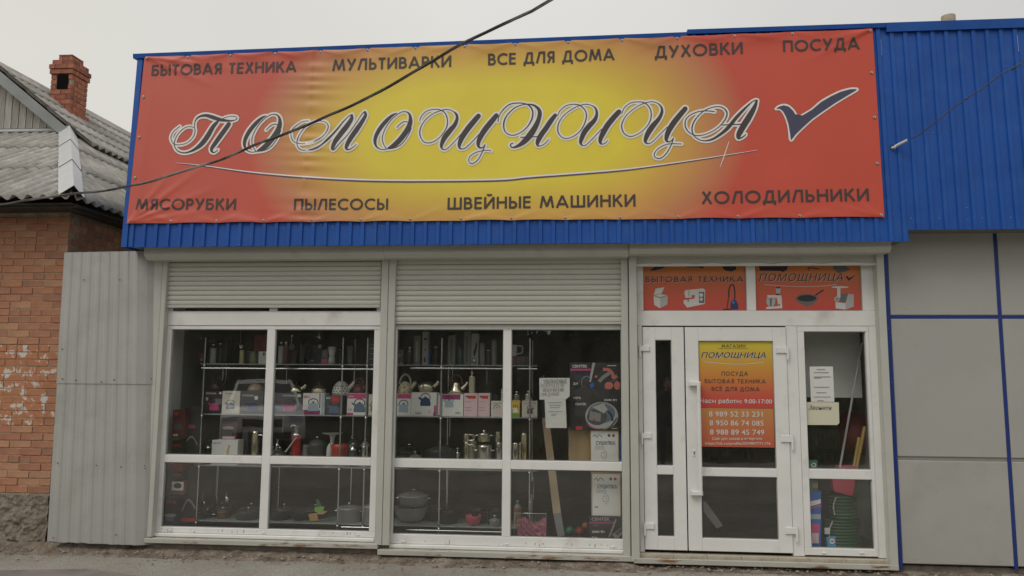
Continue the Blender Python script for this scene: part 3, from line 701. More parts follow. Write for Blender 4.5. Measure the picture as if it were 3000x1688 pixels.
for px, py in ((2650, 700), (2880, 702), (2650, 905), (2880, 905), (2660, 955), (2885, 955), (2680, 1640), (2930, 1645), (2750, 1318)):
    p = at(px, py, YC-.001); b.ball(p, .0045, 6, sq=(1, .5, 1))
b.build('screw', SCREW, shop, kind='stuff')
# stub pipe on the roof
p = at(2779, 70, .6); b = MB(); w = .068
b.tube([(p.x, .6, p.z-.5), (p.x, .6, Z(2779, 48, .6))], w, 16); b.build('roof_pipe', mat('stained_pipe', (.42, .36, .25), .7, var=.3, vscale=6), shop)
# ================================================================== BANNER
OFFB = .022
bTL, bTR, bBR, bBL = FP(424, 167, OFFB), FP(2556, 84.5, OFFB), FP(2591, 637, OFFB), FP(372, 656, OFFB)
grom_top = [424, 560, 694, 832, 971, 1113, 1257, 1403, 1551, 1704, 1858, 2014, 2175, 2335, 2553]
grom_bot = [375, 514, 657, 802, 951, 1099, 1247, 1397, 1545, 1701, 1858, 2021, 2188, 2358, 2587]
SAG = [.0]*20
def edge_u(lst, i): return (lst[i]-lst[0])/(lst[-1]-lst[0])
UT = [edge_u(grom_top, i) for i in range(len(grom_top))]; UB = [edge_u(grom_bot, i) for i in range(len(grom_bot))]
rs = random.Random(3)
st = [rs.uniform(.35, 1.3) for _ in UT]; sb = [rs.uniform(.2, 1.0) for _ in UB]
def scallop(u, lst, amp):
    for i in range(len(lst)-1):
        if lst[i] <= u <= lst[i+1]:
            t = (u-lst[i])/(lst[i+1]-lst[i]); return math.sin(math.pi*t)*amp[i], t
    return 0, 0
Lb = (bTR-bTL).length; Hb = (bTL-bBL).length
creases = [(.0, .0, 38, 1.05, .010), (.0, .0, 22, 1.1, .008), (.0, .0, 52, .8, .010), (.0, .0, 9, 1.2, .006), (0, 1, -24, .9, .010), (0, 1, -10, 1.1, .009), (1, 1, 205, .75, .010), (1, 1, 193, .8, .008), (1, 0, 150, .7, .004), (1, 0, 165, .6, .004), (.072, 0, 160, .4, .005)]
for i, u in enumerate(UB): creases.append((u, 0, rs.uniform(8, 25), rs.uniform(.25, .6), rs.uniform(.003, .006))); creases.append((u, 0, rs.uniform(155, 172), rs.uniform(.25, .5), rs.uniform(.002, .005)))
for i, u in enumerate(UT): creases.append((u, 1, rs.uniform(-20, -6), rs.uniform(.3, .7), rs.uniform(.004, .009))); creases.append((u, 1, rs.uniform(186, 200), rs.uniform(.3, .6), rs.uniform(.003, .008)))
def bdisp(u, v):
    """outward displacement of the cloth, metres"""
    x, y = u*Lb, v*Hb; d = .004
    a, t = scallop(min(max(u, 0), 1), UT, st); d += .013*a*math.exp(-((1-v)*Hb/.10)**2)
    a, t = scallop(min(max(u, 0), 1), UB, sb); d += .008*a*math.exp(-(v*Hb/.07)**2)
    for (cu, cv, an, ln, am) in creases:
        dx, dy = x-cu*Lb, y-cv*Hb; c, s = math.cos(RAD(an)), math.sin(RAD(an))
        q = dx*c+dy*s
        if q < 0 or q > ln: continue
        r = -dx*s+dy*c; w = .010+.035*q/ln
        if abs(r) < 3*w: d += am*math.exp(-(r/w)**2)*(min(1, q/.05))*(1-q/ln)
    # vertical seam with gathered cloth about a third of the way along
    du = (u-.245)*Lb
    if abs(du) < .6:
        d += .0032*math.sin(y*52+2.2*math.sin(y*9)+du*3)*math.exp(-abs(du)/.16)*(.3+.7*(1 if du > 0 else .35))*1.6
        d += .003*math.exp(-(du/.012)**2)
    d += .0035*noise.noise(Vector((x*1.4, y*.55, 1)))+.0016*noise.noise(Vector((x*5, y*1.2, 4)))
    dl = u*Lb
    d += .004*math.exp(-((dl-.10)/.035)**2)*math.sin(math.pi*min(1, max(0, v)))
    return d
def buv2p(u, v, lift=0.0):
    p = (bBL.lerp(bBR, u)).lerp(bTL.lerp(bTR, u), v)
    return p+fn*(bdisp(u, v)+lift)
def p2buv(P):
    u = .5; v = .5
    for _ in range(6):
        a = bBL.lerp(bBR, u); b_ = bTL.lerp(bTR, u); h = b_-a; v = (P-a).dot(h)/h.dot(h)
        l = bBL.lerp(bTL, v); r = bBR.lerp(bTR, v); w = r-l; u = (P-l).dot(w)/w.dot(w)
    return u, v
def surf(P): u, v = p2buv(P); return buv2p(u, v, .0035)
def px2b(px, py, lift=0.0):
    u, v = p2buv(FP(px, py, OFFB)); return buv2p(u, v, .003+lift)
banner = thing('banner', 'long red, orange and yellow vinyl banner screwed to the blue fascia above the shutters', 'banner', (0, FY-.03, zb1))
nu, nv = 420, 110
us = [i/(nu-1) for i in range(nu)]; vs_ = [j/(nv-1) for j in range(nv)]
# denser rows near edges
vs_ = [.5-.5*math.cos(math.pi*v)*(.75)-.0 if 0 else v for v in vs_]
b = MB(); V = []
for v in vs_:
    for u in us:
        p = buv2p(u, v)
        # outline pulled between the eyelets
        if v == 1: p = p-fup*.012*scallop(u, UT, st)[0]
        if v == 0: p = p+fup*.010*scallop(u, UB, sb)[0]
        V.append(p)
b.add(V, [(j*nu+i, j*nu+i+1, (j+1)*nu+i+1, (j+1)*nu+i) for j in range(nv-1) for i in range(nu-1)], smooth=True)
def banner_mat():
    m = bpy.data.materials.new('printed_vinyl'); m.use_nodes = True; t = m.node_tree; bs = t.nodes['Principled BSDF']; lk = t.links.new
    uvn = t.nodes.new('ShaderNodeUVMap'); sp = t.nodes.new('ShaderNodeSeparateXYZ'); lk(uvn.outputs[0], sp.inputs[0])
    def M(op, a, b_=None, c=None):
        n = t.nodes.new('ShaderNodeMath'); n.operation = op
        for k, q in enumerate((a, b_, c)):
            if q is None: continue
            if isinstance(q, (int, float)): n.inputs[k].default_value = q
            else: lk(q, n.inputs[k])
        return n.outputs[0]
    # rounded yellow-to-red burst: superellipse distance
    dx = M('ABSOLUTE', M('DIVIDE', M('SUBTRACT', sp.outputs[0], .50), .355))
    dy = M('ABSOLUTE', M('DIVIDE', M('SUBTRACT', sp.outputs[1], .49), .78))
    d = M('POWER', M('ADD', M('POWER', dx, 3.2), M('POWER', dy, 2.2)), .4)
    r = t.nodes.new('ShaderNodeValToRGB'); lk(d, r.inputs[0]); e = r.color_ramp.elements
    Y_, O_, R_ = (.84, .69, .045, 1), (.68, .38, .07, 1), (.60, .078, .042, 1)
    e[0].position = .40; e[0].color = Y_; e[1].position = .93; e[1].color = R_
    q = r.color_ramp.elements.new(.64); q.color = O_
    q = r.color_ramp.elements.new(.80); q.color = (.58, .22, .09, 1)
    # sun-bleached: slightly milky on the left and top
    bl = t.nodes.new('ShaderNodeMix'); bl.data_type = 'RGBA'; lk(r.outputs[0], bl.inputs[6]); bl.inputs[7].default_value = (.55, .33, .30, 1)
    lk(M('MULTIPLY', M('SUBTRACT', 1.0, sp.outputs[0]), .10), bl.inputs[0])
    tc = t.nodes.new('ShaderNodeTexCoord'); nz = t.nodes.new('ShaderNodeTexNoise'); nz.inputs['Scale'].default_value = 1.2; nz.inputs['Detail'].default_value = 5; lk(tc.outputs['Object'], nz.inputs['Vector'])
    mr = t.nodes.new('ShaderNodeMapRange'); mr.inputs[3].default_value = .86; mr.inputs[4].default_value = 1.08; lk(nz.outputs[0], mr.inputs[0])
    ml = t.nodes.new('ShaderNodeMix'); ml.data_type = 'RGBA'; ml.blend_type = 'MULTIPLY'; ml.inputs[0].default_value = 1; lk(bl.outputs[2], ml.inputs[6]); lk(mr.outputs[0], ml.inputs[7])
    lk(ml.outputs[2], bs.inputs['Base Color']); bs.inputs['Roughness'].default_value = .42
    return m
cloth = b.build('banner_cloth', banner_mat(), banner)
uvl = cloth.data.uv_layers.new(name='UVMap')
for p in cloth.data.polygons:
    for li in p.loop_indices:
        vi = cloth.data.loops[li].vertex_index; uvl.data[li].uv = (us[vi % nu], vs_[vi//nu])
# hem and eyelets
b = MB(); 
for lst, v, off in ((grom_top, 1, -.022), (grom_bot, 0, .020)):
    U_ = UT if v else UB
    for u in U_:
        p = buv2p(min(max(u, .004), .996), v)+fup*off+fn*.003
        b.tube([p+RT*0+Vector((math.cos(a)*.010, 0, math.sin(a)*.010)) for a in [k*math.pi/4 for k in range(8)]], .0042, 5, 0, closed=True)
        b.ball(p+fn*.003, .006, 6, 1)
for side, ys_ in ((0, (285, 403, 522)), (1, (214, 345, 480))):
    for y in ys_:
        px = 424-(y-167)*.106+4 if side == 0 else 2556+(y-84)*.063-5
        p = px2b(px+ (6 if side == 0 else -6), y, .003)
        b.tube([p+Vector((math.cos(a)*.010, 0, math.sin(a)*.010)) for a in [k*math.pi/4 for k in range(8)]], .0042, 5, 0, closed=True); b.ball(p+fn*.003, .006, 6, 1)
b.build('eyelet', [mat('zinc_eyelet', (.55, .54, .50), .35, metal=.8), SCREW], banner, kind='stuff')
PRT = mat('faded_black_print', (.055, .042, .040), .5)
PRW = mat('white_print', (.80, .78, .75), .5)
PRN = mat('navy_print', (.060, .060, .11), .5)
PRV = mat('violet_print', (.11, .055, .13), .5)
for s, x0, y0, x1, y1, c in (("БЫТОВАЯ ТЕХНИКА", 444, 223, 868, 211.5, 31), ("МУЛЬТИВАРКИ", 974, 209, 1322, 197, 33), ("ВСЕ ДЛЯ ДОМА", 1430, 192.5, 1800, 177, 33), ("ДУХОВКИ", 1918, 171.5, 2176, 158.5, 34), ("ПОСУДА", 2294, 153.5, 2518, 145, 33),
                             ("МЯСОРУБКИ", 398, 615.5, 691, 615.5, 32.5), ("ПЫЛЕСОСЫ", 861, 616, 1137, 615.3, 32.5), ("ШВЕЙНЫЕ МАШИНКИ", 1311, 615, 1862, 605.5, 35), ("ХОЛОДИЛЬНИКИ", 2055.5, 598.5, 2546, 589, 36)):
    P0, P1 = FP(x0, y0, OFFB), FP(x1, y1, OFFB); cp = (FP(x0, y0-c, OFFB)-P0).length
    stext(s, P0, P1, cp, PRT, banner, up=fup, surf=surf)
# calligraphic shop name, traced strokes
A_, B_, C_, D_, E_, F_ = ((480, 310, 6.779), (840, 310, 6.779), (1200, 290, 6.779), (1440, 280, 6.779), (1780, 270, 5.724), (2240, 240, 7.247))
Ost = [[(2040,205,5),(1950,250,22),(1830,360,35),(1700,520,37),(1620,680,33),(1610,800,25),(1650,880,12),(1740,925,5),(1850,915,5),(1990,895,5),(2120,830,5),(2230,700,5),(2290,590,6),(2325,500,8)],
       [(1830,905,6),(1770,800,6),(1755,690,6),(1790,560,5),(1880,400,5),(2000,270,5),(2120,190,5),(2210,175,6),(2280,210,14),(2310,290,28),(2305,400,42),(2250,530,48),(2130,700,48),(2000,830,45),(1870,895,12)],
       [(2260,380,5),(2180,375,5),(2110,420,5),(2040,490,4)]]
words = [(A_, [[(325,415,4),(200,520,4),(150,620,5),(160,700,5),(210,765,5),(330,780,4),(470,740,4),(580,640,5),(625,530,6),(615,450,5),(540,420,4),(430,440,4),(300,550,4),(230,680,5),(215,780,6),(260,880,7),(360,935,9),(480,930,12),(620,870,25),(760,760,42),(880,600,45),(980,430,38),(1050,350,28),(1100,300,10)],
              [(620,430,5),(620,340,6),(670,250,12),(760,205,20),(860,200,28),(980,235,36),(1100,275,33),(1200,295,25),(1330,305,13),(1420,290,6),(1460,260,4),(1440,225,4),(1340,215,3),(1240,235,3),(1180,265,4)],
              [(1300,370,38),(1230,470,42),(1120,620,42),(1020,760,38),(960,850,30),(960,910,20),(1000,935,8),(1050,910,5),(1080,880,4)]]),
         (A_, Ost), (B_, [[(440,310,4),(330,320,4),(200,400,5),(100,500,5),(95,620,5),(140,710,5),(230,750,5),(380,755,4),(560,710,4),(720,610,5),(815,480,6),(825,390,6),(770,330,4),(650,305,4),(520,340,4),(380,420,4),(270,560,5),(215,690,6),(215,790,6),(270,870,5),(370,890,6),(520,870,10),(680,790,14),(850,640,18),(1000,480,14),(1130,320,9),(1230,220,6),(1290,190,10)],
              [(1300,190,18),(1290,270,35),(1200,410,45),(1080,560,48),(970,710,42),(920,820,35),(910,870,15),(950,870,8),(1050,760,6),(1200,600,5),(1350,400,5),(1480,200,5),(1540,135,8)],
              [(1560,135,20),(1570,200,28),(1490,340,38),(1380,500,45),(1270,660,42),(1200,790,35),(1190,860,20),(1240,875,8),(1310,840,5),(1390,770,3)]]),
         (B_, [[(x+150, y-50, w) for x, y, w in s] for s in Ost]),
         (C_, [[(205,435,6),(240,350,5),(340,250,5),(500,210,5),(640,235,7),(720,310,8),(755,430,8),(740,560,8),(660,700,6),(540,820,5),(420,875,6),(310,870,6),(240,800,7),(205,690,9),(230,560,7),(320,420,5),(470,300,5),(620,240,5),(750,212,5),(860,250,6),(930,310,20),(945,400,28),(900,520,38),(800,640,48),(700,770,48),(645,890,35),(635,960,22),(670,1010,8),(740,1000,5),(860,890,5),(1030,700,5)],
              [(1370,345,45),(1280,450,50),(1150,610,52),(1050,760,50),(1000,880,38),(990,960,22),(1030,1000,8),(1110,980,6),(1220,880,5),(1400,690,6)],
              [(1725,335,42),(1640,440,50),(1510,600,52),(1420,740,48),(1370,860,38),(1370,940,25),(1410,980,12),(1470,960,7),(1500,910,6),(1490,950,6),(1440,1070,6),(1370,1200,6),(1280,1280,6),(1210,1285,6),(1175,1220,5),(1210,1140,5),(1320,1070,4),(1450,1035,4),(1540,1025,4),(1620,1035,4)]]),
         (D_, [[(132,525,7),(150,420,6),(230,290,8),(370,180,8),(540,155,7),(690,175,8),(780,240,12),(820,340,12),(800,480,12),(710,630,8),(580,740,6),(430,795,6),(310,760,7),(250,670,10),(250,530,12),(310,400,9),(450,260,7),(600,195,6),(720,180,8),(840,200,16),(930,270,28),(960,360,38),(930,500,42),(860,650,52),(760,800,60),(650,920,50),(540,1000,30),(430,1040,12),(380,1010,9),(385,970,7),(430,950,6)],
              [(1265,400,35),(1180,510,45),(1080,660,48),(980,800,48),(920,920,40),(915,990,22),(960,1010,6),(1050,970,5),(1140,880,4)],
              [(580,838,7),(750,832,7),(930,822,7)]]),
         (D_, [[(1315,410,5),(1360,310,5),(1480,210,5),(1620,182,5),(1750,200,8),(1850,290,8),(1885,400,9),(1850,560,8),(1760,710,6),(1620,820,5),(1480,860,5),(1380,820,6),(1320,720,9),(1330,570,8),(1420,420,5),(1580,290,5),(1740,210,5),(1880,180,5),(2000,210,6),(2070,270,16),(2090,370,24),(2050,490,38),(1940,610,48),(1840,740,48),(1785,870,40),(1770,950,25),(1810,1000,8),(1880,985,5),(2000,870,5),(2190,670,5)],
              [(2530,330,45),(2420,450,50),(2300,600,52),(2220,740,50),(2165,860,40),(2160,940,25),(2200,970,8),(2260,950,5),(2305,900,4)]]),
         (E_, [[(238,365,4),(280,270,4),(380,190,4),(500,168,4),(620,185,6),(700,260,7),(730,360,8),(715,480,7),(640,600,5),(520,700,4),(390,748,5),(290,710,6),(240,620,8),(245,520,7),(320,390,4),(460,270,4),(600,195,4),(740,165,4),(840,195,5),(900,260,14),(910,340,22),(860,450,30),(760,570,42),(680,690,42),(635,800,30),(640,850,16),(690,870,6),(760,830,4),(860,730,4),(1000,590,4)],
              [(1300,285,38),(1210,390,42),(1100,530,45),(1020,660,42),(985,770,32),(990,820,18),(1030,840,7),(1080,810,6),(1105,775,6),(1060,900,6),(1000,1010,6),(920,1095,6),(850,1118,6),(790,1090,5),(785,1030,5),(850,950,4),(960,890,4),(1080,870,4),(1240,875,4)]]),
         (E_, [[(1790,335,6),(1700,322,5),(1560,325,5),(1420,370,5),(1320,450,6),(1298,550,8),(1330,640,7),(1410,710,5),(1530,735,5),(1700,690,4),(1850,600,5),(1960,480,8),(2000,370,10),(1960,290,8),(1870,250,5),(1740,265,5),(1600,330,5),(1480,450,7),(1420,570,9),(1420,680,8),(1480,770,6),(1600,820,6),(1740,800,14),(1880,720,20),(2020,600,28),(2150,440,26),(2280,300,18),(2420,170,6),(2490,140,7)],
              [(2500,150,14),(2460,260,32),(2370,420,48),(2270,580,50),(2200,710,42),(2190,770,25),(2230,775,10),(2290,740,7),(2310,715,5)],
              [(1920,560,6),(2080,550,6),(2240,545,6)]])]
for (ox, oy, sc), strokes in words:
    b = MB(); mp = lambda x, y, l: px2b(ox+x/sc, oy+y/sc, l)
    for k, s in enumerate(strokes):
        ribbon(b, s, mp, 1, .0002+k*.0004, .0005+k*.0004, extra=5.5*sc, seg=5)
        ribbon(b, s, mp, 0, .0020+k*.0006, .0025+k*.0006, extra=.35*sc, seg=5)
    b.build('script_letter', [PRT, PRW], banner)
# tick
ox, oy, sc = F_; mp = lambda x, y, l: px2b(ox+x/sc, oy+y/sc, l)
tk = [(240,580),(300,535),(400,505),(500,530),(590,610),(650,700),(685,790),(800,720),(1000,600),(1200,430),(1400,315),(1600,220),(1800,165),(1940,160),(1950,180),(1800,270),(1500,450),(1250,620),(1000,800),(800,980),(650,1130),(555,1250),(530,1080),(500,900),(440,730),(380,630),(320,580)]
b = MB(); ribbon(b, [(x, y, 34) for x, y in tk+[tk[0]]], mp, 1, .0002, .0006, seg=4)
bm = bmesh.new(); f = bm.faces.new([bm.verts.new((x, y, 0)) for x, y in tk]); bmesh.ops.triangulate(bm, faces=[f])
for _ in range(4): 
    es = [e for e in bm.edges if e.calc_length() > 150]
    if es: bmesh.ops.subdivide_edges(bm, edges=es, cuts=1); bmesh.ops.triangulate(bm, faces=[q for q in bm.faces if len(q.verts) > 3])
bm.verts.index_update(); b.add([mp(v.co.x, v.co.y, .002) for v in bm.verts], [tuple(w.index for w in q.verts) for q in bm.faces]); bm.free()
b.build('tick_mark', [PRN, PRW], banner)
# swoosh
sw = [(516, 478), (590, 485), (766, 508), (988, 524), (1182, 529), (1450, 526.5), (1552, 518), (1700, 507), (1855, 493.5), (2056, 466), (2218, 441)]
wd = [.5, 1.0, 1.8, 2.3, 2.4, 2.4, 2.4, 2.3, 2.0, 1.3, .5]
b = MB(); mp = lambda x, y, l: px2b(x, y, l)
ribbon(b, [(x, y, w) for (x, y), w in zip(sw, wd)], mp, 1, .001, .0012, seg=10, rnd=False)
ribbon(b, [(x, y+w*1.7, w*1.0) for (x, y), w in zip(sw, wd)], mp, 0, .0002, .0004, seg=10, rnd=False)
ribbon(b, [(2135, 416, .8), (2122, 455, 1.4), (2109, 491, .6)], mp, 1, .0014, .0016, seg=3, rnd=False)
b.build('swoosh_line', [PRV, PRW], banner)

# ================================================================== CABLES
CAB = mat('black_cable', (.06, .057, .055), .6, var=.3, vscale=20, dirt=(.26, .25, .24), dscale=1.3, dpos=(.5, .62))
ov = [(1385, 0), (1320, 36), (1235, 75), (1150, 117), (1075, 161), (1000, 205), (935, 241), (870, 272), (812, 297), (755, 322), (700, 343), (640, 365), (600, 383), (560, 400), (500, 419), (440, 437), (385, 455), (330, 467), (260, 480), (190, 487), (120, 496), (60, 505), (0, 515)]
pts = []
for i, (x, y) in enumerate(ov):
    t = i/(len(ov)-1); dep = -3.0+2.35*t; pts.append(at(x*1.165, y*1.165, dep))
a = pts[0]; d = (pts[0]-pts[1]).normalized()
pre = [a+d*k*1.0+Vector((0, 0, .03*k*k)) for k in (9, 6, 4, 2, 1)]
e = pts[-1]; d2 = (pts[-1]-pts[-2]).normalized()
post_ = [e+d2*k+Vector((0, 0, .10*k)) for k in (.7, 1.6)]
pth = catmull([tuple(p) for p in pre+pts+post_], 6)
b = MB()
for ph in (0, 2.1, 4.2):
    q = [Vector(p)+Vector((0, math.cos(ph+i*.22), math.sin(ph+i*.22)))*.0055 for i, p in enumerate(pth)]
    b.tube(q, .0064, 6)
b.build('overhead_cable', CAB, label='thick twisted black cable slanting across the banner from the upper edge down to the left', cat='cable')
pole_top = Vector(pth[0])
cr3 = [(1200, 240), (1087, 325), (1040, 355), (950, 405), (850, 480), (780, 525), (700, 580), (600, 660), (530, 715), (468, 744)]
c2 = thing('service_cable', 'thin dark wire with a white sleeve entering the blue fascia right of the banner', 'wire', FP(2613, 430))
pts = []
for i, (x, y) in enumerate(cr3):
    px, py = 2400+x/1.811, y/1.811; t = i/(len(cr3)-1); pts.append(at(px, py, -1.5+1.08*t))
b = MB(); b.tube(catmull([tuple(p) for p in [pts[0]+(pts[0]-pts[1]).normalized()*3]+pts], 4), .0052, 6); b.build('wire', mat('grey_wire', (.07, .075, .085), .6), c2)
b = MB(); h = FP(2400+385/1.811, 778/1.811)
b.tube(catmull([tuple(h+Vector((0, .03, 0))), tuple(h+Vector((.004, -.03, -.02))), tuple(FP(2400+412/1.811, 772/1.811, .045)), tuple(pts[-1])], 5), .0125, 10); b.build('sleeve', mat('white_sleeve', (.60, .58, .53), .5), c2)
b = MB(); b.ball(h+fn*.003, .020, 8, sq=(1, .3, 1)); b.build('cable_hole', BLACK, c2)
p = at(2400+782/1.811, 522/1.811, -1.5+1.08*.55); b = MB(); b.ball(p, .012, 8); b.build('wire_joint', mat('grey_wire', (.07, .075, .085)), c2)

# ================================================================== GREY METAL SHEET at the left
yS = -.10
fence = thing('metal_sheet_screen', 'two overlapping grey corrugated metal sheets closing the gap between brick house and shop', 'metal sheet', at(280, 1595, yS))
sTL, sTR, sBL, sBR = at(189, 740, yS), at(409, 736, yS), at(137, 1587, yS), at(402, 1598, yS)
def sheet(v0, v1, off, name='sheet_panel'):
    b = MB(); n = 8; vs = []; nr_ = 14
    prof = [(0, 0), (.40, 0), (.58, .0065), (.84, .0065)]
    cols = []
    for i in range(n):
        for (a, d) in prof: cols.append(((i+a)/n, d))
    cols.append((1, 0))
    for j in range(nr_+1):
        v = v0+(v1-v0)*j/nr_
        for (u, d) in cols:
            p = sBL.lerp(sBR, u).lerp(sTL.lerp(sTR, u), v); z = p.z
            if j == 0 and v0 == 0: p.z += .008*noise.noise(Vector((u*9, 0, 0)))
            vs.append((p.x, p.y-d+off+.006*noise.noise(Vector((u*2, v*3, 0))), p.z))
        # folded edge on the right
        r = Vector(vs[-1]); k = .13
        vs.append((r.x+k*.55*(1 if v > .5 else .75+.5*v), r.y+.02, r.z-.01*max(0, v-.5)*2)); vs.append((r.x+.16*(.72+.35*v), r.y+.075, r.z-.05*max(0, v-.6)*2.5))
    m_ = len(cols)+2
    b.add(vs, [(j*m_+i, j*m_+i+1, (j+1)*m_+i+1, (j+1)*m_+i) for j in range(nr_) for i in range(m_-1)])
    o = b.build(name, SHEET, fence); return o
vm = .537
sheet(0, vm+.012, .004); sheet(vm, 1, -.003)
b = MB()
for px, py in ((245, 820), (351, 820), (182, 1023), (182, 1110), (222, 1114), (297, 1119), (334, 1113), (443, 1110), (169, 1357), (282, 1364), (354, 1368), (424, 1365), (425, 1373), (339, 1567), (155, 1576)):
    p = at(px, py, yS-.014); b.ball(p, .0075, 6, sq=(1, .6, 1))
b.build('screw', mat('dark_screw', (.06, .055, .05), .6), fence, kind='stuff')
# ================================================================== BRICK HOUSE
YH = .12
Cx = X(204, 660, YH)            # wall corner
house = thing('brick_house', 'old orange brick house with weathered slate roof and brick chimney behind the metal sheets', 'house', (Cx-2, YH, 0))
BR = [mat('brick_%s' % n, c, .88, var=.16, vscale=9, bump=.5, bscale=60) for n, c in (('orange', (.43, .20, .115)), ('light', (.46, .245, .145)), ('deep', (.40, .18, .11)), ('brown', (.36, .175, .11)))]
BRW = mat('brick_paint_spotted', (.46, .20, .10), .88, var=.15, vscale=9, dirt=(.60, .57, .53), dscale=9, dpos=(.55, .575), bump=.4)
for n_ in BRW.node_tree.nodes:
    if n_.type == 'TEX_COORD': tcw = n_
gm = BRW.node_tree.nodes.new('ShaderNodeNewGeometry')
for l_ in list(BRW.node_tree.links):
    if l_.from_node == tcw: BRW.node_tree.links.new(gm.outputs['Position'], l_.to_socket)
MORT = mat('mortar', (.36, .26, .18), .95, var=.25, vscale=15, bump=.6, bscale=80)
zBase = Z(60, 1447, YH); zTopw = 3.50
pitchz = .0752; bl, bh, jt = .238, .0665, .0085
wall_l = -7.35
b = MB(); b.box(-13, Cx-.006, YH+.006, YH+.3, zBase, zTopw)
b.box(Cx-.3, Cx-.006, YH+.3, 9.0, zBase, zTopw); wall = b.build('wall', MORT, house)
rb = random.Random(11)
protos = {}
def brick(parent, x0, x1, y0, y1, z0, z1, mt, name='brick'):
    w, d, h = x1-x0, y1-y0, z1-z0; key = (round(w, 3), round(d, 3), round(h, 3), mt.name)
    if key not in protos:
        me = bpy.data.meshes.new('brick'); c = .004
        bb = MB(); c = .0035
        # chamfered on all vertical / front edges
        v = []
        for (zz, s) in ((0, c), (c, 0), (h-c, 0), (h, c)):
            v += [(-w/2+s, -d/2+s, zz), (w/2-s, -d/2+s, zz), (w/2-s, d/2-s, zz), (-w/2+s, d/2-s, zz)]
        f = [(3, 2, 1, 0), (12, 13, 14, 15)]+[(k*4+i, k*4+(i+1) % 4, k*4+4+(i+1) % 4, k*4+4+i) for k in range(3) for i in range(4)]
        me.from_pydata(v, [], f); me.materials.append(mt); protos[key] = me
    return link(name, protos[key], parent, ((x0+x1)/2, (y0+y1)/2, z0))
nc = int((zTopw-.05-zBase)/pitchz)
cnt = 0; farb = MB()
for r in range(nc):
    z0 = zBase+.01+r*pitchz; hd = (r % 5 == 4)
    L1 = .118 if hd else bl; x = Cx
    # corner brick alternates
    first = .118 if r % 2 else bl
    if hd: first = .118 if r % 2 else bl
    seq = [first]
    while True:
        w = seq.pop(0) if seq else L1
        x1 = x; x0 = x-w
        if x1 < -9.5: break
        jit = rb.uniform(-.004, .004); zj = rb.uniform(-.0015, .0015)
        sx = at(0, 0, 0)
        px_paint = -6.05 < (x0+x1)/2 < -5.42 and 1.15 < z0 < 2.0
        mt = BRW if (px_paint and rb.random() < .95) else rb.choices(BR, (5, 3, 3, 1.2))[0]
        if x1 > -6.12: brick(wall, x0+jt/2, x1-jt/2-rb.choice((0, .002, .004)), YH+jit, YH+.05+jit, z0+zj, z0+zj+bh, mt); cnt += 1
        else: farb.cbox(x0+jt/2, x1-jt/2, YH+jit, YH+.05+jit, z0, z0+bh, .0035, rb.randrange(4))
        x = x0
# return wall: bricks seen above the metal sheets, in deep shade
for r in range(nc-13, nc):
    z0 = zBase+.01+r*pitchz; y = YH+(.118 if r % 2 == 0 else bl)+.0 if 0 else YH+.0505
    y = YH+(.118+.06 if r % 2 else .06)
    k = 0
    while k < 4 and y < 2:
        brick(wall, Cx-.05, Cx, y+jt/2, y+bl-jt/2, z0, z0+bh, rb.choice(BR)); y += bl; k += 1; cnt += 1
farb.build('brick', BR, wall, kind='stuff')
print('wall bricks', cnt)
# rough rendered base
b = MB(); nx_, nz_ = 260, 46; vs = []
for j in range(nz_+1):
    for i in range(nx_+1):
        x = -9+(Cx+.03+9)*i/nx_; z = -.1+(zBase+.01+.1)*j/nz_
        y = YH-.03-.04*abs(noise.noise(Vector((x*5, z*5, 0))))-.022*noise.noise(Vector((x*11, z*13, 5)))-.012*noise.noise(Vector((x*30, z*30, 5)))-.02*(1-j/nz_)
        if j == nz_: y = YH+.02
        vs.append((x, y, z))
b.add(vs, [(j*(nx_+1)+i, j*(nx_+1)+i+1, (j+1)*(nx_+1)+i+1, (j+1)*(nx_+1)+i) for j in range(nz_) for i in range(nx_)], smooth=False)
b.box(Cx-.3, Cx+.03, YH+.0, 9, -.1, zBase); b.build('foundation', mat('rough_render2', (.23, .195, .155), .95, var=.3, vscale=16, bump=.8, bscale=60, dirt=(.17, .145, .115), dscale=20), house)

# --- roofs
SLATE = [mat('slate_%d' % i, c, .93, var=.22, vscale=5, bump=.5, bscale=50, dirt=d, dscale=7, dpos=(.45, .7)) for i, (c, d) in enumerate((((.36, .34, .31), (.25, .235, .21)), ((.32, .305, .275), (.22, .21, .185)), ((.40, .375, .345), (.28, .265, .235))))]
Ye = YH-.46; e0 = at(208, 578, Ye); Xe = e0.x+.02; ze = e0.z
Yg = Ye+3.2
top = at(202, 384, Yg); zt = top.z
run = Yg-Ye; sl = (zt-ze)/run
print('porch slope deg', math.degrees(math.atan(sl)), 'top x', top.x, 'exp', Xe-run, 'Xe', Xe, 'ze', ze)
hipdx = Xe-top.x     # x run of hip for the full rise
def corr(b, O, S, T, N_, s0, s1, t0, t1, clamp=None, wl=.155, amp=.027, th=.007, tilt=.012):
    """corrugated sheet: O origin, S along eave, T up the slope, N_ normal"""
    n = max(4, int((s1-s0)/wl*8)); vs = []; rows = 3
    for lay in (0, 1):
        for j in range(rows+1):
            t = t0+(t1-t0)*j/rows
            for i in range(n+1):
                s = s0+(s1-s0)*i/n; s_ = s
                if clamp:
                    lo, hi = clamp(t); s_ = min(max(s, lo), hi)
                h = amp*math.cos(2*math.pi*s_/wl)+tilt*(1-(t-t0)/(t1-t0))-lay*th
                vs.append(O+S*s_+T*t+N_*h)
    m_ = n+1; k = (rows+1)*m_; fs = []
    for lay in (0, 1):
        for j in range(rows):
            for i in range(n):
                a = lay*k+j*m_+i; q = (a, a+1, a+m_+1, a+m_); fs.append(q if lay == 0 else q[::-1])
    for i in range(n): fs.append((i, k+i, k+i+1, i+1)); 
    b.add(vs, fs, smooth=True); return b
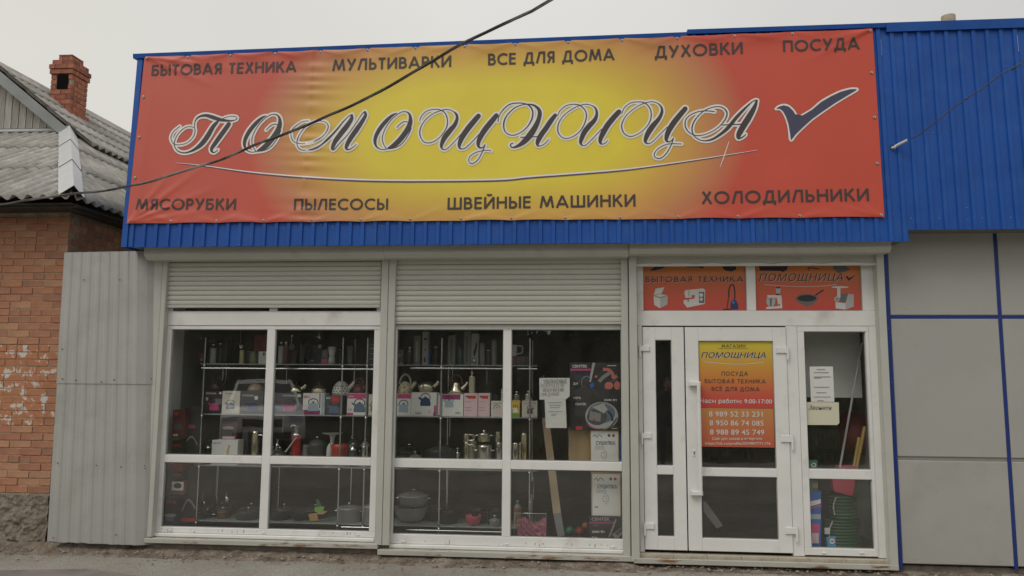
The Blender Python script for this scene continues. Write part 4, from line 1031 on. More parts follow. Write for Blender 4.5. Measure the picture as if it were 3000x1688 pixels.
# front slope of the low roof
O = Vector((Xe, Ye, ze)); S = Vector((-1, 0, 0)); T = Vector((0, run, zt-ze)); LT = T.length; T.normalize(); NN = Vector((0, -(zt-ze), run)).normalized()
rr = random.Random(5)
rows = [(0, .36), (.34, .68), (.66, 1.0)]
for (a, c) in rows:
    for k in range(6):
        s0 = k*.98-.05*(k > 0); s1 = s0+1.05
        b = MB(); corr(b, O, S, T, NN, max(0.0, s0), s1, a*LT, c*LT+.04*(c < 1), clamp=lambda t: (hipdx*t/LT, 99))
        if k == 0 and hipdx*a > s1: continue
        b.build('roof_sheet', rr.choice(SLATE), house)
# right slope of the low roof, running back
slr = (zt-ze)/hipdx; O2 = Vector((Xe, Ye, ze)); S2 = Vector((0, 1, 0)); T2 = Vector((-hipdx, 0, zt-ze)); LT2 = T2.length; T2.normalize(); N2 = Vector((zt-ze, 0, hipdx)).normalized()
for (a, c) in rows:
    for k in range(6):
        s0 = k*.98-.05*(k > 0); s1 = s0+1.05
        b = MB(); corr(b, O2, S2, T2, N2, max(0.0, s0), s1, a*LT2, c*LT2+.04*(c < 1), clamp=lambda t: (run*t/LT2, 99))
        b.build('roof_sheet', rr.choice(SLATE), house)
# white hip flashing in three lapped pieces
hipv = Vector((-hipdx, run, zt-ze)); hl = hipv.length; hd_ = hipv.normalized()
WFL = mat('white_flashing', (.56, .57, .58), .4, metal=.2, var=.06)
nup = Vector((0, 0, 1))
for k in range(3):
    a = k*hl/3-.03; c = (k+1)*hl/3+.02; b = MB(); vs = []
    for tt, lf in ((a, .110), (c, .096)):
        base = Vector((Xe, Ye, ze))+hd_*tt+Vector((0, 0, lf))
        dl = Vector((-1, 0, 0))*.16+Vector((0, 0, -.075)); dr = Vector((0, 1, 0))*.18+Vector((0, 0, -.075))
        jog = .01*rr.uniform(-1, 1)
        vs += [base+dl*(1+jog), base+Vector((0, 0, .02)), base+dr*(1-jog)]
    vs2 = [v-Vector((0, 0, .004)) for v in vs]
    b.add(vs+vs2, [(0,1,4,3), (1,2,5,4), (6,9,10,7), (7,10,11,8), (0,6,7,1), (1,7,8,2), (3,4,10,9), (4,5,11,10), (0,3,9,6), (2,8,11,5)]); b.build('hip_flashing', WFL, house)
# horizontal flashing where the low roof meets the gable
b = MB(); b.prism([(top.x+.02, Yg-.14, zt-.03), (top.x+.02, Yg-.005, zt+.05), (top.x+.02, Yg+.01, zt+.05), (top.x+.02, Yg-.13, zt-.045)], (-4.5, 0, 0)); b.build('wall_flashing', WFL, house)
# eaves boards, shade under the roof put into their near-black colour
b = MB(); b.box(Xe-7, Xe-.03, Ye+.12, Ye+.145, ze-.075, ze-.045); b.box(Xe-.155, Xe-.13, Ye+.146, 8, ze-.075, ze-.045); b.build('eaves_board', mat('shaded_old_wood', (.045, .038, .032), .9, var=.3, vscale=8, stretch=(1, 1, 6)), house)
b = MB(); b.box(Xe-7, Xe-.06, Ye+.08, 8, ze-.05, ze-.035); b.build('eaves_soffit', MATS['shaded_old_wood'], house)
# --- main gable roof
G = Vector((0, Yg-.16, 0))
p_e = at(214, 380, Yg-.16); p_p = at(-40, 166, Yg-.16)
mx_ = (p_p.z-p_e.z)/(p_e.x-p_p.x); print('gable slope deg', math.degrees(math.atan(mx_)))
TT = Vector((p_p.x-p_e.x, 0, p_p.z-p_e.z)); LTm = TT.length; TT.normalize(); NM = Vector((-TT.z, 0, TT.x)); NM = NM if NM.z > 0 else -NM
ext = .35   # roof continues below where the barge ends
O3 = Vector((p_e.x, Yg-.16, p_e.z))-TT*ext; Lm = LTm+ext
nrow = 5
for r in range(nrow):
    for k in range(7):
        b = MB(); s0 = k*.98-.05*(k > 0); corr(b, O3, Vector((0, 1, 0)), TT, NM, s0, s0+1.05, Lm*r/nrow, Lm*(r+1)/nrow+.05*(r < nrow-1))
        b.build('roof_sheet', rr.choice(SLATE), house)
ridge = O3+TT*Lm
# other slope and ridge cap
TL_ = Vector((-TT.x*-1*-1, 0, -TT.z)) ; TL_ = Vector((TT.x, 0, -TT.z))
b = MB(); b.prism([ridge+Vector((0, 0, 0)), ridge+TL_*Lm, ridge+TL_*Lm-Vector((0, 0, .03)), ridge-Vector((0, 0, .03))], (0, 6.8, 0)); b.build('rear_roof_slope', SLATE[1], house)
b = MB(); b.prism([ridge+Vector((.13, 0, -.09)), ridge+Vector((0, 0, .035)), ridge+Vector((-.13, 0, -.09)), ridge+Vector((0, 0, .02))], (0, 6.8, 0)); b.build('ridge_cap', SLATE[0], house)
# barge board
BARGE = mat('grey_barge_board', (.26, .27, .265), .7, var=.12, vscale=4, stretch=(1, 1, 1))
wv = Vector((0, 0, -.17)); a0 = O3+TT*(ext-.02)-NM*.03; a1 = O3+TT*Lm-NM*.03
b = MB(); b.prism([a0+Vector((0, -.05, 0)), a1+Vector((0, -.05, 0)), a1+Vector((0, -.05, 0))+wv*1.1, a0+Vector((0, -.05, 0))+wv], (0, .03, 0)); b.build('barge_board', BARGE, house)
# gable boards
WOODG = [mat('weathered_board_%d' % i, c, .9, var=.22, vscale=6, stretch=(6, 1, .6), bump=.3, bscale=30) for i, c in enumerate(((.36, .34, .30), (.31, .29, .26), (.40, .38, .345)))]
x = p_e.x-.06; k = 0; bw = .112
while x > p_p.x-1.6:
    xr, xl = x, x-bw+.012
    def zroof(q):
        dd = (p_e.x-q); pk = p_e.x-p_p.x
        return (p_e.z+mx_*dd if dd < pk else p_p.z-mx_*(dd-pk))-.08
    if zroof(xr) > zt+.06:
        pr = [(xl, zt+.045), (xr, zt+.045), (xr, zroof(xr)), (xl, zroof(xl))]
        yo = rr.uniform(-.004, .004)
        b = MB(); b.prism([(q, Yg-.03+yo, z) for q, z in pr], (0, .022, 0)); b.build('gable_board', rr.choice(WOODG), house)
    x -= bw; k += 1
b = MB(); b.prism([(p_e.x-.05, Yg+.002, zt-.1), (p_p.x, Yg+.002, p_p.z-.12), (p_p.x-2.5, Yg+.002, zt-.1)], (0, .03, 0)); b.build('gable_backing', MATS['shaded_old_wood'], house)
b = MB(); b.box(p_e.x-4.5, p_e.x-.1, Yg+.04, 7.5, ze-.1, zt); b.build('attic_wall', MATS['shaded_old_wood'], house)
# --- chimney, brick by brick
def roofpt(px, py):  # on main right slope
    return at_plane(px, py, O3, NM)
cb = roofpt(205, 334); print('chimney base guess', cb)
yc = cb.y
cR = at(205, 290, yc)   # front right corner line
cw, cdp = .50, .62
sc_ = (yc+CAM_D)
xr_c = X(205, 300, yc); xl_c = X(147, 260, yc); cw = xr_c-xl_c; 
zt_c = Z(200, 187, yc); zb_c = Z(205, 345, yc)
# depth from right face width
import itertools
dR = 0
for q in range(1, 200):
    if X(252, 260, yc+q*.01) < xr_c+0 or True:
        v = Vector((xr_c, yc+q*.01, zt_c)); w = v-CAM; pxx = 1500+FPX*w.dot(RT)/w.dot(FWD)
        if pxx > 250: dR = q*.01; break
print('chimney w,d', cw, dR, zt_c, zb_c)
dR = min(max(dR, .4), 1.3)
chim = MB().box(xl_c+.01, xr_c-.01, yc+.01, yc+dR-.01, zb_c-.5, zt_c-.02).build('chimney', MORT, house)
nb = 12; hC = (zt_c-(zb_c-.1))/nb; cc = 0
CBR = [mat('chimney_%d' % i, c, .9, var=.2, vscale=9, bump=.5, bscale=60) for i, c in enumerate(((.40, .15, .085), (.34, .12, .075), (.30, .11, .07), (.24, .09, .06)))]
def ring(x0, x1, y0, y1, z0, h, odd, skip=None):
    global cc
    nF = max(2, round((x1-x0)/.20)); nR = max(2, round((y1-y0)/.24))
    th = .08
    for i in range(nF+ (1 if odd else 0)):
        wF = (x1-x0)/nF; a = x0+(i-(.5 if odd else 0))*wF; c = min(x1, a+wF); a = max(x0, a)
        if c-a < .03: continue
        if skip and skip(a, c): continue
        o = brick(chim, a+.004, c-.004, y0, y0+th, z0, z0+h-.010, rb.choices(CBR, (4, 3, 3, 1))[0]); cc += 1
    for i in range(nR+(0 if odd else 1)):
        wR = (y1-y0-th)/nR; a = y0+th+(i-(0 if odd else .5))*wR; c = min(y1, a+wR); a = max(y0+th, a)
        if c-a < .03: continue
        brick(chim, x1-th, x1, a+.004, c-.004, z0, z0+h-.010, rb.choices(CBR, (4, 3, 3, 1))[0]); cc += 1
for k in range(nb+2):
    z0 = zb_c-.1+k*hC; e = 0
    if k == nb-2: e = .02
    if k == nb-1: e = .03
    if k == nb: e = .0
    if k == nb+1: e = -.06
    if k < 3: e = .035+.02*(2-k)
    if k == nb+1:
        pass
    sk = None
    if k in (nb-3, nb-4, nb-5): sk = lambda a, c: (a+c)/2 > xl_c+cw*.28 and (a+c)/2 < xl_c+cw*.86
    ring(xl_c-e, xr_c+e, yc-e, yc+dR+e, z0, hC, k % 2, sk)
Bx('chimney_cap', CBR[2], house, xl_c+.06, xr_c-.06, yc+.06, yc+dR-.06, zb_c-.1+(nb+2)*hC-.002, zb_c-.1+(nb+2)*hC+.015)
Bx('flue_opening', mat('opening_black', (.012, .011, .010), 1.0, spec=0), house, xl_c+cw*.30, xl_c+cw*.84, yc-.004, yc+.012, zb_c-.1+(nb-5)*hC, zb_c-.1+(nb-2)*hC-.01)  # flat black plate, the dark of the hollow put into its colour
b = MB(); b.box(xl_c-.02, xr_c+.05, yc-.05, yc+dR+.05, zb_c-.9, zb_c-.11); b.build('chimney_collar', mat('zinc_collar', (.22, .23, .22), .6), house)
print('chimney bricks', cc)
# ================================================================== POSTERS ON THE DOOR UNIT
def grad_mat(name, stops, z0, z1, rough=.4):
    """printed gradient: colour by height on the sheet itself (object space)"""
    m = bpy.data.materials.new(name); m.use_nodes = True; t = m.node_tree; bs = t.nodes['Principled BSDF']; lk = t.links.new
    tc = t.nodes.new('ShaderNodeTexCoord'); sp = t.nodes.new('ShaderNodeSeparateXYZ'); lk(tc.outputs['Object'], sp.inputs[0])
    mr = t.nodes.new('ShaderNodeMapRange'); mr.inputs[1].default_value = 0; mr.inputs[2].default_value = z1-z0; lk(sp.outputs[2], mr.inputs[0])
    r = t.nodes.new('ShaderNodeValToRGB'); lk(mr.outputs[0], r.inputs[0])
    while len(r.color_ramp.elements) < len(stops): r.color_ramp.elements.new(.5)
    for e, (p, c) in zip(r.color_ramp.elements, stops): e.position = p; e.color = (*c, 1)
    lk(r.outputs[0], bs.inputs['Base Color']); bs.inputs['Roughness'].default_value = rough
    return m
cR_, cO_, cY_ = (.56, .075, .06), (.58, .24, .06), (.62, .52, .04)
def pm(Y): return lambda x, y, l=0.0: at(x, y, Y-l)
def poly(b, pts, mi, Y, l, T): b.add([at(*T(x, y), Y-l) for x, y in pts], [tuple(range(len(pts)))], mi)
YPo = YG-.006
def poster(label, x0, x1, z0, z1, stops, Y, name='poster', cat='poster'):
    t = thing(name, label, cat, ((x0+x1)/2, Y, z0))
    b = MB(); n = 12; vs = []
    for j in range(n+1):
        for i in range(n+1):
            x = x0+(x1-x0)*i/n; z = z0+(z1-z0)*j/n; vs.append((x, Y-.0008*abs(noise.noise(Vector((x*4, z*6, 2)))), z))
    for (x, z) in ((x0, z0), (x1, z0), (x1, z1), (x0, z1)): vs.append((x, Y+.0015, z))
    b.add(vs, [(j*(n+1)+i, j*(n+1)+i+1, (j+1)*(n+1)+i+1, (j+1)*(n+1)+i) for j in range(n) for i in range(n)]); b.build('sheet', grad_mat('poster_print', stops, z0, z1), t)
    return t
PEN = flat('pencil_grey', (.17, .17, .18))
TF = lambda x, y: (1880+x/3.903, 760+y/3.903)
GY_ = [flat('photo_white', (.60, .60, .57)), flat('photo_grey', (.25, .25, .24)), flat('photo_black', (.03, .03, .035)), flat('photo_navy', (.03, .045, .13)), flat('photo_silver', (.42, .42, .40)), flat('photo_steel', (.14, .14, .14)), flat('photo_blue', (.05, .16, .45)), flat('photo_brown', (.14, .05, .035))]
pp1 = poster('orange red poster with chest freezer, sewing machine and vacuum cleaner pictures above the door', pc[0][0]+.004, pc[0][1]-.004, pz0+.004, pz1-.004, [(0, cR_), (.55, (.57, .13, .06)), (1, cO_)], YPo)
pp2 = poster('orange red poster with mixer, frying pan and meat grinder pictures above the fixed window', pc[1][0]+.004, pc[1][1]-.004, pz0+.004, pz1-.004, [(0, cR_), (.55, (.57, .13, .06)), (1, cO_)], YPo)
def tx2(s, T, x0, y0, x1, y1, c, m, par, Y, **k):
    a = at(*T(x0, y0), Y); b_ = at(*T(x1, y1), Y); cp = (at(*T(x0, y0-c), Y)-a).length
    if all(c in GL for c in s):
        k = {q: w for q, w in k.items() if q in ('off',)}
        return stext(s, a, b_, cp, m, par, hw=.088 if T is TF else (.035 if m is PEN else .066), gap=.2 if y0 > 240 and cp > .05 and T is TF else .17, **k)
    return text(s, a, b_, cp, m, par, **k)
DKP = flat('dark_print', (.06, .045, .05)); CRP = flat('cream_print', (.55, .42, .35)); WHP = flat('white_print_small', (.66, .60, .56))
tx2("БЫТОВАЯ ТЕХНИКА", TF, 50, 267, 1164, 262, 62, CRP, pp1, YPo-.0015, bold=.03, space=1.5, off=.0006)
tx2("БЫТОВАЯ ТЕХНИКА", TF, 46, 262, 1160, 257, 62, DKP, pp1, YPo-.0015, bold=.03, space=1.5, off=.0018)
tx2("ПОМОЩНИЦА", TF, 1348, 257, 2306, 252, 80, CRP, pp2, YPo-.0015, bold=.0, shear=.28, space=1.15, off=.0006)
tx2("ПОМОЩНИЦА", TF, 1342, 250, 2300, 245, 80, DKP, pp2, YPo-.0015, bold=.0, shear=.28, space=1.15, off=.0018)
def pics(t, items, name='picture'):
    for its in items:
        b = MB()
        for k, (mi, pts) in enumerate(its): poly(b, pts, mi, YPo, .0016+k*.0002, TF)
        b.build(name, GY_, t)
def rect(x0, y0, x1, y1): return [(x0, y0), (x1, y0), (x1, y1), (x0, y1)]
def stroke(pts, w):
    q = catmull([(x, y, w) for x, y in pts], 4); L_, R_ = [], []
    for i in range(len(q)):
        a = q[max(i-1, 0)]; c = q[min(i+1, len(q)-1)]; dx, dy = c[0]-a[0], c[1]-a[1]; l = math.hypot(dx, dy) or 1
        L_.append((q[i][0]-dy/l*w, q[i][1]+dx/l*w)); R_.append((q[i][0]+dy/l*w, q[i][1]-dx/l*w))
    return L_+R_[::-1]
pics(pp1, [[(0, [(135, 415), (160, 335), (262, 318), (225, 395)]), (1, [(135, 412), (205, 392), (298, 408), (210, 440)]), (0, [(148, 416), (205, 398), (285, 410), (212, 432)]), (0, [(135, 420), (210, 445), (208, 560), (142, 520)]), (4, [(210, 445), (298, 412), (294, 515), (208, 560)])],
           [(0, [(485, 375), (500, 352), (700, 332), (725, 350), (722, 510), (520, 552), (478, 500), (478, 468), (600, 450), (612, 410), (570, 408), (570, 438), (500, 440)]), (5, rect(655, 372, 716, 500)), (0, ell(680, 408, 22, 22)), (0, ell(680, 457, 18, 18)), (1, rect(536, 358, 545, 425)), (2, rect(526, 455, 536, 485))],
           [(3, [(1018, 490), (1045, 462), (1080, 470), (1104, 520), (1105, 572), (1015, 575)]), (6, ell(1048, 492, 18, 18)), (2, rect(930, 566, 1015, 580)), (7, stroke([(998, 430), (985, 490), (975, 565)], 7)), (2, stroke([(995, 430), (1000, 340), (1025, 290), (1055, 310), (1065, 400), (1060, 465)], 7))],
           [(3, [(90, 128), (150, 85), (280, 72), (250, 100), (150, 128)])], [(2, [(480, 70), (720, 70), (700, 105), (640, 92), (520, 90)])], [(2, [(920, 70), (1080, 70), (1080, 115), (1030, 138), (960, 130), (930, 105)])]])
pics(pp2, [[(0, [(1435, 410), (1590, 408), (1600, 430), (1608, 560), (1425, 568), (1425, 545), (1560, 535), (1545, 440), (1435, 440)]), (4, [(1425, 445), (1530, 445), (1525, 510), (1495, 540), (1450, 540), (1425, 500)]), (5, [(1465, 450), (1490, 450), (1485, 535), (1465, 535)]), (4, [(1530, 325), (1590, 325), (1585, 395), (1540, 395)]), (2, rect(1535, 318, 1585, 332)), (2, rect(1538, 392, 1580, 410)), (2, ell(1572, 520, 8, 10))],
           [(5, [(1752, 455), (1800, 405), (1900, 392), (1985, 408), (2022, 455), (1950, 520), (1880, 538), (1810, 505)]), (2, ell(1888, 445, 110, 38)), (2, stroke([(1985, 412), (2040, 375), (2080, 352)], 8))],
           [(0, [(2215, 490), (2330, 500), (2330, 575), (2218, 560)]), (4, [(2330, 500), (2360, 395), (2425, 400), (2425, 540), (2330, 575)]), (5, [(2230, 430), (2290, 395), (2360, 395), (2330, 500), (2250, 480)]), (0, rect(2235, 318, 2272, 440)), (0, ell(2268, 318, 100, 12)), (4, ell(2232, 455, 32, 32)), (1, ell(2235, 455, 16, 16))],
           [(2, [(1340, 70), (1670, 70), (1660, 118), (1610, 148), (1590, 132), (1350, 128)])], [(7, [(1870, 70), (2030, 70), (1960, 80)]), (7, stroke([(1910, 128), (1905, 98), (1935, 98), (2025, 110)], 6))], [(5, [(2185, 70), (2320, 70), (2385, 110), (2330, 140), (2250, 158), (2200, 120)])],
           [(0, stroke([(1400, 288), (1600, 303), (1850, 312), (2060, 305), (2230, 288)], 2.5))], [(2, [(2330, 195), (2350, 190), (2372, 215), (2455, 172), (2368, 248)])]])
b = 0
# main door poster
TD = lambda x, y: (2020+x/4.1407, 980+y/4.1407)
dpx0, dpx1 = (X(2039.5, 1000, YDP)+X(2053, 1195, YDP))/2+.004, X(2264, 1100, YDP)-.002
dz1 = Z(2150, 1001, YDP)-.001; dz0 = Z(2160, 1196, YDP)
YDo = YD-.012+.024
t3 = poster('yellow to red door poster with shop name and opening hours, upper one on the glass', pB0+.003, pB1-.003, dz0, dz1, [(0, (.55, .06, .055)), (.2, (.55, .10, .06)), (.62, (.60, .30, .05)), (1, (.62, .52, .05))], YDo)
t4 = poster('orange paper with three phone numbers stuck under the yellow door poster', pB0+.006, pB1-.010, Z(2160, 1310, YDP), dz0-.002, [(0, (.50, .10, .055)), (.55, (.52, .18, .07)), (1, (.52, .25, .08))], YDo-.0005)
NVP = flat('dark_navy_print', (.03, .03, .09))
for s, x0, y0, x1, y1, c, m, k in (("МАГАЗИН", 388, 160, 680, 160, 40, DKP, dict(bold=.0)), ("ПОСУДА", 388, 500, 710, 500, 50, DKP, dict(space=1.1)), ("БЫТОВАЯ ТЕХНИКА", 184, 590, 926, 595, 50, DKP, dict(space=1.1)), ("ВСЁ ДЛЯ ДОМА", 268, 684, 850, 690, 50, DKP, dict(space=1.1)), ("Часы работы: 9:00-17:00", 134, 830, 1000, 838, 50, WHP, dict(bold=.018, space=1.05))):
    tx2(s, TD, x0, y0, x1, y1, c, m, t3, YDo-.0015, off=.0012, **k)
tx2("ПОМОЩНИЦА", TD, 150, 290, 932, 290, 62, WHP, t3, YDo-.0015, off=.0006, shear=.28, bold=.005)
tx2("ПОМОЩНИЦА", TD, 144, 283, 926, 283, 62, NVP, t3, YDo-.0015, off=.0018, shear=.28, bold=.005)
bb = MB(); poly(bb, stroke([(180, 333), (380, 352), (590, 362), (780, 352), (905, 337)], 3.5), 0, YDo-.0015, .001, TD); bb.build('swoosh_line', WHP, t3)
bb = MB(); poly(bb, rect(345, 170, 712, 173), 0, YDo-.0015, .001, TD); bb.build('rule_line', DKP, t3)
for s, x0, y0, x1, y1, c, k in (("8 989 52 33 231", 235, 995, 888, 998, 62, {}), ("8 950 86 74 085", 243, 1103, 900, 1108, 62, {}), ("8 988 89 45 749", 248, 1214, 908, 1218, 62, {}), ("Сайт для заказа в интернете", 277, 1280, 880, 1280, 32, {}), ("https://ok.ru/profile/593987771176", 190, 1335, 984, 1340, 32, {})):
    tx2(s, TD, x0, y0, x1, y1, c, WHP, t4, YDo-.0025, off=.0014, bold=.012, space=1.04)
# papers
def paper(label, q, Y, mt=PAPER, curl=.0):
    P = [at(x, y, Y) for x, y in q]; c = sum(P, Vector())/len(P); t = thing('paper_notice', label, 'notice', (c.x, Y, min(p.z for p in P)))
    b = MB(); n = 8; vs = []; m_ = []
    if len(q) == 4:
        for j in range(n+1):
            for i in range(n+1):
                u, v = i/n, j/n; p = P[3].lerp(P[2], u).lerp(P[0].lerp(P[1], u), v); vs.append(p+Vector((0, -.002*abs(noise.noise(Vector((u*3, v*3, P[0].x)))), 0)))
        b.add(vs, [(j*(n+1)+i, j*(n+1)+i+1, (j+1)*(n+1)+i+1, (j+1)*(n+1)+i) for j in range(n) for i in range(n)])
    else: b.prism(P, (0, .001, 0))
    b.build('sheet', mt, t); return t
YPI = YG-.002
n1 = paper('white sheet with handwritten capital letters taped inside the right display window', [(1580, 1107.5), (1669, 1107.5), (1669, 1161), (1657, 1171), (1580.5, 1171)], YG+.010)
TW = lambda x, y: (1120+x/3.481, 900+y/3.481)
for s, x0, y0, x1, y1, c in (("УВАЖАЕМЫЕ", 1645, 782, 1885, 778, 42), ("ПОКУПАТЕЛИ", 1615, 822, 1855, 818, 36), ("ВХОД В МАГАЗИН", 1640, 864, 1850, 860, 36), ("ТАМ ДАЛЬШЕ", 1615, 908, 1805, 902, 34)):
    tx2(s, TW, x0, y0, x1, y1, c, PEN, n1, YG+.008, off=.0008, shear=-.1, space=.95)
n2 = paper('plain printed sheet hanging below the handwritten notice in the display window', [(1595.5, 1171), (1657, 1171), (1660.5, 1254), (1599, 1254)], YG+.012)
for x0, x1, y in ((1690, 1835, 974), (1705, 1820, 1000), (1710, 1810, 1025), (1695, 1835, 1065), (1720, 1780, 1090), (1722, 1770, 1105)):
    bb = MB(); poly(bb, rect(x0, y-2, x1, y+2), 0, YG+.008, .001, TW); bb.build('text_line', PEN, n2)
n3 = paper('tall white printed list behind the glass right of the door', [(2371.5, 1074), (2440, 1074), (2444.5, 1177.5), (2376, 1177.5)], YG-.003)
TR2 = lambda x, y: (1840+x/3.019, 720+y/3.019)
for x0, x1, y in ((1670, 1745, 1095), (1645, 1775, 1122), (1645, 1790, 1160), (1645, 1710, 1170), (1645, 1780, 1252), (1665, 1755, 1300), (1645, 1790, 1338), (1675, 1730, 1370)):
    bb = MB(); poly(bb, rect(x0, y-2.2, x1, y+2.2), 0, YG-.006, .001, TR2); bb.build('text_line', PEN, n3)
n4 = paper('cream card with a handwritten word taped under the white list', [(2359.5, 1178), (2457.5, 1179), (2459, 1240), (2452, 1245.5), (2363, 1245)], YG-.006, flat('cream_card', (.62, .60, .46), .8))
tx2("Звоните", lambda x, y: (1840+x/2.693, 1150+y/2.693), 1425, 135, 1600, 138, 32, INK, n4, YG-.009, off=.001, shear=.35, space=1.1)

# ================================================================== DISPLAY GOODS
def sz(px, py, Y=.42): return Z(px, py, Y)
YS0, YS1 = .34, .72     # front and back of the racks
zS = [sz(800, 1066, YS0), sz(700, 1213.5, YS0), sz(700, 1364, YS0), sz(700, 1527, YS0)]   # tops of the four shelves
SHG = mat('shelf_glass_edge', (.30, .34, .32), .25, var=.1)
def rack(label, xl, xr, pole_px, rails, hooks):
    t = thing('display_rack', label, 'shelf rack', ((xl+xr)/2, (YS0+YS1)/2, .13))
    for i, z in enumerate(zS): Bx('shelf', SHG, t, xl, xr, YS0, YS1, z-.010, z)
    for px in pole_px:
        x = X(px, 1215, YS0-.03)
        for yy in (YS0-.03, YS1+.02):
            b = MB(); b.tube([(x, yy, .13), (x, yy, 2.12)], .0085, 8); b.build('pole', CHROME, t)
        for z in zS:
            b = MB(); b.ball((x, YS0-.03, z-.02), .016, 8); b.tube([(x, YS0-.03, z-.02), (x, YS1+.02, z-.02)], .006, 6); b.build('clamp', CHROME, t)
    for (pa, pb, py) in rails:
        xa, xb_, z = X(pa, py, YS0-.045), X(pb, py, YS0-.045), Z((pa+pb)/2, py, YS0-.045)
        b = MB(); b.tube([(xa, YS0-.045, z), (xb_, YS0-.045, z)], .0085, 8); b.build('rail', CHROME, t)
    for px, z1_, z0_ in hooks:
        x = X(px, 1100, YS1); b = MB(); b.tube([(x, YS1-.1, z1_), (x, YS1-.1, z0_)], .005, 6); b.build('hanger_rod', CHROME, t)
    return t
rxa, rxm, rxb = X(580, 1215, YS0), X(1137, 1215, YS0), X(1574, 1215, YS0)
rack('chrome and glass shelf rack in the left display window', rxa, rxm-.02, (591, 999, 1072), [(591, 1120, 1080.5), (1000, 1125, 1546)], [(674, zS[0]-.01, zS[0]-.22), (850, zS[0]-.01, zS[0]-.2), (662, zS[2]-.02, zS[2]-.36), (840, zS[2]-.02, zS[2]-.48), (845, zS[1]-.02, zS[1]-.20)])
rack('chrome and glass shelf rack in the middle display window', rxm+.0, rxb, (1291, 1552), [(1202, 1475, 1079.5), (1515, 1574, 1080.5), (1190, 1472, 1556)], [(1331, zS[0]-.01, zS[0]-.20), (1430, zS[0]-.01, zS[0]-.2), (1325, zS[1]-.01, zS[1]-.22), (1321, zS[2]-.02, zS[2]-.38), (1594, zS[0]-.1, zS[1])])
PXB = [1066, 1213.5, 1364, 1527]
def span(px0, px1, pyt, sh, Y):
    z0 = zS[sh] if sh is not None else .13
    # pixel row where this shelf height is seen at depth Y
    lo, hi = 900, 1700
    for _ in range(30):
        m_ = (lo+hi)/2
        if Z((px0+px1)/2, m_, Y) > z0: lo = m_
        else: hi = m_
    py = (lo+hi)/2; ym = (py+pyt)/2
    return X(px0, ym, Y), X(px1, ym, Y), z0, Z((px0+px1)/2, pyt, Y)
PINK = flat('hot_pink_print', (.55, .07, .22)); LPINK = flat('pale_pink_card', (.70, .52, .54)); CREAM = flat('cream_box', (.66, .62, .54)); BOXW = flat('white_box', (.74, .74, .71)); BOXK = flat('black_box', (.025, .025, .028)); BOXG = flat('dark_grey_box', (.075, .08, .085)); BOXB = flat('blue_box', (.03, .12, .42)); KRAFT = flat('kraft_card', (.40, .29, .16), .85); MAG = flat('magenta_print', (.30, .03, .14)); NAVYK = flat('navy_enamel', (.03, .055, .16), .25); STB = flat('steel_blue_print', (.12, .16, .25)); YEL = flat('yellow_print', (.62, .42, .08)); GRN = flat('green_print', (.18, .34, .07)); REDP = flat('red_print', (.50, .05, .05)); LBL = flat('pale_blue_print', (.35, .45, .52))
PM = [BOXW, BOXK, BOXG, PINK, LPINK, CREAM, BOXB, MAG, NAVYK, STB, YEL, GRN, REDP, LBL, PEN, GY_[1], GY_[4], GY_[5]]
PN = dict(w=0, k=1, g=2, p=3, lp=4, c=5, b=6, m=7, n=8, s=9, y=10, gr=11, r=12, lb=13, pe=14, gg=15, si=16, st=17)
def kettle_pic(cx, cy, r, body, hd, flip=1):
    """print units 0..1 of the box face"""
    return [(hd, [(cx+flip*a, q) for a, q in stroke([(-r*.95, cy+r*.35), (-r*.8, cy+r*1.25), (0, cy+r*1.6), (r*.8, cy+r*1.25), (r*.9, cy+r*.5)], r*.085)]),
            (body, [(cx+flip*a, q) for a, q in [(-r, cy-r*.8), (r, cy-r*.8), (r*1.05, cy-r*.3), (r*.85, cy+r*.5), (r*.35, cy+r*.85), (-r*.35, cy+r*.85), (-r*.85, cy+r*.5), (-r*1.05, cy-r*.3)]]),
            (body, [(cx+flip*a, q) for a, q in [(-r*.8, cy+.2*r), (-r*1.5, cy+r*.75), (-r*1.3, cy+r*.95), (-r*.6, cy+r*.6)]]), (hd, [(cx+flip*a, q) for a, q in ell(0, cy+r*.92, r*.22, r*.16, 8)])]
def carton(label, px0, px1, pyt, sh, Y=.40, dp=.14, mt=BOXW, pics=(), texts=(), cat='box', name='product_box', zfix=None, top=None, group=None):
    x0, x1, z0, z1 = span(px0, px1, pyt, sh, Y)
    if zfix: z0, z1 = zfix
    t = thing(name, label, cat, ((x0+x1)/2, Y+dp/2, z0), group)
    b = MB(); b.cbox(x0, x1, Y, Y+dp, z0, z1, .002); b.build('carton', mt, t)
    w, h = x1-x0, z1-z0
    k = 0
    for pc_ in pics:
        b = MB()
        for (mi, pts) in pc_:
            k += 1; b.add([(x0+w*min(max(u, .01), .99), Y-.0006-k*.0002, z0+(h if min(1, w/h) else h)*min(max(v, .01), .99)) for u, v in pts], [tuple(range(len(pts)))], PN[mi] if isinstance(mi, str) else mi)
        b.build('printed_picture', PM, t)
    for (s, u0, v0, u1, cp, m_) in texts:
        text(s, (x0+w*u0, Y-.001-k*.0002, z0+h*v0), (x0+w*u1, Y-.001-k*.0002, z0+h*v0), h*cp, m_, t, off=.0012, bold=.01)
    return t
R4 = lambda a, b_, c, d: [(a, b_), (c, b_), (c, d), (a, d)]
WT = BOXW
def asp(px0, px1, pyt, pyb): return (px1-px0)/(pyb-pyt)
def kp(cx, cy, rx, body, hd, a, flip=1):  # aspect-correct kettle picture
    q = kettle_pic(0, 0, 1, body, hd, flip); return [(m_, [(cx+x*rx, cy+y*rx*a) for x, y in pts]) for m_, pts in q]
W1 = lambda x: 450+x/3.68; H1 = lambda y: 900+y/3.68
W2 = lambda x: 1120+x/3.481; H2 = lambda y: 900+y/3.481
L1 = lambda x: 450+x/3.623; M1 = lambda y: 1200+y/3.623
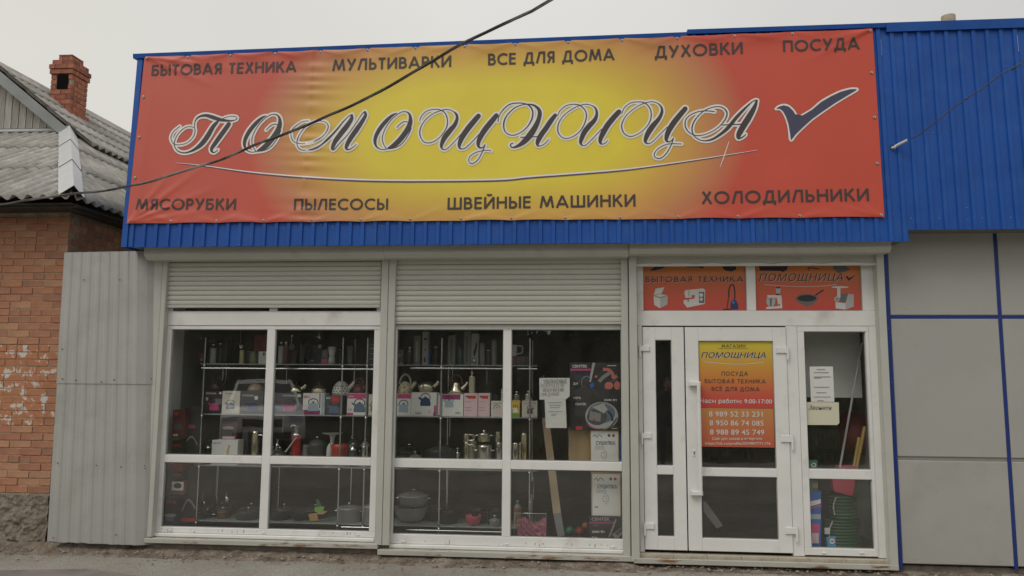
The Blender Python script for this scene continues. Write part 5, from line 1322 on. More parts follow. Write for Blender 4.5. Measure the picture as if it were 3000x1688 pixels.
L2 = lambda x: 1120+x/3.481; M2 = lambda y: 1250+y/3.481
# ---- second shelf, left window
carton('black box with a pink dotted kettle picture, first on the second shelf from the left', W1(545), W1(735), H1(905), 1, mt=BOXK, pics=[kp(.58, .30, .26, 'p', 'g', .75), [('w', ell(.90, .91, .07, .055, 12))], [('si', R4(.1, .58, .22, .72))]], texts=[("VICALINA", .08, .86, .68, .08, WT)])
carton('cream box with a small blue kettle picture beside the black box on the second shelf', W1(738), W1(930), H1(905), 1, mt=CREAM, pics=[kp(.48, .34, .22, 's', 'g', .75)], texts=[("Kettle", .2, .86, .6, .06, PEN)])
carton('dark grey box with a navy kettle picture reflecting the parked car', W1(934), W1(1182), H1(903), 1, mt=BOXG, pics=[kp(.55, .30, .22, 'n', 'g', .95), [('w', R4(.62, .62, .76, .78))]], texts=[("VICALINA", .08, .76, .60, .08, WT)])
carton('dark box with a purple kettle picture right of the left window mullion', W1(1186)+1, W1(1600), H1(925), 1, mt=BOXG, pics=[kp(.68, .32, .15, 'm', 'k', 1.6), kp(.22, .30, .15, 'n', 'k', 1.6), [('w', ell(.92, .88, .05, .075, 12))]], texts=[("VICALINA", .48, .84, .82, .08, WT)])
carton('white and magenta box with a pale kettle picture and a black handle', W1(1608), W1(1845), H1(928), 1, mt=BOXW, pics=[[('m', R4(0, 0, .80, .22)), ('lb', R4(.85, 0, 1, 1)), ('m', R4(.75, .3, .80, 1))], kp(.48, .36, .24, 'lb', 'k', 1.0, -1)], texts=[("idra", .06, .78, .30, .12, PINK)])
carton('black box with a red square and a steel kettle picture', W1(1850), W1(2030), H1(952), 1, mt=BOXG, pics=[[('r', R4(.38, .58, .80, .96))], kp(.55, .28, .30, 's', 'k', .8)], texts=[("idra", .06, .82, .32, .11, WT)])
carton('pink topped box with a steel kettle picture at the right end of the left window', W1(2085), W1(2285), H1(930), 1, mt=BOXW, pics=[[('p', R4(0, .76, 1, 1)), ('p', R4(0, 0, .35, .10))], kp(.68, .34, .30, 's', 'k', .85)], texts=[("idra", .06, .82, .36, .10, WT), ("3.0", .06, .22, .28, .09, PINK)])
carton('narrow cream box with a green kettle print half hidden by the window pillar', W1(2318), W1(2420), H1(942), 1, mt=CREAM, pics=[kp(.55, .35, .35, 'gr', 'k', .55)])
# ---- second shelf, middle window
carton('pink and blue box with a grey kettle picture under the flowered kettle', W2(150), W2(291), H2(884), 1, mt=BOXW, pics=[[('p', R4(0, .78, 1, 1))], kp(.48, .34, .34, 'lb', 'k', .68)])
carton('wide white box with a navy kettle picture and sideways pink lettering', W2(295), W2(553), H2(870), 1, mt=BOXW, pics=[kp(.56, .60, .20, 'n', 'k', 1.1), [('p', R4(.90, 0, 1, .45)), ('k', R4(.88, 0, .93, .15))], [('lp', ell(.74, .18, .07, .08, 10))]], texts=[("Kettle", .18, .08, .40, .10, PEN)])
carton('white and magenta box with an upside-down kettle picture', W2(560), W2(826), H2(888), 1, mt=BOXW, pics=[[('m', R4(.12, .76, .88, 1)), ('s', R4(0, 0, .2, 1)), ('lp', R4(.03, .05, .17, .95))], kp(.46, .56, .16, 'lb', 'k', 1.25)], texts=[("idra", .70, .12, .90, .10, PEN)])
for i, (a, c, lb) in enumerate(((832, 972, 'pale pink box with text lines under the french press'), (978, 1096, 'pale pink box with text lines right of the french press box'))):
    carton(lb, W2(a), W2(c), H2(878), 1, mt=LPINK, pics=[[('r', R4(.30, .76, .86, .90)), ('k', ell(.22, .85, .09, .04, 10))]]+[[('m', R4(.08, v, .55, v+.014))] for v in (.62, .37, .25)])
carton('small cream box with a pink glass teapot picture', W2(1108), W2(1228), H2(958), 1, mt=CREAM, pics=[kp(.48, .36, .26, 'lp', 'k', .95, -1)], texts=[("COFFEE & TEA", .1, .82, .9, .07, PEN)])
carton('small yellow and green box with a white kettle picture', W2(1322), W2(1402), H2(952), 1, mt=YEL, pics=[[('gr', R4(0, 0, 1, .22))], kp(.45, .42, .30, 'w', 'k', .6)])
carton('cream box with a dark coffee press picture at the right end of the second shelf', W2(1424), W2(1580), H2(957), 1, mt=CREAM, pics=[kp(.52, .38, .18, 'g', 'k', 1.2, -1)], texts=[("COFFEE & TEA", .1, .82, .9, .07, PEN)])
# ---- kettles
def kettle(label, px0, px1, pyt, pyb, mt, hmt=BLACKM, Y=.52, shape='dome', handle='arc', spout=1, knob=BLACKM, dots=None, sh=None, hh=None):
    """px0..px1 body width, pyt top of body, pyb base"""
    x0, x1 = X(px0, pyb, Y), X(px1, pyb, Y); z0 = Z((px0+px1)/2, pyb, Y); z1 = Z((px0+px1)/2, pyt, Y)
    cx, r, h = (x0+x1)/2, (x1-x0)/2, z1-z0
    t = thing('kettle', label, 'kettle', (cx, Y, z0))
    if shape == 'dome': pr = [(0, 0), (.90, 0), (1, .10), (.98, .35), (.86, .62), (.62, .86), (.38, .98), (.36, 1.0), (0, 1.03)]
    elif shape == 'round': pr = [(0, 0), (.55, 0), (.72, .04), (.95, .28), (1, .5), (.92, .74), (.68, .92), (.42, 1.0), (0, 1.02)]
    elif shape == 'ribbed': pr = [(0, 0), (.75, 0), (.9, .08), (1, .30), (.93, .34), (1, .40), (.95, .6), (.85, .62), (.80, .78), (.5, .9), (.45, 1), (0, 1)]
    else: pr = [(0, 0), (.92, 0), (1, .05), (.86, .3), (.66, .68), (.52, .9), (.50, 1), (0, 1)]
    b = MB(); b.lathe([(p*r, q*h) for p, q in pr], (cx, Y, z0), 28); b.build('body', mt, t)
    b = MB(); b.lathe([(0, 0), (.018, .0), (.012, .012), (.017, .024), (0, .030)], (cx, Y, z1), 12); b.build('lid_knob', knob, t)
    hh = hh or h*.75
    if handle == 'arc':
        b = MB(); b.tube([(cx-r*.80*math.cos(a), Y, z0+h*.72+(hh+h*.15)*math.sin(a)) for a in [RAD(q) for q in range(5, 176, 10)]], .011, 8); b.build('handle', hmt, t)
    elif handle == 'side':
        b = MB(); b.tube(catmull([(cx-r*.9, Y, z0+h*.8), (cx-r*1.5, Y, z0+h*.75), (cx-r*1.5, Y, z0+h*.3), (cx-r*.95, Y, z0+h*.15)], 5), .010, 8); b.build('handle', hmt, t)
    if spout:
        s = spout; b = MB(); b.tube(catmull([(cx+s*r*.7, Y, z0+h*.42), (cx+s*r*1.2, Y, z0+h*.75), (cx+s*r*1.42, Y, z0+h*1.02)], 5), [.026-.001*i for i in range(11)], 10); b.build('spout', mt if mt is not None else hmt, t)
    if dots:
        b = MB()
        for j, zz in enumerate((.14, .32, .50, .68)):
            for i in range(9):
                a = RAD(180+i*22+(11 if j % 2 else 0)); rr_ = [.99, .985, .92, .80][j]*r
                b.ball((cx+rr_*math.cos(a), Y+rr_*math.sin(a), z0+zz*h), .0075, 6, sq=(1, .8, 1))
        b.build('dot', dots, t, kind='stuff')
    return t
kettle('dark kettle almost hidden in shadow above the first black box', W1(605), W1(745), H1(800), H1(905), flat('dark_red_enamel', (.035, .02, .02), .3), spout=1)
kettle('copper coloured kettle seen through the car reflection', W1(1020), W1(1185), H1(828), H1(905), flat('beige_enamel', (.42, .28, .19), .3), handle=None, spout=0)
kettle('champagne steel kettle with a pale spout tip right of the mullion', W1(1465), W1(1608), H1(838), H1(928), BRASSY, handle=None, spout=1, shape='dome')
kettle('ribbed steel kettle behind the white magenta box', W1(1702), W1(1868), H1(842), H1(928), BRASSY, shape='ribbed', handle=None, spout=0)
kettle('white enamel kettle with black polka dots', W1(1925), W1(2118), H1(803), H1(952), flat('white_enamel', (.62, .62, .60), .25), dots=BLACK, handle=None, spout=1)
kettle('dark red kettle with a looped red handle at the right of the left window', W1(2150), W1(2275), H1(830), H1(932), flat('maroon_enamel', (.14, .035, .03), .3), hmt=flat('maroon_plastic', (.10, .025, .02), .4), spout=1)
floral = mat('floral_enamel', (.58, .55, .42), .3, var=.1, vscale=14, dirt=(.42, .22, .06), dscale=26, dpos=(.52, .56))
kettle('cream kettle with a floral print and a grey looped handle', W2(160), W2(305), H2(760), H2(880), floral, hmt=flat('pale_grey_plastic', (.42, .42, .40), .4), spout=1)
kettle('round champagne steel teapot with a curved white spout', W2(360), W2(535), H2(755), H2(868), BRASSY, shape='round', handle=None, spout=1)
kettle('pointed steel kettle with a brown looped handle', W2(668), W2(835), H2(765), H2(885), BRASSY, hmt=flat('brown_handle', (.14, .08, .05), .5), shape='cone', spout=1)
# french press
def cyl(label, name, cat, px0, px1, pyt, sh, Y, mt, lid=None, hd=None, prof=None, lids=.12, knob=True, hmt=None, z0=None, handles=False):
    x0, x1, zz, z1 = span(px0, px1, pyt, sh, Y)
    if z0 is not None: zz = z0
    cx, r, h = (x0+x1)/2, (x1-x0)/2, z1-zz; t = thing(name, label, cat, (cx, Y, zz))
    hb = h*(1-(lids if lid else 0))
    b = MB(); pr = prof or [(0, 0), (.96, 0), (1, .03), (1, .96), (1.03, 1), (.97, 1), (.96, .9)]; b.lathe([(p*r, q*hb) for p, q in pr], (cx, Y, zz), 26); b.build('body', mt, t)
    if lid:
        b = MB(); b.lathe([(1.04*r, 0), (1.02*r, .006), (.6*r, h*lids*.6), (.12*r, h*lids*.8), (0, h*lids*.8)], (cx, Y, zz+hb+.001), 26); l = b.build('lid', lid, t)
        if knob: b = MB(); b.lathe([(0, 0), (.010, 0), (.008, .014), (.020, .022), (.018, .03), (0, .032)], (cx, Y, zz+hb+h*lids*.75), 12); b.build('knob', hmt or STEEL, l)
    if handles:
        for s in (-1, 1):
            b = MB(); b.tube([(cx+s*(r+.0), Y-.03, zz+hb*.8), (cx+s*(r+.035), Y-.03, zz+hb*.82), (cx+s*(r+.035), Y+.03, zz+hb*.82), (cx+s*r, Y+.03, zz+hb*.8)], .006, 6); b.build('handle', hmt or STEEL, t)
    if hd:
        s = hd; b = MB(); b.tube(catmull([(cx+s*r, Y-.01, zz+hb*.9), (cx+s*(r+.05), Y-.01, zz+hb*.85), (cx+s*(r+.05), Y-.01, zz+hb*.3), (cx+s*r, Y-.01, zz+hb*.2)], 5), .007, 6); b.build('handle', hmt or STEEL, t)
    return t
t = cyl('tall french press with a lattice frame on the pale pink box', 'french_press', 'coffee press', W2(882), W2(945), H2(690), 1, .47, flat('lattice_steel', (.50, .47, .36), .4), lid=STEEL, lids=.10, z0=Z(1380, H2(876), .47))
b = MB(); xx, zz = X(W2(915), H2(655), .47), Z(W2(915), H2(655), .47); b.tube([(xx, .47, Z(W2(915), H2(695), .47)), (xx, .47, zz)], .004, 6); b.ball((xx, .47, zz), .012, 8); b.build('plunger', STEEL, t)
cyl('steel coffee press beside the small cream teapot box', 'coffee_press', 'coffee press', W2(1450), W2(1530), H2(880), 1, .47, STEEL, lid=STEEL, z0=Z(1540, H2(957), .47))
cyl('slim steel press behind the first cream teapot box', 'coffee_press', 'coffee press', W2(1205), W2(1240), H2(860), 1, .5, STEEL, lid=STEEL, z0=Z(1470, H2(958), .5))
# ---- top shelf
T0 = .42
carton('dark patterned box standing at the left end of the top shelf', W1(488), W1(570), H1(345), 0, Y=.5, mt=flat('dim_maroon_box', (.05, .03, .03)), pics=[[('m', ell(.5, .3, .35, .12, 10))], [('si', ell(.4, .15, .12, .05, 8))]])
carton('dark box with pale lettering and a chopper picture on the top shelf', W1(572), W1(790), H1(340), 0, Y=.52, mt=BOXK, pics=[[('si', R4(.2, .03, .45, .62)), ('gg', R4(.22, .32, .43, .40))]], texts=[("CENTEK", .02, .86, .42, .08, PEN)])
carton('thin cream yellow board standing on the top shelf', W1(925), W1(965), H1(460), 0, Y=.46, dp=.03, mt=flat('cream_yellow', (.52, .50, .26)), name='cutting_board', cat='cutting board')
cyl('green scale bowl partly behind the white mixer box', 'mixing_bowl', 'bowl', W1(1035), W1(1130), H1(475), 0, .55, flat('sage_green', (.30, .34, .20), .5), prof=[(0, 0), (.9, 0), (1, .2), (.8, .8), (.5, 1), (0, 1)])
carton('white box with a whisk picture on the top shelf beside the mullion', W1(1130), W1(1225), H1(478), 0, Y=.44, mt=BOXW, pics=[[('st', ell(.6, .8, .12, .16, 10))]])
carton('dark red box standing behind the whisk box', W1(1080), W1(1240), H1(300), 0, Y=.56, mt=flat('deep_red_box', (.20, .03, .025)))
cyl('pale blender jug right of the mullion on the top shelf', 'blender', 'blender', W1(1345), W1(1400), H1(400), 0, .45, flat('milky_plastic', (.42, .42, .38), .4), lid=BLACKM, lids=.1)
carton('dark brown box lying behind the blender jug', W1(1405), W1(1540), H1(470), 0, Y=.52, mt=flat('dark_brown_box', (.09, .045, .035)))
cyl('dark glass electric kettle with a grey shine on the top shelf', 'electric_kettle', 'kettle', W1(1575), W1(1640), H1(380), 0, .5, flat('smoked_glass', (.05, .055, .055), .15), lid=BLACKM, hd=1, hmt=BLACKM)
carton('black electronic kitchen scale box with a pale tag', W1(1660), W1(1805), H1(400), 0, Y=.5, mt=BOXK, pics=[[('si', R4(.78, .80, .98, .98))], [('gg', ell(.35, .18, .15, .04, 8))]])
carton('small pink and dark box beside the white coffee maker', W1(1808), W1(1878), H1(455), 0, Y=.43, mt=BOXG, pics=[[('p', R4(0, 0, 1, .34))], [('st', R4(.2, .45, .8, .9))]])
b_ = thing('coffee_maker', 'white coffee maker with a hexagonal pot on the top shelf of the left window', 'coffee maker', (X(W1(1925), 1060, .42), .42, zS[0]))
x0, x1, z0, z1 = span(W1(1880), W1(1965), H1(395), 0, .42); cx, r, h = (x0+x1)/2, (x1-x0)/2, z1-z0
WPL = flat('white_plastic', (.55, .55, .52), .35)
b = MB(); b.lathe([(0, 0), (r, 0), (r*.72, h*.42), (0, h*.42)], (cx, .42, z0), 8); b.build('base', WPL, b_)
b = MB(); b.lathe([(r*.7, 0), (r*1.1, h*.42), (0, h*.42)], (cx, .42, z0+h*.43), 8); b.build('pot', WPL, b_)
b = MB(); b.lathe([(r*1.05, 0), (r*.3, h*.10), (0, h*.13)], (cx, .42, z0+h*.855), 8); b.build('lid', BLACKM, b_)
b = MB(); b.tube([(cx+r, .42, z0+h*.8), (cx+r*1.7, .42, z0+h*.75), (cx+r*1.6, .42, z0+h*.48)], .006, 6); b.build('handle', BLACKM, b_)
carton('tall dark box with grey stripes at the right end of the left window top shelf', W1(2320), W1(2410), H1(340), 0, Y=.45, mt=BOXG, pics=[[('gg', R4(.1, v, .7, v+.03))] for v in (.2, .4, .6, .75)])
for a, c, y, mt, lb, pcs in ((320, 385, 290, 'gg', 'narrow grey box with a thermos picture, leftmost on the middle window top shelf', [[('si', R4(.35, .1, .65, .8))]]), (408, 470, 250, 'si', 'tallest narrow white box with a black flask picture on the top shelf', [[('k', R4(.3, .08, .55, .22)), ('k', ell(.45, .45, .12, .03, 8)), ('k', R4(.25, .75, .75, .80))]]),
                     (470, 490, 420, 'b', 'thin blue box beside the tallest narrow white box', []), (668, 745, 288, 'gg', 'narrow grey flask box right of the front pole', [[('st', R4(.35, .1, .6, .85))]]), (832, 903, 248, 'gg', 'tall grey flask box beside the hand blender box', [[('st', R4(.3, .1, .55, .85))]]),
                     (906, 982, 268, 'si', 'white box with a black hand blender picture on the top shelf', [[('k', stroke([(.75, .70), (.55, .45), (.35, .33)], .10)), ('st', ell(.42, .14, .30, .09, 10)), ('w', ell(.42, .15, .2, .05, 10))]])):
    carton(lb, W2(a), W2(c), H2(y), 0, Y=.50, dp=.08, mt=PM[PN[mt]], pics=pcs)
for a, c, y, lb in ((992, 1050, 350, 'short steel thermos bottle left of the mullion'), (1112, 1168, 312, 'tall steel thermos bottle next to the mullion')):
    cyl(lb, 'thermos_bottle', 'thermos', W2(a), W2(c), H2(y), 0, .50, flat('dull_steel', (.26, .26, .25), .3), lid=flat('dull_steel', (.26, .26, .25), .3), lids=.12, knob=False)
cyl('small dark bottle with a pale label at the left edge of the middle window', 'spice_jar', 'jar', W2(170), W2(215), H2(420), 0, .5, mat('labelled_jar', (.12, .11, .10), .5, dirt=(.38, .36, .33), dscale=22, dpos=(.5, .52)), lid=BLACKM, lids=.1, knob=False)
kk = cyl('white measuring jug with a side handle on a dark box', 'jug', 'jug', W2(1322), W2(1375), H2(385), 0, .46, WPL, hd=1, hmt=WPL, z0=Z(1510, H2(500), .46))
carton('dark box with three orange rings under the white jug', W2(1318), W2(1500), H2(502), 0, Y=.44, mt=BOXG, pics=[[('r', ell(.12+.26*i, .5, .07, .28, 10)), ('g', ell(.12+.26*i, .5, .045, .18, 10))] for i in range(3)])
# ---- third shelf
carton('white box with a pink bowl and glass picture in the left window', L1(615), L1(890), M1(325), 2, mt=BOXW, pics=[[('p', [(.10, .32), (.50, .32), (.44, .06), (.16, .06)])], [('y', stroke([(.62, .1), (.62, .5), (.68, .8)], .035)), ('lp', ell(.88, .2, .06, .12, 8))]], texts=[("Supreme", .05, .86, .35, .06, PEN)])
carton('dim red box with a casserole lid picture standing on the white bowl box', L1(720), L1(875), M1(120), 2, Y=.52, mt=flat('dim_red_box', (.16, .05, .05)), pics=[[('si', ell(.42, .62, .40, .10, 12)), ('k', R4(.05, .2, .8, .55)), ('lp', R4(.05, .05, .9, .18))]], zfix=(Z(668, M1(322), .52), Z(668, M1(120), .52)))
cyl('tall brushed steel pitcher with label in the left window', 'pitcher', 'pitcher', L1(1040), L1(1115), M1(215), 2, .46, BRASSY, lid=BRASSY, lids=.06, knob=False, hd=1)
cyl('black pressure cooker lid and pot behind the steel pitcher', 'cooking_pot', 'pot', L1(520), L1(610), M1(330), 2, .55, flat('dark_steel', (.10, .10, .10), .3), handles=True)
th = cyl('red thermos flask with a pump top and white carrying handle', 'thermos_flask', 'thermos', L1(1465), L1(1562), M1(268), 2, .42, flat('red_enamel', (.42, .03, .03), .3))
x0, x1, z0, z1 = span(L1(1465), L1(1562), M1(268), 2, .42); cx, r = (x0+x1)/2, (x1-x0)/2
b = MB(); b.lathe([(r*1.02, 0), (r*1.02, .014), (r*.6, .02), (r*.58, .10), (0, .10)], (cx, .42, z1-.004), 20); tp = b.build('pump_top', CHROME, th)
b = MB(); b.tube([(cx, .42, z1+.09), (cx-.05, .42, z1+.10), (cx-.062, .42, z1+.08)], .008, 6); b.build('spout', CHROME, tp)
b = MB(); b.tube([(cx+.02, .42-r-.012, z1-.02), (cx-.09, .42-r-.01, z1-.17)], .008, 6); b.build('carry_handle', WPL, th)
cyl('dark grey pan with chrome knobs right of the red thermos', 'saucepan', 'pan', L1(1640), L1(1830), M1(300), 2, .50, flat('dark_teflon', (.06, .065, .07), .4), lid=flat('dark_teflon', (.06, .065, .07), .4), lids=.25, hmt=CHROME)
t = thing('juicer', 'white manual juicer with a wide funnel beside the red bowl', 'juicer', (X(L1(1890), M1(400), .45), .45, zS[2]))
x0, x1, z0, z1 = span(L1(1830), L1(1900), M1(350), 2, .45)
b = MB(); b.lathe([(0, 0), ((x1-x0)*.55, 0), ((x1-x0)*.4, (z1-z0)*.8), (0, z1-z0)], ((x0+x1)/2, .45, z0), 14); b.build('body', WPL, t)
xa, za = X(L1(1895), M1(380), .45), Z(L1(1895), M1(380), .45); zb_ = Z(L1(1895), M1(250), .45); b = MB(); b.lathe([(.018, 0), (.022, .06), (.035, zb_-za-.02), (.11, zb_-za), (.10, zb_-za), (0, zb_-za-.03)], (xa, .45, za), 16); b.build('funnel', WPL, t)
cyl('red plastic bowl beside the white juicer', 'bowl', 'bowl', L1(1890), L1(2065), M1(362), 2, .48, flat('red_plastic', (.40, .035, .03), .35), prof=[(0, 0), (.5, 0), (.85, .3), (1, .8), (1.04, 1), (.98, 1), (.8, .4)])
cyl('dark pot with glass lid behind the red bowl', 'cooking_pot', 'pot', L1(2030), L1(2190), M1(300), 2, .56, BLACK, lid=flat('smoked_glass', (.05, .055, .055), .15), lids=.35, handles=True)
cyl('low black pan with chrome lid rim, left of the red thermos', 'saucepan', 'pan', L1(1262), L1(1420), M1(410), 2, .46, BLACK, lid=flat('smoked_glass', (.05, .055, .055), .15), lids=.4, hmt=CHROME)
# dark boxes at the left reveal
for i, (a, c, y0, y1, lb) in enumerate(((170, 300, 5, 300, 'upright dark red pan box by the left wall behind the glass'), (165, 280, 335, 470, 'dark box with red lettering below the upright pan box'), (160, 290, 575, 660, 'dull red box seen just below the transom at the left'), (178, 290, 655, 750, 'black box with red lettering under the dull red box'), (178, 305, 760, 900, 'red and white box with a dark pot picture'), (105, 250, 925, 1225, 'lowest black box with red lettering and a green pot picture'))):
    Yb = .22; pa, pb = L1(a), L1(c)
    carton(lb, pa, pb, M1(y0), None, Y=Yb, dp=.22, mt=[flat('dim_maroon_box2', (.11, .02, .025)), BOXK, flat('dull_red', (.20, .05, .045)), BOXK, flat('red_white', (.22, .10, .10)), BOXK][i], zfix=(Z((pa+pb)/2, M1(y1), Yb), Z((pa+pb)/2, M1(y0), Yb)),
           pics=[[[('r', R4(.1, .8, .45, .95)), ('g', ell(.5, .4, .35, .12, 10)), ('lp', R4(.1, .06, .5, .14))]], [[('k', R4(0, 0, 1, .1))]], [], [], [[('w', R4(0, .3, 1, .95)), ('k', ell(.5, .65, .35, .22, 12))]], [[('s', [(.15, .32), (.85, .32), (.75, .14), (.25, .14)]), ('si', ell(.5, .34, .42, .06, 10))]]][i],
           texts=[[], [("idra", .1, .55, .85, .30, REDP)], [], [("idra", .1, .5, .9, .36, REDP)], [], [("idra", .15, .76, .85, .14, REDP)]][i])
carton('large black pan box leaning behind the dark red boxes at the left', L1(300), L1(470), M1(-30), None, Y=.30, dp=.03, mt=BOXK, zfix=(Z(L1(380), M1(480), .30), Z(L1(380), M1(-30), .30)), pics=[[('gg', stroke([(.1, .22), (.35, .35), (.6, .36), (.9, .2)], .02))], [('m', R4(.05, .55, .7, .62))]])
carton('large black box standing behind the lower left pane', L1(300), L1(455), M1(600), None, Y=.30, dp=.05, mt=BOXK, zfix=(Z(L1(380), M1(1200), .30), Z(L1(380), M1(600), .30)), pics=[[('gg', stroke([(.05, .2), (.35, .38), (.6, .38), (.95, .25)], .025)), ('r', R4(.02, .02, .98, .08))]])
# third shelf middle window : black pans and steel stack
cyl('wide black frying pan at the left of the middle window third shelf', 'frying_pan', 'pan', L2(150), L2(400), M2(190), 2, .50, BLACK, lid=BLACK, lids=.3, hmt=CHROME)
cyl('black pan with a steel rim in front of the pole', 'frying_pan', 'pan', L2(440), L2(740), M2(170), 2, .52, flat('dark_teflon', (.06, .065, .07), .4), lid=flat('smoked_glass', (.05, .055, .055), .15), lids=.3, hmt=CHROME)
cyl('slim stack of steel mugs left of the steel pot stack', 'steel_mug', 'mug', L2(830), L2(888), M2(160), 2, .44, BRASSY, hd=1); cyl('small steel mug on top of the slim mug stack', 'steel_mug', 'mug', L2(822), L2(885), M2(75), 2, .44, BRASSY, hd=1, z0=Z(1365, M2(158), .44)+.001)
cyl('large steel pot at the bottom of the pot stack', 'steel_pot', 'pot', L2(965), L2(1115), M2(165), 2, .44, STEEL, handles=True, lid=STEEL, lids=.12, knob=False)
cyl('small steel pot with lid on top of the pot stack', 'steel_pot', 'pot', L2(972), L2(1100), M2(62), 2, .44, BRASSY, handles=True, lid=STEEL, lids=.14, z0=Z(1418, M2(150), .44))
cyl('steel pot against the mullion in the middle window', 'steel_pot', 'pot', L2(1150), L2(1228), M2(160), 2, .50, STEEL, handles=False); cyl('small steel beaker on the pot against the mullion', 'steel_mug', 'mug', L2(1145), L2(1208), M2(52), 2, .50, BRASSY, z0=Z(1458, M2(158), .50)+.001)
cyl('steel jug with a wire handle right of the mullion', 'steel_jug', 'jug', L2(1322), L2(1395), M2(165), 2, .42, STEEL); cyl('tall steel canister right of the steel jug', 'steel_canister', 'canister', L2(1350), L2(1430), M2(165), 2, .48, BRASSY)
cyl('steel canister with a bright ringed lid at the shelf end', 'steel_canister', 'canister', L2(1408), L2(1485), M2(40), 2, .52, BRASSY, lid=STEEL, lids=.08, knob=False)
# ---- bottom shelf
cyl('flat black pan with a shiny rim in the lower left pane', 'frying_pan', 'pan', L1(880), L1(1130), M1(1060), 3, .50, flat('dark_teflon', (.06, .065, .07), .4), lid=flat('smoked_glass', (.05, .055, .055), .15), lids=.2)
cyl('black casserole right of the lower mullion', 'casserole', 'pot', L1(1245), L1(1420), M1(1075), 3, .48, BLACK, handles=True, hmt=BLACKM)
cyl('wide black wok beside the coloured spice packets', 'wok', 'pan', L1(1440), L1(1680), M1(1080), 3, .50, BLACK, prof=[(0, 0), (.5, 0), (.8, .4), (1, .95), (1.03, 1), (.98, .97), (.7, .4)])
cyl('grey aluminium casserole with a lid in the lower left window', 'casserole', 'pot', L1(1950), L1(2200), M1(1010), 3, .48, ALU, lid=ALU, lids=.2, handles=True, hmt=STEEL)
cyl('aluminium pot half hidden by the window pillar', 'casserole', 'pot', L1(2235), L1(2400), M1(990), 3, .48, ALU, lid=ALU, lids=.2)
t = thing('spice_packet', 'orange and green packets standing in front of the black wok', 'packets', (X(L1(1730), M1(1150), .38), .38, zS[3]))
for q, mt in (([(1640, 1110), (1730, 1100), (1745, 1180), (1660, 1180)], flat('orange_packet', (.48, .28, .10))), ([(1705, 1040), (1810, 1030), (1795, 1090), (1715, 1090)], flat('green_packet', (.25, .45, .06))), ([(1725, 950), (1745, 955), (1785, 1030), (1725, 1035)], flat('dark_green_packet', (.06, .16, .06))), ([(1735, 1085), (1840, 1080), (1800, 1112), (1740, 1112)], flat('ochre_packet', (.50, .36, .14)))):
    b = MB(); b.prism([at(L1(x), M1(y), .38) for x, y in q], (0, .02, 0)); b.build('packet', mt, t)
cyl('large aluminium bowl under the covered casserole', 'large_bowl', 'bowl', L2(125), L2(460), M2(815), 3, .52, ALU, prof=[(0, 0), (.40, 0), (.72, .2), (.93, .6), (1, .95), (1.05, 1), (.97, 1), (.88, .6)])
cyl('aluminium casserole with lid and knob stacked on the large bowl', 'casserole', 'pot', L2(170), L2(465), M2(655), 3, .52, ALU, lid=ALU, lids=.3, handles=True, prof=[(0, 0), (.7, 0), (.9, .3), (1, .95), (1.05, 1), (.97, 1), (.88, .5)], z0=Z(1205, M2(815), .52)+.003)
cyl('black saucepan behind the front pole in the lower middle pane', 'saucepan', 'pan', L2(585), L2(770), M2(865), 3, .50, BLACK)
cyl('pink lined bowl on the bottom shelf', 'bowl', 'bowl', L2(850), L2(1008), M2(905), 3, .42, flat('pink_plastic', (.50, .07, .13), .4), prof=[(0, 0), (.5, 0), (.85, .3), (1, .9), (1.04, 1), (.98, 1), (.8, .4)])
cyl('dark saucepan behind the pink bowl', 'saucepan', 'pan', L2(880), L2(1050), M2(840), 3, .56, BLACK)
cyl('dark casserole left of the lower mullion', 'casserole', 'pot', L2(1070), L2(1225), M2(850), 3, .52, BLACK, handles=True, hmt=BLACKM)
# ---- back row and fillers
JAR = flat('grey_glass_jar', (.20, .21, .20), .15); DGR = flat('dark_grey_plastic', (.055, .055, .06), .4); TEAL = flat('teal_plastic', (.04, .15, .15), .4); CRM = flat('cream_enamel', (.50, .46, .34), .3)
def many(label, group, base, xs, copies_y=0):
    first = None
    for x in xs:
        lb = label[xs.index(x)]
        if first is None: first = base(x); first['group'] = group; first['label'] = lb
        else: copy_tree(first, (X(x, 1100, .6)-X(xs[0], 1100, .6), 0, 0), None, label=lb)
many(['small grey jar behind the dark green grinder on the top shelf', 'small grey jar behind the thin cream board', 'small grey jar behind the maroon canister', 'small grey jar behind the glass electric kettle'], 'small grey glass jars in the back row of the top shelf', lambda x: cyl('small grey glass jar in the back row of the top shelf in the left window', 'glass_jar', 'jar', x-9, x+9, 1020, 0, .62, JAR, lid=BLACKM, lids=.2, knob=False), [712, 735, 838, 870])
many(['small steel pan behind the left window mullion on the third shelf', 'small steel pan behind the red thermos flask', 'small steel pan behind the dark grey pan', 'small steel pan at the right end of the left rack'], 'small steel pans in the back row of the third shelf', lambda x: cyl('small steel pan with lid in the back row of the third shelf, left window', 'steel_pan', 'pan', x-20, x+20, 1312, 2, .64, STEEL, lid=JAR, lids=.35), [800, 870, 925, 1040])
many(['black pan behind the brown clay pot on the bottom shelf', 'black pan behind the flat shiny rimmed pan', 'black pan behind the black casserole right of the mullion', 'black pan behind the coloured packets', 'black pan behind the large aluminium bowl'], 'black pans in the back row of the bottom shelf', lambda x: cyl('black pan with steel knob in the back row of the bottom shelf', 'saucepan', 'pan', x-32, x+32, 1478, 3, .64, BLACK, lid=flat('smoked_glass', (.05, .055, .055), .15), lids=.3, hmt=CHROME), [650, 735, 830, 920, 1200])
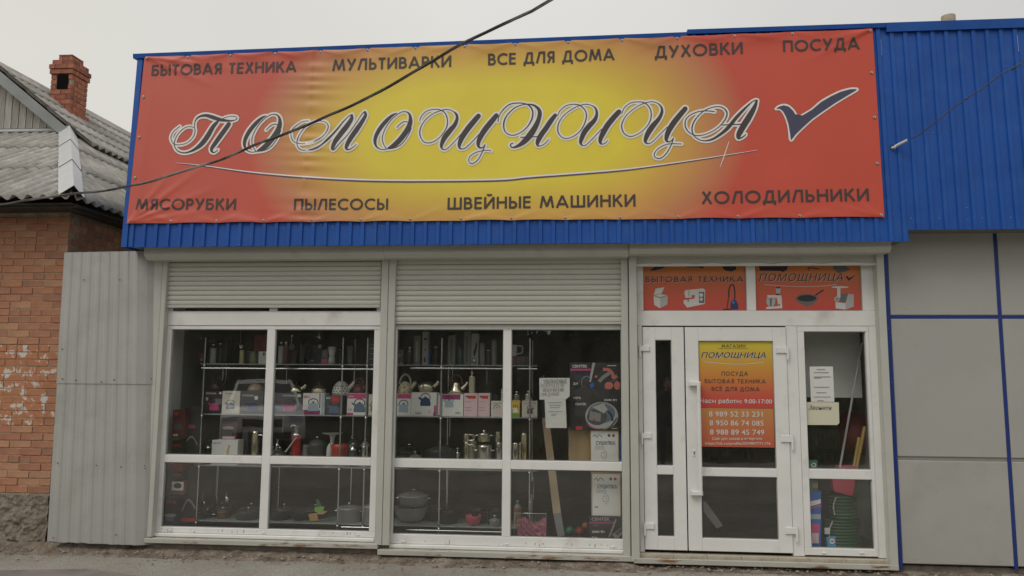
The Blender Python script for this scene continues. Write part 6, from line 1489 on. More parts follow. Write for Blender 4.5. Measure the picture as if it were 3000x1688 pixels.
many(['dark box behind the cream kettle box', 'dark box behind the grey kettle box left of the mullion', 'dark box behind the purple kettle box', 'dark box behind the white and magenta box', 'dark box behind the pink topped box', 'dark box behind the wide white kettle box', 'dark box behind the upside-down kettle box', 'dark box behind the second pale pink box'], 'dark boxes in the back row of the second shelf', lambda x: carton('dark box in the back row behind the kettle boxes', x-24, x+24, 1150, 1, Y=.60, dp=.1, mt=DGR, name='product_box'), [640, 720, 800, 890, 960, 1250, 1340, 1430])
cyl('milky food processor bowl near the left end of the top shelf', 'food_processor', 'processor', W1(612), W1(672), H1(425), 0, .46, flat('milky_plastic', (.42, .42, .38), .4), lid=DGR, lids=.1)
cyl('tall dark green bottle grinder on the top shelf', 'grinder', 'grinder', W1(700), W1(735), H1(410), 0, .5, flat('bottle_green', (.04, .07, .04), .3), lid=BLACKM, lids=.15)
cyl('maroon canister between the blender jug and the glass kettle', 'canister', 'canister', W1(1405), W1(1450), H1(395), 0, .46, flat('maroon_tin', (.13, .04, .035), .4), lid=BRASSY, lids=.12)
cyl('slim black grinder right of the pale coffee maker', 'grinder', 'grinder', W1(1990), W1(2025), H1(440), 0, .48, DGR, lid=STEEL, lids=.12, knob=False)
cyl('dark glass vase left of the front pole on the top shelf', 'vase', 'vase', W1(2085), W1(2150), H1(420), 0, .55, JAR)
cyl('small black mill beside the narrow flask boxes', 'grinder', 'grinder', W2(255), W2(300), H2(430), 0, .48, DGR, lid=BRASSY, lids=.15)
cyl('dark flask standing between the blue box and the pole', 'thermos_bottle', 'thermos', W2(525), W2(570), H2(370), 0, .48, DGR, lid=STEEL, lids=.2, knob=False)
cyl('teal flask right of the grey flask box', 'thermos_bottle', 'thermos', W2(770), W2(815), H2(380), 0, .5, TEAL, lid=DGR, lids=.2, knob=False)
cyl('grey shaker between the two steel thermos bottles', 'shaker', 'shaker', W2(1062), W2(1100), H2(420), 0, .48, DGR, lid=STEEL, lids=.15, knob=False)
cyl('glass teapot with steel lid on the second small cream box', 'teapot', 'kettle', W2(1340), W2(1400), H2(885), 1, .50, JAR, lid=STEEL, z0=Z(1510, H2(955), .50))
carton('grey upright knife block box in the left window third shelf', L1(940), L1(1000), M1(235), 2, Y=.56, mt=DGR)
cyl('black coffee pot with steel collar left of the white bowl box', 'coffee_pot', 'pot', L1(545), L1(605), M1(365), 2, .42, BLACK, lid=STEEL, lids=.2, hd=-1, hmt=BLACKM)
cyl('steel milk can just right of the mullion on the third shelf', 'milk_can', 'can', L1(1285), L1(1340), M1(340), 2, .60, BRASSY, lid=STEEL, lids=.15)
cyl('clear measuring cup between the thermos and the dark pan', 'measuring_cup', 'cup', L1(1580), L1(1640), M1(375), 2, .44, JAR, hd=1, hmt=JAR)
cyl('steel ladle pot at the right end of the left window third shelf', 'saucepan', 'pan', L1(2200), L1(2290), M1(320), 2, .46, STEEL, lid=JAR, lids=.25)
cyl('dark kettle with steel rim at the far right of the third shelf', 'kettle', 'kettle', L1(2080), L1(2150), M1(370), 2, .40, DGR, lid=STEEL, lids=.25)
cyl('steel saucepan between the black pans in the middle window', 'saucepan', 'pan', L2(735), L2(800), M2(235), 2, .58, STEEL, lid=STEEL, lids=.2)
cyl('cream enamel pot behind the steel pot stack', 'cooking_pot', 'pot', L2(885), L2(965), M2(110), 2, .62, CRM, lid=CRM, lids=.2)
cyl('black lid pan lying in front at the left of the middle window', 'frying_pan', 'pan', L2(250), L2(420), M2(262), 2, .40, BLACK, lid=JAR, lids=.5, hmt=CHROME)
cyl('dark roasting pot on the bottom shelf beside the first pole', 'casserole', 'pot', L1(500), L1(640), M1(1075), 3, .50, BLACK, lid=BLACK, lids=.3, handles=True, hmt=CHROME)
cyl('brown clay pot beside the flat black pan', 'clay_pot', 'pot', L1(680), L1(790), M1(1060), 3, .48, flat('brown_clay', (.14, .07, .04), .6), lid=flat('brown_clay', (.14, .07, .04), .6), lids=.3)
cyl('copper coloured small pot behind the grill basket', 'cooking_pot', 'pot', L2(1340), L2(1420), M2(770), 3, .56, flat('dull_copper', (.24, .14, .07), .4), lid=JAR, lids=.25)
cyl('grey pan stack on the bottom shelf in front of the dark casserole', 'saucepan', 'pan', L2(1090), L2(1200), M2(925), 3, .40, ALU, lid=JAR, lids=.35)
cyl('black wok rim leaning behind the aluminium bowls', 'wok', 'pan', L2(470), L2(570), M2(800), 3, .60, BLACK, handles=True)
# hanging utensils
for px, y0_, y1_, lb in ((W1(940), H1(250), H1(420), 'long steel ladle hanging at the top of the left window'), (W1(1490), H1(330), H1(430), 'beige spatula hanging above the maroon canister'), (L1(520), M1(880), M1(1000), 'steel grater hanging in the lower left pane'), (L1(770), M1(880), M1(960), 'dark ladle hanging in the lower left pane')):
    p0, p1 = at(px, y0_, .60), at(px, y1_, .60); t = thing('hanging_utensil', lb, 'utensil', p1); b = MB(); b.tube([p0, p1], .005, 6); b.build('stem', STEEL, t); b = MB(); b.ball(p1, .032, 10, sq=(1, .4, 1.2)); b.build('bowl', STEEL if 'beige' not in lb else CRM, t)
# ---- things behind the right part of the middle window
def dryer(label, px0, px1, pyt, pyb, Y, side_l, side_r):
    x0, x1 = X(px0, (pyt+pyb)/2, Y), X(px1, (pyt+pyb)/2, Y); z1, z0 = Z((px0+px1)/2, pyt, Y), Z((px0+px1)/2, pyb, Y)
    t = thing('product_box', label, 'box', ((x0+x1)/2, Y+.13, z0)); w, h = x1-x0, z1-z0
    b = MB(); b.cbox(x0-.006, x1+.006, Y, Y+.26, z0-.006, z1+.006, .003); b.build('carton', KRAFT, t)
    b = MB(); b.add([(x0+.004, Y-.001, z0+.004), (x1-.004, Y-.001, z0+.004), (x1-.004, Y-.001, z1-.004), (x0+.004, Y-.001, z1-.004)], [(0,1,2,3)]); b.build('white_front', BOXW, t)
    hh = Z(0, 0, Y); 
    b = MB(); f = lambda u, v, l: (x0+w*u, Y-.0015-l*.0003, z1-w*1.0*v)
    for k, (mi, pts) in enumerate(((16, ell(.46, .86, .13, .19, 18)), (0, ell(.44, .86, .12, .18, 18)))): b.add([f(u, v, k+1) for u, v in pts], [tuple(range(len(pts)))], mi)
    for a in range(8):
        c = RAD(a*45); b.add([f(u, v, 4) for u, v in ell(.44+.065*math.cos(c), .86+.10*math.sin(c), .016, .026, 6)], [tuple(range(6))], 15)
    for k in range(3): b.add([f(u, v, 2) for u, v in R4(.15, .56+.045*k, .5, .572+.045*k)], [(0,1,2,3)], 15)
    b.add([f(u, v, 2) for u, v in ell(.66, .17, .055, .055, 10)], [tuple(range(10))], 17); b.add([f(u, v, 2) for u, v in ell(.82, .17, .055, .055, 10)], [tuple(range(10))], 12)
    b.add([f(u, v, 2) for u, v in stroke([(.08, .22), (.16, .14), (.22, .24), (.30, .14), (.42, .24)], .012)], [tuple(range(len(stroke([(.08, .22), (.16, .14), (.22, .24), (.30, .14), (.42, .24)], .012))))], 17)
    b.build('printed_picture', PM, t)
    text("СУШИЛКА", f(.19, .50, 1), f(.88, .50, 1), w*.125, flat('steel_blue_letters', (.05, .10, .20)), t, bold=.02, off=.001)
    return t, x0, x1, z0, z1
Yd = .20
t, x0, x1, z0, z1 = dryer('upper white dryer box with a round vent picture behind the glass', L2(2125), L2(2410), M2(42), M2(385), Yd, 0, 0)
Bx('blue_side', BOXB, t, x1+.008, x1+.09, Yd+.02, Yd+.2, z0, z1)
carton('plain kraft carton left of the upper dryer box', L2(1900), L2(2118), M2(32), None, Y=.26, dp=.3, mt=KRAFT, zfix=(Z(1700, M2(420), .26), Z(1700, M2(32), .26)))
t, x0, x1, z0, z1 = dryer('lower white dryer box with the number 20 standing on the vacuum cleaner box', L2(2138), L2(2430), M2(482), M2(912), Yd, 0, 0)
Bx('blue_side', BOXB, t, x1+.008, x1+.09, Yd+.02, Yd+.2, z0, z1)
text("20", at(L2(2165), M2(830), Yd-.002), at(L2(2200), M2(830), Yd-.002), .018, MATS['steel_blue_letters'], t, bold=.02)
def vac(label, px0, px1, pyt, pyb, Y, big):
    x0, x1 = X(px0, (pyt+pyb)/2, Y), X(px1, (pyt+pyb)/2, Y); z1, z0 = Z((px0+px1)/2, pyt, Y), Z((px0+px1)/2, pyb, Y)
    t = thing('vacuum_cleaner_box', label, 'box', ((x0+x1)/2, Y+.1, z0)); w = x1-x0; Tq = (W2, H2) if big else (L2, M2)
    Bx('carton', BOXK, t, x0, x1, Y, Y+.22, z0, z1, .003)
    def P(x, y, l): return at(Tq[0](x), Tq[1](y), Y-.001-l*.0004)
    def pg(items):
        b = MB()
        for k, (mi, pts) in enumerate(items): b.add([P(x, y, k+1) for x, y in pts], [tuple(range(len(pts)))], PN[mi])
        b.build('printed_picture', PM, t)
    def tt(s, a, y, c, h, m_): text(s, P(a, y, 4), P(c, y, 4), (P(a, y-h, 4)-P(a, y, 4)).length, m_, t, bold=.02, off=.0008)
    if big:
        tt("CENTEK", 1938, 616, 2092, 28, WT); tt("2л", 1945, 790, 1992, 22, WT); tt("HEPA", 1948, 935, 2026, 20, WT); tt("ФИЛЬТР", 1948, 945+5, 2026, 8, PEN); tt("CENTEK", 1968, 1000, 2082, 22, WT); tt("2200 Вт", 2262, 956, 2396, 18, WT)
        pg([('p', R4(1915, 628, 2135, 648))]); pg([('si', [(2143, 568), (2172, 568), (2128, 765), (2108, 760)])])
        coral = 'r'
        b = MB()
        cor = flat('coral_print', (.55, .17, .13)); 
        for k, pts in enumerate((stroke([(2250, 635), (2310, 640), (2350, 680), (2355, 720), (2395, 700)], 16), ell(2312, 800, 45, 38, 16), ell(2395, 800, 32, 45, 16), ell(2180, 708, 16, 14, 8))): b.add([P(x, y, 4+k) for x, y in pts], [tuple(range(len(pts)))])
        b.build('printed_picture', cor, t)
        pg([('gg', stroke([(2210, 760), (2260, 710), (2330, 665)], 18)), ('g', stroke([(2270, 840), (2330, 760), (2400, 740)], 14))])
        pg([('si', ell(2238, 1110, 168, 142, 26)), ('s', ell(2235, 1080, 140, 105, 24)), ('g', ell(2190, 1120, 105, 85, 20)), ('gg', [(2120, 1060), (2230, 1085), (2225, 1170), (2110, 1150)]), ('si', [(2140, 1020), (2250, 980), (2300, 1040), (2260, 1085)]), ('r', ell(2160, 1150, 14, 10, 8))])
        pg([('m', stroke([(2075, 1130), (2110, 1210), (2200, 1245), (2320, 1225), (2395, 1130)], 7)), ('si', stroke([(2120, 1010), (2200, 975), (2290, 985), (2370, 1040)], 5)), ('lb', stroke([(2225, 1000), (2270, 990)], 8)), ('k', stroke([(2300, 1060), (2340, 1110), (2345, 1160)], 10)), ('s', stroke([(2030, 800), (2040, 730), (2090, 705), (2120, 740)], 6)), ('b', [(2115, 790), (2150, 760), (2165, 800), (2130, 830)])])
        pg([('r', R4(1972, 1215, 2040, 1250))]); pg([('w', R4(2295, 594, 2385, 600))]); pg([('w', R4(2340, 1236, 2395, 1240))])
    else:
        tt("CENTEK", 2135, 958, 2322, 30, flat('grey_letters', (.36, .35, .34))); tt("2000 Вт", 2137, 1082, 2270, 20, WT); tt("2л", 2138, 1142, 2190, 22, WT)
        pg([('m', R4(2110, 968, 2360, 990)), ('gg', [(2375, 945), (2392, 945), (2325, 1125), (2305, 1125)])]); pg([('gg', [(2345, 1100), (2470, 1000), (2472, 1060), (2410, 1140), (2370, 1140)]), ('g', [(2370, 1090), (2450, 1020), (2465, 1050), (2400, 1110)])]); pg([('p', R4(2150, 1008, 2205, 1013))])
    return t
vac('big black vacuum cleaner box with coral nozzle pictures at the top right of the display', W2(1912), W2(2446), H2(565), H2(1250), .17, True)
vac('black vacuum cleaner box at the bottom right corner behind the glass', L2(2110), L2(2490), M2(918), M2(1170), .17, False)
# leaning plank
t = thing('leaning_plank', 'tan wooden plank with a grey metal end leaning inside the middle window', 'plank', at(L2(1800), M2(1120), .25))
a0, a1, c0, c1 = at(L2(1628), M2(-90), .5), at(L2(1700), M2(-90), .5), at(L2(1742), M2(885), .24), at(L2(1822), M2(880), .24)
b = MB(); b.prism([c0, c1, a1, a0], (0, .022, 0)); b.build('board', flat('tan_plank', (.36, .27, .18), .7), t)
d0 = at(L2(1790), M2(1125), .2); d1 = at(L2(1860), M2(1110), .2)
b = MB(); b.prism([d0, d1, c1+Vector((0, -.001, 0)), c0+Vector((0, -.001, 0))], (0, .024, 0)); b.build('metal_end', flat('grey_metal_end', (.16, .17, .18), .5), t)
# wire grill basket with pink cloth
t = thing('grill_basket', 'wire grill basket in a clear bag with pink cloth below the hanging wires', 'basket', at(L2(1510), M2(1125), .25))
Yb = .22; bx0, bx1, bz0, bz1 = X(L2(1345), M2(1000), Yb), X(L2(1678), M2(1000), Yb), Z(L2(1510), M2(1130), Yb), Z(L2(1510), M2(885), Yb)
b = MB()
for i in range(13):
    x = bx0+(bx1-bx0)*i/12; b.tube([(x, Yb, bz0), (x*.94+(bx0+bx1)*.03, Yb, bz1)], .0022, 5)
b.tube([(bx0, Yb, bz0), (bx1, Yb, bz0), (bx1-.006, Yb, bz1), (bx0+.006, Yb, bz1), (bx0, Yb, bz0)], .004, 6); b.build('wire_grid', CHROME, t)
b = MB(); xm = (bx0+bx1)/2; zt_ = Z(L2(1540), M2(540), Yb); zm = Z(L2(1530), M2(780), Yb)
b.tube([(xm-.012, Yb, bz1), (xm-.012, Yb, zm), (xm, Yb, zm+.01), (xm+.012, Yb, zm), (xm+.012, Yb, bz1)], .003, 6); b.tube([(xm+.0, Yb+.01, bz1), (xm-.004, Yb+.01, zm+.05)], .003, 6); b.tube([(xm+.03, Yb+.01, zm+.04), (xm+.03, Yb+.01, zt_), (xm+.02, Yb+.01, zt_+.02), (xm+.01, Yb+.01, zt_), (xm+.01, Yb+.01, zm+.02)], .003, 6); b.build('wire_handle', CHROME, t)
b = MB(); b.tube([(xm+.012, Yb+.012, Z(L2(1540), M2(690), Yb)), (xm+.02, Yb+.012, Z(L2(1545), M2(560), Yb))], .013, 8); b.build('grip', BLACKM, t)
b = MB(); n = 16; vs = []
for j in range(n+1):
    for i in range(n+1):
        x = bx0+.03+(bx1-bx0-.04)*i/n; z = bz0+.005+(bz1-bz0)*(.66+.12*math.sin(i*.5))*j/n; vs.append((x, Yb+.05-.02*noise.noise(Vector((x*40, z*40, 0)))-.012*math.sin(i*1.7+j), z))
b.add(vs, [(j*(n+1)+i, j*(n+1)+i+1, (j+1)*(n+1)+i+1, (j+1)*(n+1)+i) for j in range(n) for i in range(n)], smooth=True); b.build('pink_cloth', mat('pink_cloth', (.52, .16, .24), .85, var=.25, vscale=25), t)
# balls and bits on the floor behind
for px, py, r, c, lb in ((1908, 1058, .040, (.03, .28, .16), 'green plastic ball on the shop floor'), (2010, 1070, .045, (.30, .04, .05), 'dark red ball right of the green ball'), (2070, 1010, .035, (.36, .14, .05), 'orange toy behind the dark red ball')):
    p = at(L2(px), M2(py), .5); b = MB(); b.ball(p, r, 18); o = b.build('plastic_ball', flat('ball_%d' % px, c, .35), label=lb, cat='ball')
Bx('low_table', flat('dark_bench', (.06, .055, .05)), shop, X(1600, 1560, .4), X(1830, 1560, .4), .42, .8, .13, Z(1660, M2(1105), .5))
# ---- behind the fixed light right of the door
RX = lambda x: 1840+x/2.693; RY = lambda y: 1150+y/2.693
def stick(name, label, cat, x0, y0, x1, y1, Y0, Y1, r, m_):
    t = thing(name, label, cat, at(x1, y1, Y1)); b = MB(); b.tube([at(x0, y0, Y0), at(x1, y1, Y1)], r, 8); b.build('handle', m_, t); return t
m1 = stick('mop', 'white mop stick leaning behind the right pane', 'mop', 2525.5, 1005, RX(1672), RY(590), .30, .25, .011, flat('white_stick', (.50, .50, .50), .4))
p = at(RX(1672), RY(590), .25); b = MB(); b.ball((p.x+.02, p.y, p.z-.02), .03, 10, sq=(1, 1, .8)); b.build('socket', flat('pink_plastic2', (.55, .10, .16), .4), m1)
for a, c, d, e, lb in ((1868, 270, 1800, 590, 'taller yellow broom handle'), (1825, 355, 1780, 585, 'shorter yellow broom handle')):
    s_ = stick('broom', lb+' behind the right pane', 'broom', RX(a), RY(c), RX(d), RY(e+20), .30, .28, .017, flat('yellow_wood', (.50, .34, .10), .5))
    q = at(RX(d), RY(e+20), .28); b = MB(); b.box(q.x-.09, q.x+.09, .26, .30, q.z-.04, q.z); b.build('broom_head', flat('dark_bristle', (.05, .10, .05), .8), s_)
t = thing('bucket', 'red plastic dustpan tub hanging behind the right pane', 'dustpan', at(RX(1710), RY(800), .3))
q = [(1660, 580), (1806, 582), (1800, 640), (1775, 815), (1740, 812), (1625, 780), (1612, 690), (1650, 610)]
b = MB(); b.prism([at(RX(x), RY(y), .26) for x, y in q], (0, .09, 0)); b.build('tub', flat('pink_plastic3', (.52, .07, .10), .4), t)
# green hose coils
HOSE = mat('green_hose', (.02, .10, .04), .4, var=.2)
for (cx, cy, w, h, n, lb) in ((1695, 905, 95, 85, 7, 'upper coil of dark green garden hose'), (1690, 1110, 120, 100, 9, 'lower coil of dark green garden hose')):
    p = at(RX(cx), RY(cy), .36); wr = w/2.693/FPX*(CAM_D+.36); hz = h/2.693/FPX*(CAM_D+.36)
    t = thing('garden_hose', lb, 'hose', (p.x, p.y, p.z-hz)); pts = []
    for i in range(n*16+1):
        a = i/16*2*math.pi; pts.append((p.x+wr*math.cos(a), p.y+.09*math.sin(a), p.z-hz+2*hz*i/(n*16)))
    b = MB(); b.tube(pts, hz/n*.92, 7); b.build('coil', HOSE, t)
    b = MB(); b.tube(catmull([(p.x-wr*.8, p.y-.12, p.z+hz), (p.x-wr*1.05, p.y-.13, p.z+hz*.3), (p.x-wr*.95, p.y-.12, p.z-hz*.5)], 4), .006, 6); b.build('white_tie', WPL, t)
def card(name, label, cat, q, Y, dp, mt, pics=()):
    t = thing(name, label, cat, at(sum(a for a, _ in q)/len(q), max(c for _, c in q), Y)); b = MB(); b.prism([at(x, y, Y) for x, y in q], (0, dp, 0)); b.build('carton', mt, t)
    for k, (mi, pts) in enumerate(pics): b = MB(); b.add([at(x, y, Y-.001-.0004*k) for x, y in pts], [tuple(range(len(pts)))]); b.build('printed_picture', mi, t)
    return t
def Q(x0, y0, x1, y1): return [(RX(x0), RY(y0)), (RX(x1), RY(y0)), (RX(x1), RY(y1)), (RX(x0), RY(y1))]
card('tall_box', 'tall blue box with white and pink bands in the lower right pane', 'box', Q(1436, 780, 1523, 1215), .12, .1, BOXB, [(BOXW, [(RX(1436), RY(860)), (RX(1520), RY(842)), (RX(1520), RY(875)), (RX(1436), RY(900))]), (PINK, [(RX(1436), RY(905)), (RX(1520), RY(885)), (RX(1520), RY(900)), (RX(1436), RY(918))]), (PINK, Q(1450, 1035, 1510, 1130)), (LPINK, Q(1450, 1110, 1505, 1190)), (LBL, Q(1440, 960, 1520, 1000))])
card('product_box', 'small green box with an orange picture above the tall blue box', 'box', Q(1434, 700, 1498, 778), .13, .08, flat('green_card', (.05, .22, .13)), [(flat('orange_pic', (.50, .25, .14)), Q(1455, 715, 1498, 750))])
card('product_box', 'green and white round-print box just above the transom at the right pane', 'box', Q(1422, 538, 1495, 603), .13, .08, flat('green_card', (.05, .22, .13)), [(BOXW, [(RX(x), RY(y)) for x, y in ell(1465, 572, 20, 18, 12)]), (flat('green_card', (.05, .22, .13)), [(RX(x), RY(y)) for x, y in ell(1465, 572, 12, 10, 12)])])
card('small_packet', 'blue packet with a white flower print at the bottom of the right pane', 'packet', [(RX(1570), RY(1150)), (RX(1635), RY(1138)), (RX(1642), RY(1222)), (RX(1576), RY(1222))], .12, .04, flat('sky_packet', (.08, .32, .48)), [(BOXW, [(RX(x), RY(y)) for x, y in ell(1610, 1175, 20, 22, 8)]), (REDP, [(RX(x), RY(y)) for x, y in ell(1610, 1175, 10, 10, 8)])])
card('small_packet', 'white price tag hanging on the green hose', 'tag', Q(1550, 1068, 1593, 1118), .20, .004, PAPER)
# stainless funnel hood shape and red drum further back
t = thing('steel_boiler', 'tall shiny steel boiler standing behind the white list', 'boiler', (X(RX(1440), 1150, .8), .8, .9)); 
xx = X(2408, 1060, .8); 
b = MB(); b.lathe([(.10, 0), (.11, .02), (.11, .10), (.05, .20), (.045, .45), (0, .45)], (xx, .8, Z(2408, 1075, .8)-.1), 18); b.build('body', STEEL, t)
b = MB(); b.lathe([(0, 0), (.13, 0), (.16, .42), (0, .42)], (X(2500, 1250, .9), .9, Z(2500, 1330, .9)), 16); b.build('red_drum', flat('drum_red', (.26, .02, .03), .4), label='dark red plastic drum standing deep behind the right pane', cat='drum')
Bx('counter', flat('dark_counter', (.05, .05, .045)), shop, X(2300, 1400, 1.3), X(2560, 1400, 1.3), 1.3, 1.7, .13, .95)
t = card('leaning_slab', 'pale grey slab leaning behind the lower pane of the door', 'slab', [(2060, 1468), (2068, 1470), (2118, 1540), (2100, 1549), (2062, 1500)], .3, .02, flat('slab_grey', (.25, .24, .22)))
# ================================================================== ACROSS THE ROAD (seen in the glass)
LEAF = [mat('leaf_%d' % i, c, .7, var=.3, vscale=3) for i, c in enumerate(((.075, .11, .035), (.10, .14, .045), (.05, .075, .028), (.15, .12, .045)))]
BARK = mat('bark', (.10, .08, .06), .95, var=.3, vscale=10, stretch=(3, 3, .5))
def crown_mesh(seed, rx, rz, n, ls):
    r = random.Random(seed); v = []; f = []; mi = []
    cl = [(r.uniform(-1, 1)*rx*.65, r.uniform(-1, 1)*rx*.65, r.uniform(-.8, .8)*rz*.7, r.uniform(.3, .55)) for _ in range(14)]
    for i in range(n):
        c = r.choice(cl); d = Vector((r.gauss(0, 1), r.gauss(0, 1), r.gauss(0, 1))).normalized()*(r.random()**.35)*c[3]
        p = Vector((c[0]+d.x*rx, c[1]+d.y*rx, c[2]+d.z*rz)); a = Vector((r.gauss(0, 1), r.gauss(0, 1), r.gauss(0, 1))).normalized(); q = a.orthogonal().normalized(); s = ls*r.uniform(.6, 1.4); k = len(v)
        v += [p+a*s, p+q*s*.5, p-a*s, p-q*s*.5]; f.append((k, k+1, k+2, k+3)); mi.append(r.choice((0, 0, 1, 2, 3) if r.random() < .9 else (3,)))
    me = bpy.data.meshes.new('crown'); me.from_pydata([tuple(x) for x in v], [], f)
    for m_ in LEAF: me.materials.append(m_)
    me.polygons.foreach_set('material_index', mi); return me
cm = [crown_mesh(1, 2.6, 2.3, 9000, .15), crown_mesh(2, 2.9, 2.6, 9000, .16)]
tree_lab = ['broad dark green tree across the road, leftmost of the row', 'second tree of the row across the road', 'third tree of the row, opposite the left display window', 'fourth tree of the row, opposite the middle window', 'fifth tree of the row, opposite the door', 'sixth tree of the row across the road', 'seventh tree of the row across the road', 'last tree at the right end of the row across the road']
for i in range(8):
    x = -15+i*4.1+random.uniform(-.5, .5); y = -22+random.uniform(-1.5, 1.5); h = random.uniform(3.4, 4.4)
    t = thing('roadside_tree', tree_lab[i], 'tree', (x, y, 0), 'trees in a row across the road')
    b = MB(); b.tube([(x, y, -.1), (x+.1, y+.05, h*.5), (x, y, h)], [.19, .15, .08], 9)
    for k in range(5):
        a = k*1.3; b.tube([(x, y, h*.45+k*.25), (x+math.cos(a)*1.2, y+math.sin(a)*1.2, h*.8+k*.3)], [.07, .03], 6)
    b.build('trunk', BARK, t)
    link('crown', cm[i % 2], t, (x, y, h+.6)).rotation_euler = (0, 0, i*1.1)
# low hedge and a dark wooden fence behind the trees so that no horizon shows
b = MB(); r = random.Random(9)
for i in range(60000):
    x = r.uniform(-24, 22); y = -20.2+r.uniform(-.9, .9); z = r.uniform(0, 3.7+.9*noise.noise(Vector((x*.35, 0, 0)))); a = Vector((r.gauss(0, 1), r.gauss(0, 1), r.gauss(0, 1))).normalized(); q = a.orthogonal().normalized(); s = r.uniform(.08, .17); p = Vector((x, y, z))
    b.add([p+a*s, p+q*s*.5, p-a*s, p-q*s*.5], [(0,1,2,3)], r.randrange(4))
b.build('hedge', LEAF, kind='stuff', label='tall loose thicket along the far side of the road, under the trees', cat='hedge')
b = MB()
t = thing('board_fence', 'dark board fence behind the hedge across the road', 'fence', (0, -26, 0))
for k in range(60):
    x = -30+k; bb = MB(); bb.box(x+.01, x+.99, -26, -25.95, 0, 3.3+.05*(k % 3)); o = bb.build('fence_board', mat('dark_fence_wood', (.07, .06, .045), .9, var=.3), t)
# utility pole carrying the cable
px_, py_, pz_ = pole_top
t = thing('utility_pole', 'grey concrete utility pole across the road carrying the black cable', 'pole', (px_, py_-.1, 0)); b = MB(); b.tube([(px_, py_-.12, -.1), (px_, py_-.12, pz_+.6)], [.16, .09], 12); b.build('pole', CONC, t)
# parked white car, facing the shop
d = ray(768, 1140); P = CAM+d*(18.6/d.y); ccx, ccy = P.x, -(P.y)
car = thing('parked_car', 'white estate car parked across the road facing the shop', 'car', (ccx, ccy, 0))
CW = mat('white_car_paint', (.80, .80, .80), .25, coat=.6); CG = flat('car_glass', (.015, .018, .02), .05); TY = flat('tyre', (.02, .02, .02), .8)
def body(prof, hw, m_, nm, tz=.0, par=car):
    """prof: (y forward distance from car centre, z); lofted across width with tumblehome"""
    b = MB(); vs = []; ws = [-1, -.97, -.86, 0, .86, .97, 1]; ins = [.10, .03, 0, 0, 0, .03, .10]
    n = len(prof)
    for w, i_ in zip(ws, ins):
        for (yy, z) in prof:
            th = max(0, (z-.95))*tz; vs.append((ccx+w*(hw-th), ccy+yy*(1-i_*.15), .25+(z-.25)*(1-i_*.10)))
    for a in range(len(ws)-1):
        for k in range(n): b.add([], []) if 0 else None
    fs = [(a*n+k, a*n+(k+1) % n, (a+1)*n+(k+1) % n, (a+1)*n+k) for a in range(len(ws)-1) for k in range(n)]
    fs += [tuple(range(n)), tuple(reversed(range((len(ws)-1)*n, len(ws)*n)))]
    b.add(vs, fs); return b.build(nm, m_, par)
body([(2.15, .30), (2.22, .55), (2.15, .80), (1.95, .92), (1.05, 1.02), (-2.0, 1.02), (-2.15, .7), (-2.1, .30)], .90, CW, 'body')
body([(1.05, 1.0), (.25, 1.52), (-.1, 1.60), (-1.6, 1.56), (-2.05, 1.0)], .84, CW, 'roof', .28)
wb = MB(); wb.add([(ccx-.74, ccy+1.045, 1.045), (ccx+.74, ccy+1.045, 1.045), (ccx+.60, ccy+.33, 1.50), (ccx-.60, ccy+.33, 1.50)], [(0,1,2,3)]); wb.v = [v+Vector((0, .012, .012)) for v in wb.v]; wb.build('windscreen', CG, car)
for s in (-1, 1):
    b = MB(); b.box(ccx+s*.70-.16, ccx+s*.70+.16, ccy+2.10, ccy+2.20, .66, .80); b.build('headlight', flat('headlamp', (.5, .55, .6), .1), car)
    b = MB(); b.box(ccx+s*.99-.09, ccx+s*.99+.09, ccy+.80, ccy+.90, 1.02, 1.16); b.build('mirror', CW, car)
    b = MB(); b.tube([(ccx+s*.62, ccy-.1, 1.65), (ccx+s*.62, ccy-1.5, 1.62)], .02, 6); b.build('roof_rail', CHROME, car)
    for yy in (1.35, -1.35):
        b = MB(); cc_ = Vector((ccx+s*.80, ccy+yy, .32))
        b.tube([cc_-Vector((.10, 0, 0)), cc_+Vector((.10, 0, 0))], .32, 20); wh = b.build('wheel', TY, car)
        b = MB(); b.tube([cc_-Vector((.104, 0, 0)), cc_+Vector((.104, 0, 0))], .19, 12); b.build('rim', flat('alloy', (.4, .4, .4), .3), wh)
Bx('grille', BLACKM, car, ccx-.42, ccx+.42, ccy+2.14, ccy+2.245, .58, .74)
Bx('lower_grille', BLACKM, car, ccx-.6, ccx+.6, ccy+2.14, ccy+2.245, .32, .46)
Bx('number_plate', BOXW, car, ccx-.26, ccx+.26, ccy+2.2, ccy+2.262, .47, .57)

car.rotation_euler = (0, 0, -math.atan2(-ccx, 7.41-ccy))
# grass verge on the far side
VG = mat('verge_earth', (.07, .065, .035), .95, var=.4, vscale=4, bump=.8, bscale=20)
b = MB(); n = 60; vs = [(-30+i, -9.0+.4*noise.noise(Vector((i*.4, 0, 0))) if j == 0 else -9.8-6*(j-1), (gh(-30+i, -9) if j == 0 else .05)+.012) for j in range(5) for i in range(n+1)]
b.add(vs, [(j*(n+1)+i, j*(n+1)+i+1, (j+1)*(n+1)+i+1, (j+1)*(n+1)+i) for j in range(4) for i in range(n)], smooth=True); b.build('grass_verge', VG, kind='structure')
b = MB(); r = random.Random(21)
for i in range(26000):
    x = r.uniform(-20, 18); y = -9.1-abs(r.gauss(0, 3.5)); hh = r.uniform(.06, .26); a = r.random()*6.3; w = r.uniform(.008, .02); z = .03
    p = Vector((x, y, z)); q = Vector((math.cos(a)*w, math.sin(a)*w, 0)); tp = Vector((r.uniform(-.08, .08), r.uniform(-.08, .08), hh)); b.add([p-q, p+q, p+tp], [(0,1,2)], r.choice((0, 0, 1, 2, 3)))
b.build('weeds', LEAF, kind='stuff', label='rough grass and weeds on the verge across the road', cat='grass')
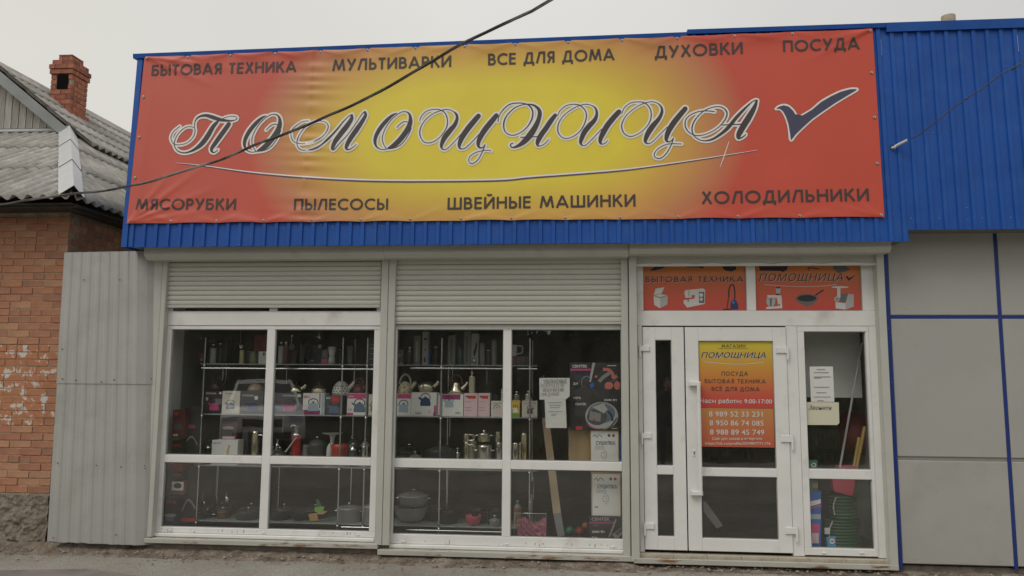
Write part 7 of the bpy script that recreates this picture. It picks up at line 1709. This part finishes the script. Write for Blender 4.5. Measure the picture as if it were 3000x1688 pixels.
# ================================================================== PEOPLE ON THE PAVEMENT (seen in the glass)
SKIN = mat('skin', (.42, .25, .18), .55)
def person(label, x, y, hgt, jacket, trousers, hair, armsL, armsR, turn=0.0, extra=None):
    """faces +y (the shop). arms: shoulder>elbow>wrist points relative to the feet centre"""
    k = hgt/1.78; P = lambda a, b_, c: Vector((x+a*k, y+b_*k, c*k))
    t = thing('person', label, 'person', (x, y, 0))
    V = [P(0, 0, .98), P(0, .01, 1.15), P(0, .0, 1.34), P(0, 0, 1.47), P(0, .01, 1.56)]; R_ = [.155, .15, .16, .075, .058]
    E = [(0, 1), (1, 2), (2, 3), (3, 4)]
    for s in (-1, 1):
        i = len(V); V += [P(s*.10, 0, .90), P(s*.11, .02, .50), P(s*.12, -.02, .10), P(s*.13, .13, .045)]; R_ += [.095, .062, .045, .040]; E += [(0, i), (i, i+1), (i+1, i+2), (i+2, i+3)]
    for s, arm in ((-1, armsL), (1, armsR)):
        i = len(V); V += [P(s*.19, 0, 1.42)]+[P(*a) for a in arm]; R_ += [.066, .048, .032]; E += [(2, i), (i, i+1), (i+1, i+2)]
    me = bpy.data.meshes.new('body'); me.from_pydata([tuple(v) for v in V], E, []); o = bpy.data.objects.new('tmp', me); COL.objects.link(o)
    md = o.modifiers.new('skin', 'SKIN'); me.skin_vertices[0].data[0].use_root = True
    for q, r in enumerate(R_): me.skin_vertices[0].data[q].radius = (r*k, r*k*(.75 if q < 3 else 1))
    sb = o.modifiers.new('sub', 'SUBSURF'); sb.levels = 2; sb.render_levels = 2
    bpy.context.view_layer.update(); ev = o.evaluated_get(bpy.context.evaluated_depsgraph_get()); m2 = bpy.data.meshes.new_from_object(ev); bpy.data.objects.remove(o)
    b = MB(); zc = .97*k; arm_y = y
    vs = [v.co.copy() for v in m2.vertices]
    for p in m2.polygons:
        c = p.center; mi = 1 if c.z < zc and abs(c.x-x) < .3*k else 0
        if c.z < .12*k: mi = 2
        if c.z > 1.50*k and abs(c.x-x) < .1*k and abs(c.y-y) < .1: mi = 3
        b.f.append(tuple(p.vertices)); b.mi.append(mi); b.sm.append(True)
    b.v = [Vector(v) for v in vs]; b.build('body', [jacket, trousers, BLACKM, SKIN], t)
    hc = P(0, .02, 1.66); hb = MB(); hb.ball(hc, .108*k, 16, 0, (.76, .92, 1.12)); hb.ball(hc+Vector((0, .10*k, -.012)), .017*k, 8, 0, (.8, 1.3, 1.3))
    for s in (-1, 1): hb.ball(hc+Vector((s*.083*k, 0, -.01)), .022*k, 8, 0, (.4, .8, 1.3))
    head = hb.build('head', SKIN, t)
    for s in (-1, 1): q = MB(); q.ball(hc+Vector((s*.033*k, .092*k, .012*k)), .011*k, 8); q.build('eye', BLACK, head)
    q = MB(); q.ball(hc+Vector((0, .088*k, -.055*k)), .022*k, 8, 0, (1.1, .4, .25)); q.build('mouth', flat('lips', (.30, .12, .10)), head)
    q = MB(); q.ball(hc+Vector((0, -.018*k, .025*k)), .112*k, 16, 0, (.80, .92, 1.05)); q.build('hair', hair, head)
    for s, arm in ((-1, armsL), (1, armsR)):
        w = P(*arm[-1]); e = P(*arm[-2]); d = (w-e).normalized(); hb = MB(); side = Vector((-s, 0, 0)); pc_ = w+d*.05*k
        hb.ball(w+d*.045*k, .045*k, 10, 0, (.75, .6, 1))
        for f_ in range(4):
            base = w+d*.075*k+Vector((0, 0, .0))+Vector((0, .018-.012*f_, 0)); l = [.055, .062, .058, .046][f_]*k
            hb.tube([base, base+d*l*.6, base+d*l+side*l*.45], [.0095*k, .009*k, .007*k], 6)
        hb.tube([w+d*.02*k+Vector((0, .02, 0)), w+d*.06*k+Vector((0, .045, 0))+side*.015, w+d*.085*k+Vector((0, .04, 0))+side*.035], [.011*k, .010*k, .008*k], 6); hb.build('hand', SKIN, t)
    return t
OLV = mat('olive_jacket', (.19, .18, .13), .85, var=.15); DKJ = flat('black_jacket', (.025, .025, .028), .8); TRO = flat('dark_trousers', (.03, .032, .04), .85)
person('person in an olive jacket holding a phone up with both hands, facing the shop', .10, -7.93, 1.80, OLV, TRO, flat('dark_hair', (.03, .022, .018), .7), [(-.34, .16, 1.30), (-.13, .40, 1.60)], [(.30, .16, 1.32), (.06, .40, 1.62)])
Bx('phone', flat('blue_phone', (.05, .20, .32), .3), None, -.080, .080, -7.475, -7.466, 1.700, 1.780, .002, label='blue phone held sideways in the hands of the person in the olive jacket', cat='phone')
d = ray(1957, 1150); P = CAM+d*(15.5/d.y)
person('person in a black jacket standing beside the photographer with a white paper near the face', P.x, -P.y, 1.74, DKJ, TRO, flat('dark_hair', (.03, .022, .018), .7), [(-.28, .02, 1.12), (-.27, .10, .86)], [(.28, .10, 1.18), (.12, .18, 1.46)])
q = MB(); q.prism([(P.x+.04, -P.y+.22, 1.44), (P.x+.13, -P.y+.22, 1.40), (P.x+.14, -P.y+.24, 1.56), (P.x+.06, -P.y+.24, 1.60)], (0, .004, 0)); q.build('paper_sheet', PAPER, label='small white paper in the raised hand of the person in the black jacket', cat='paper')
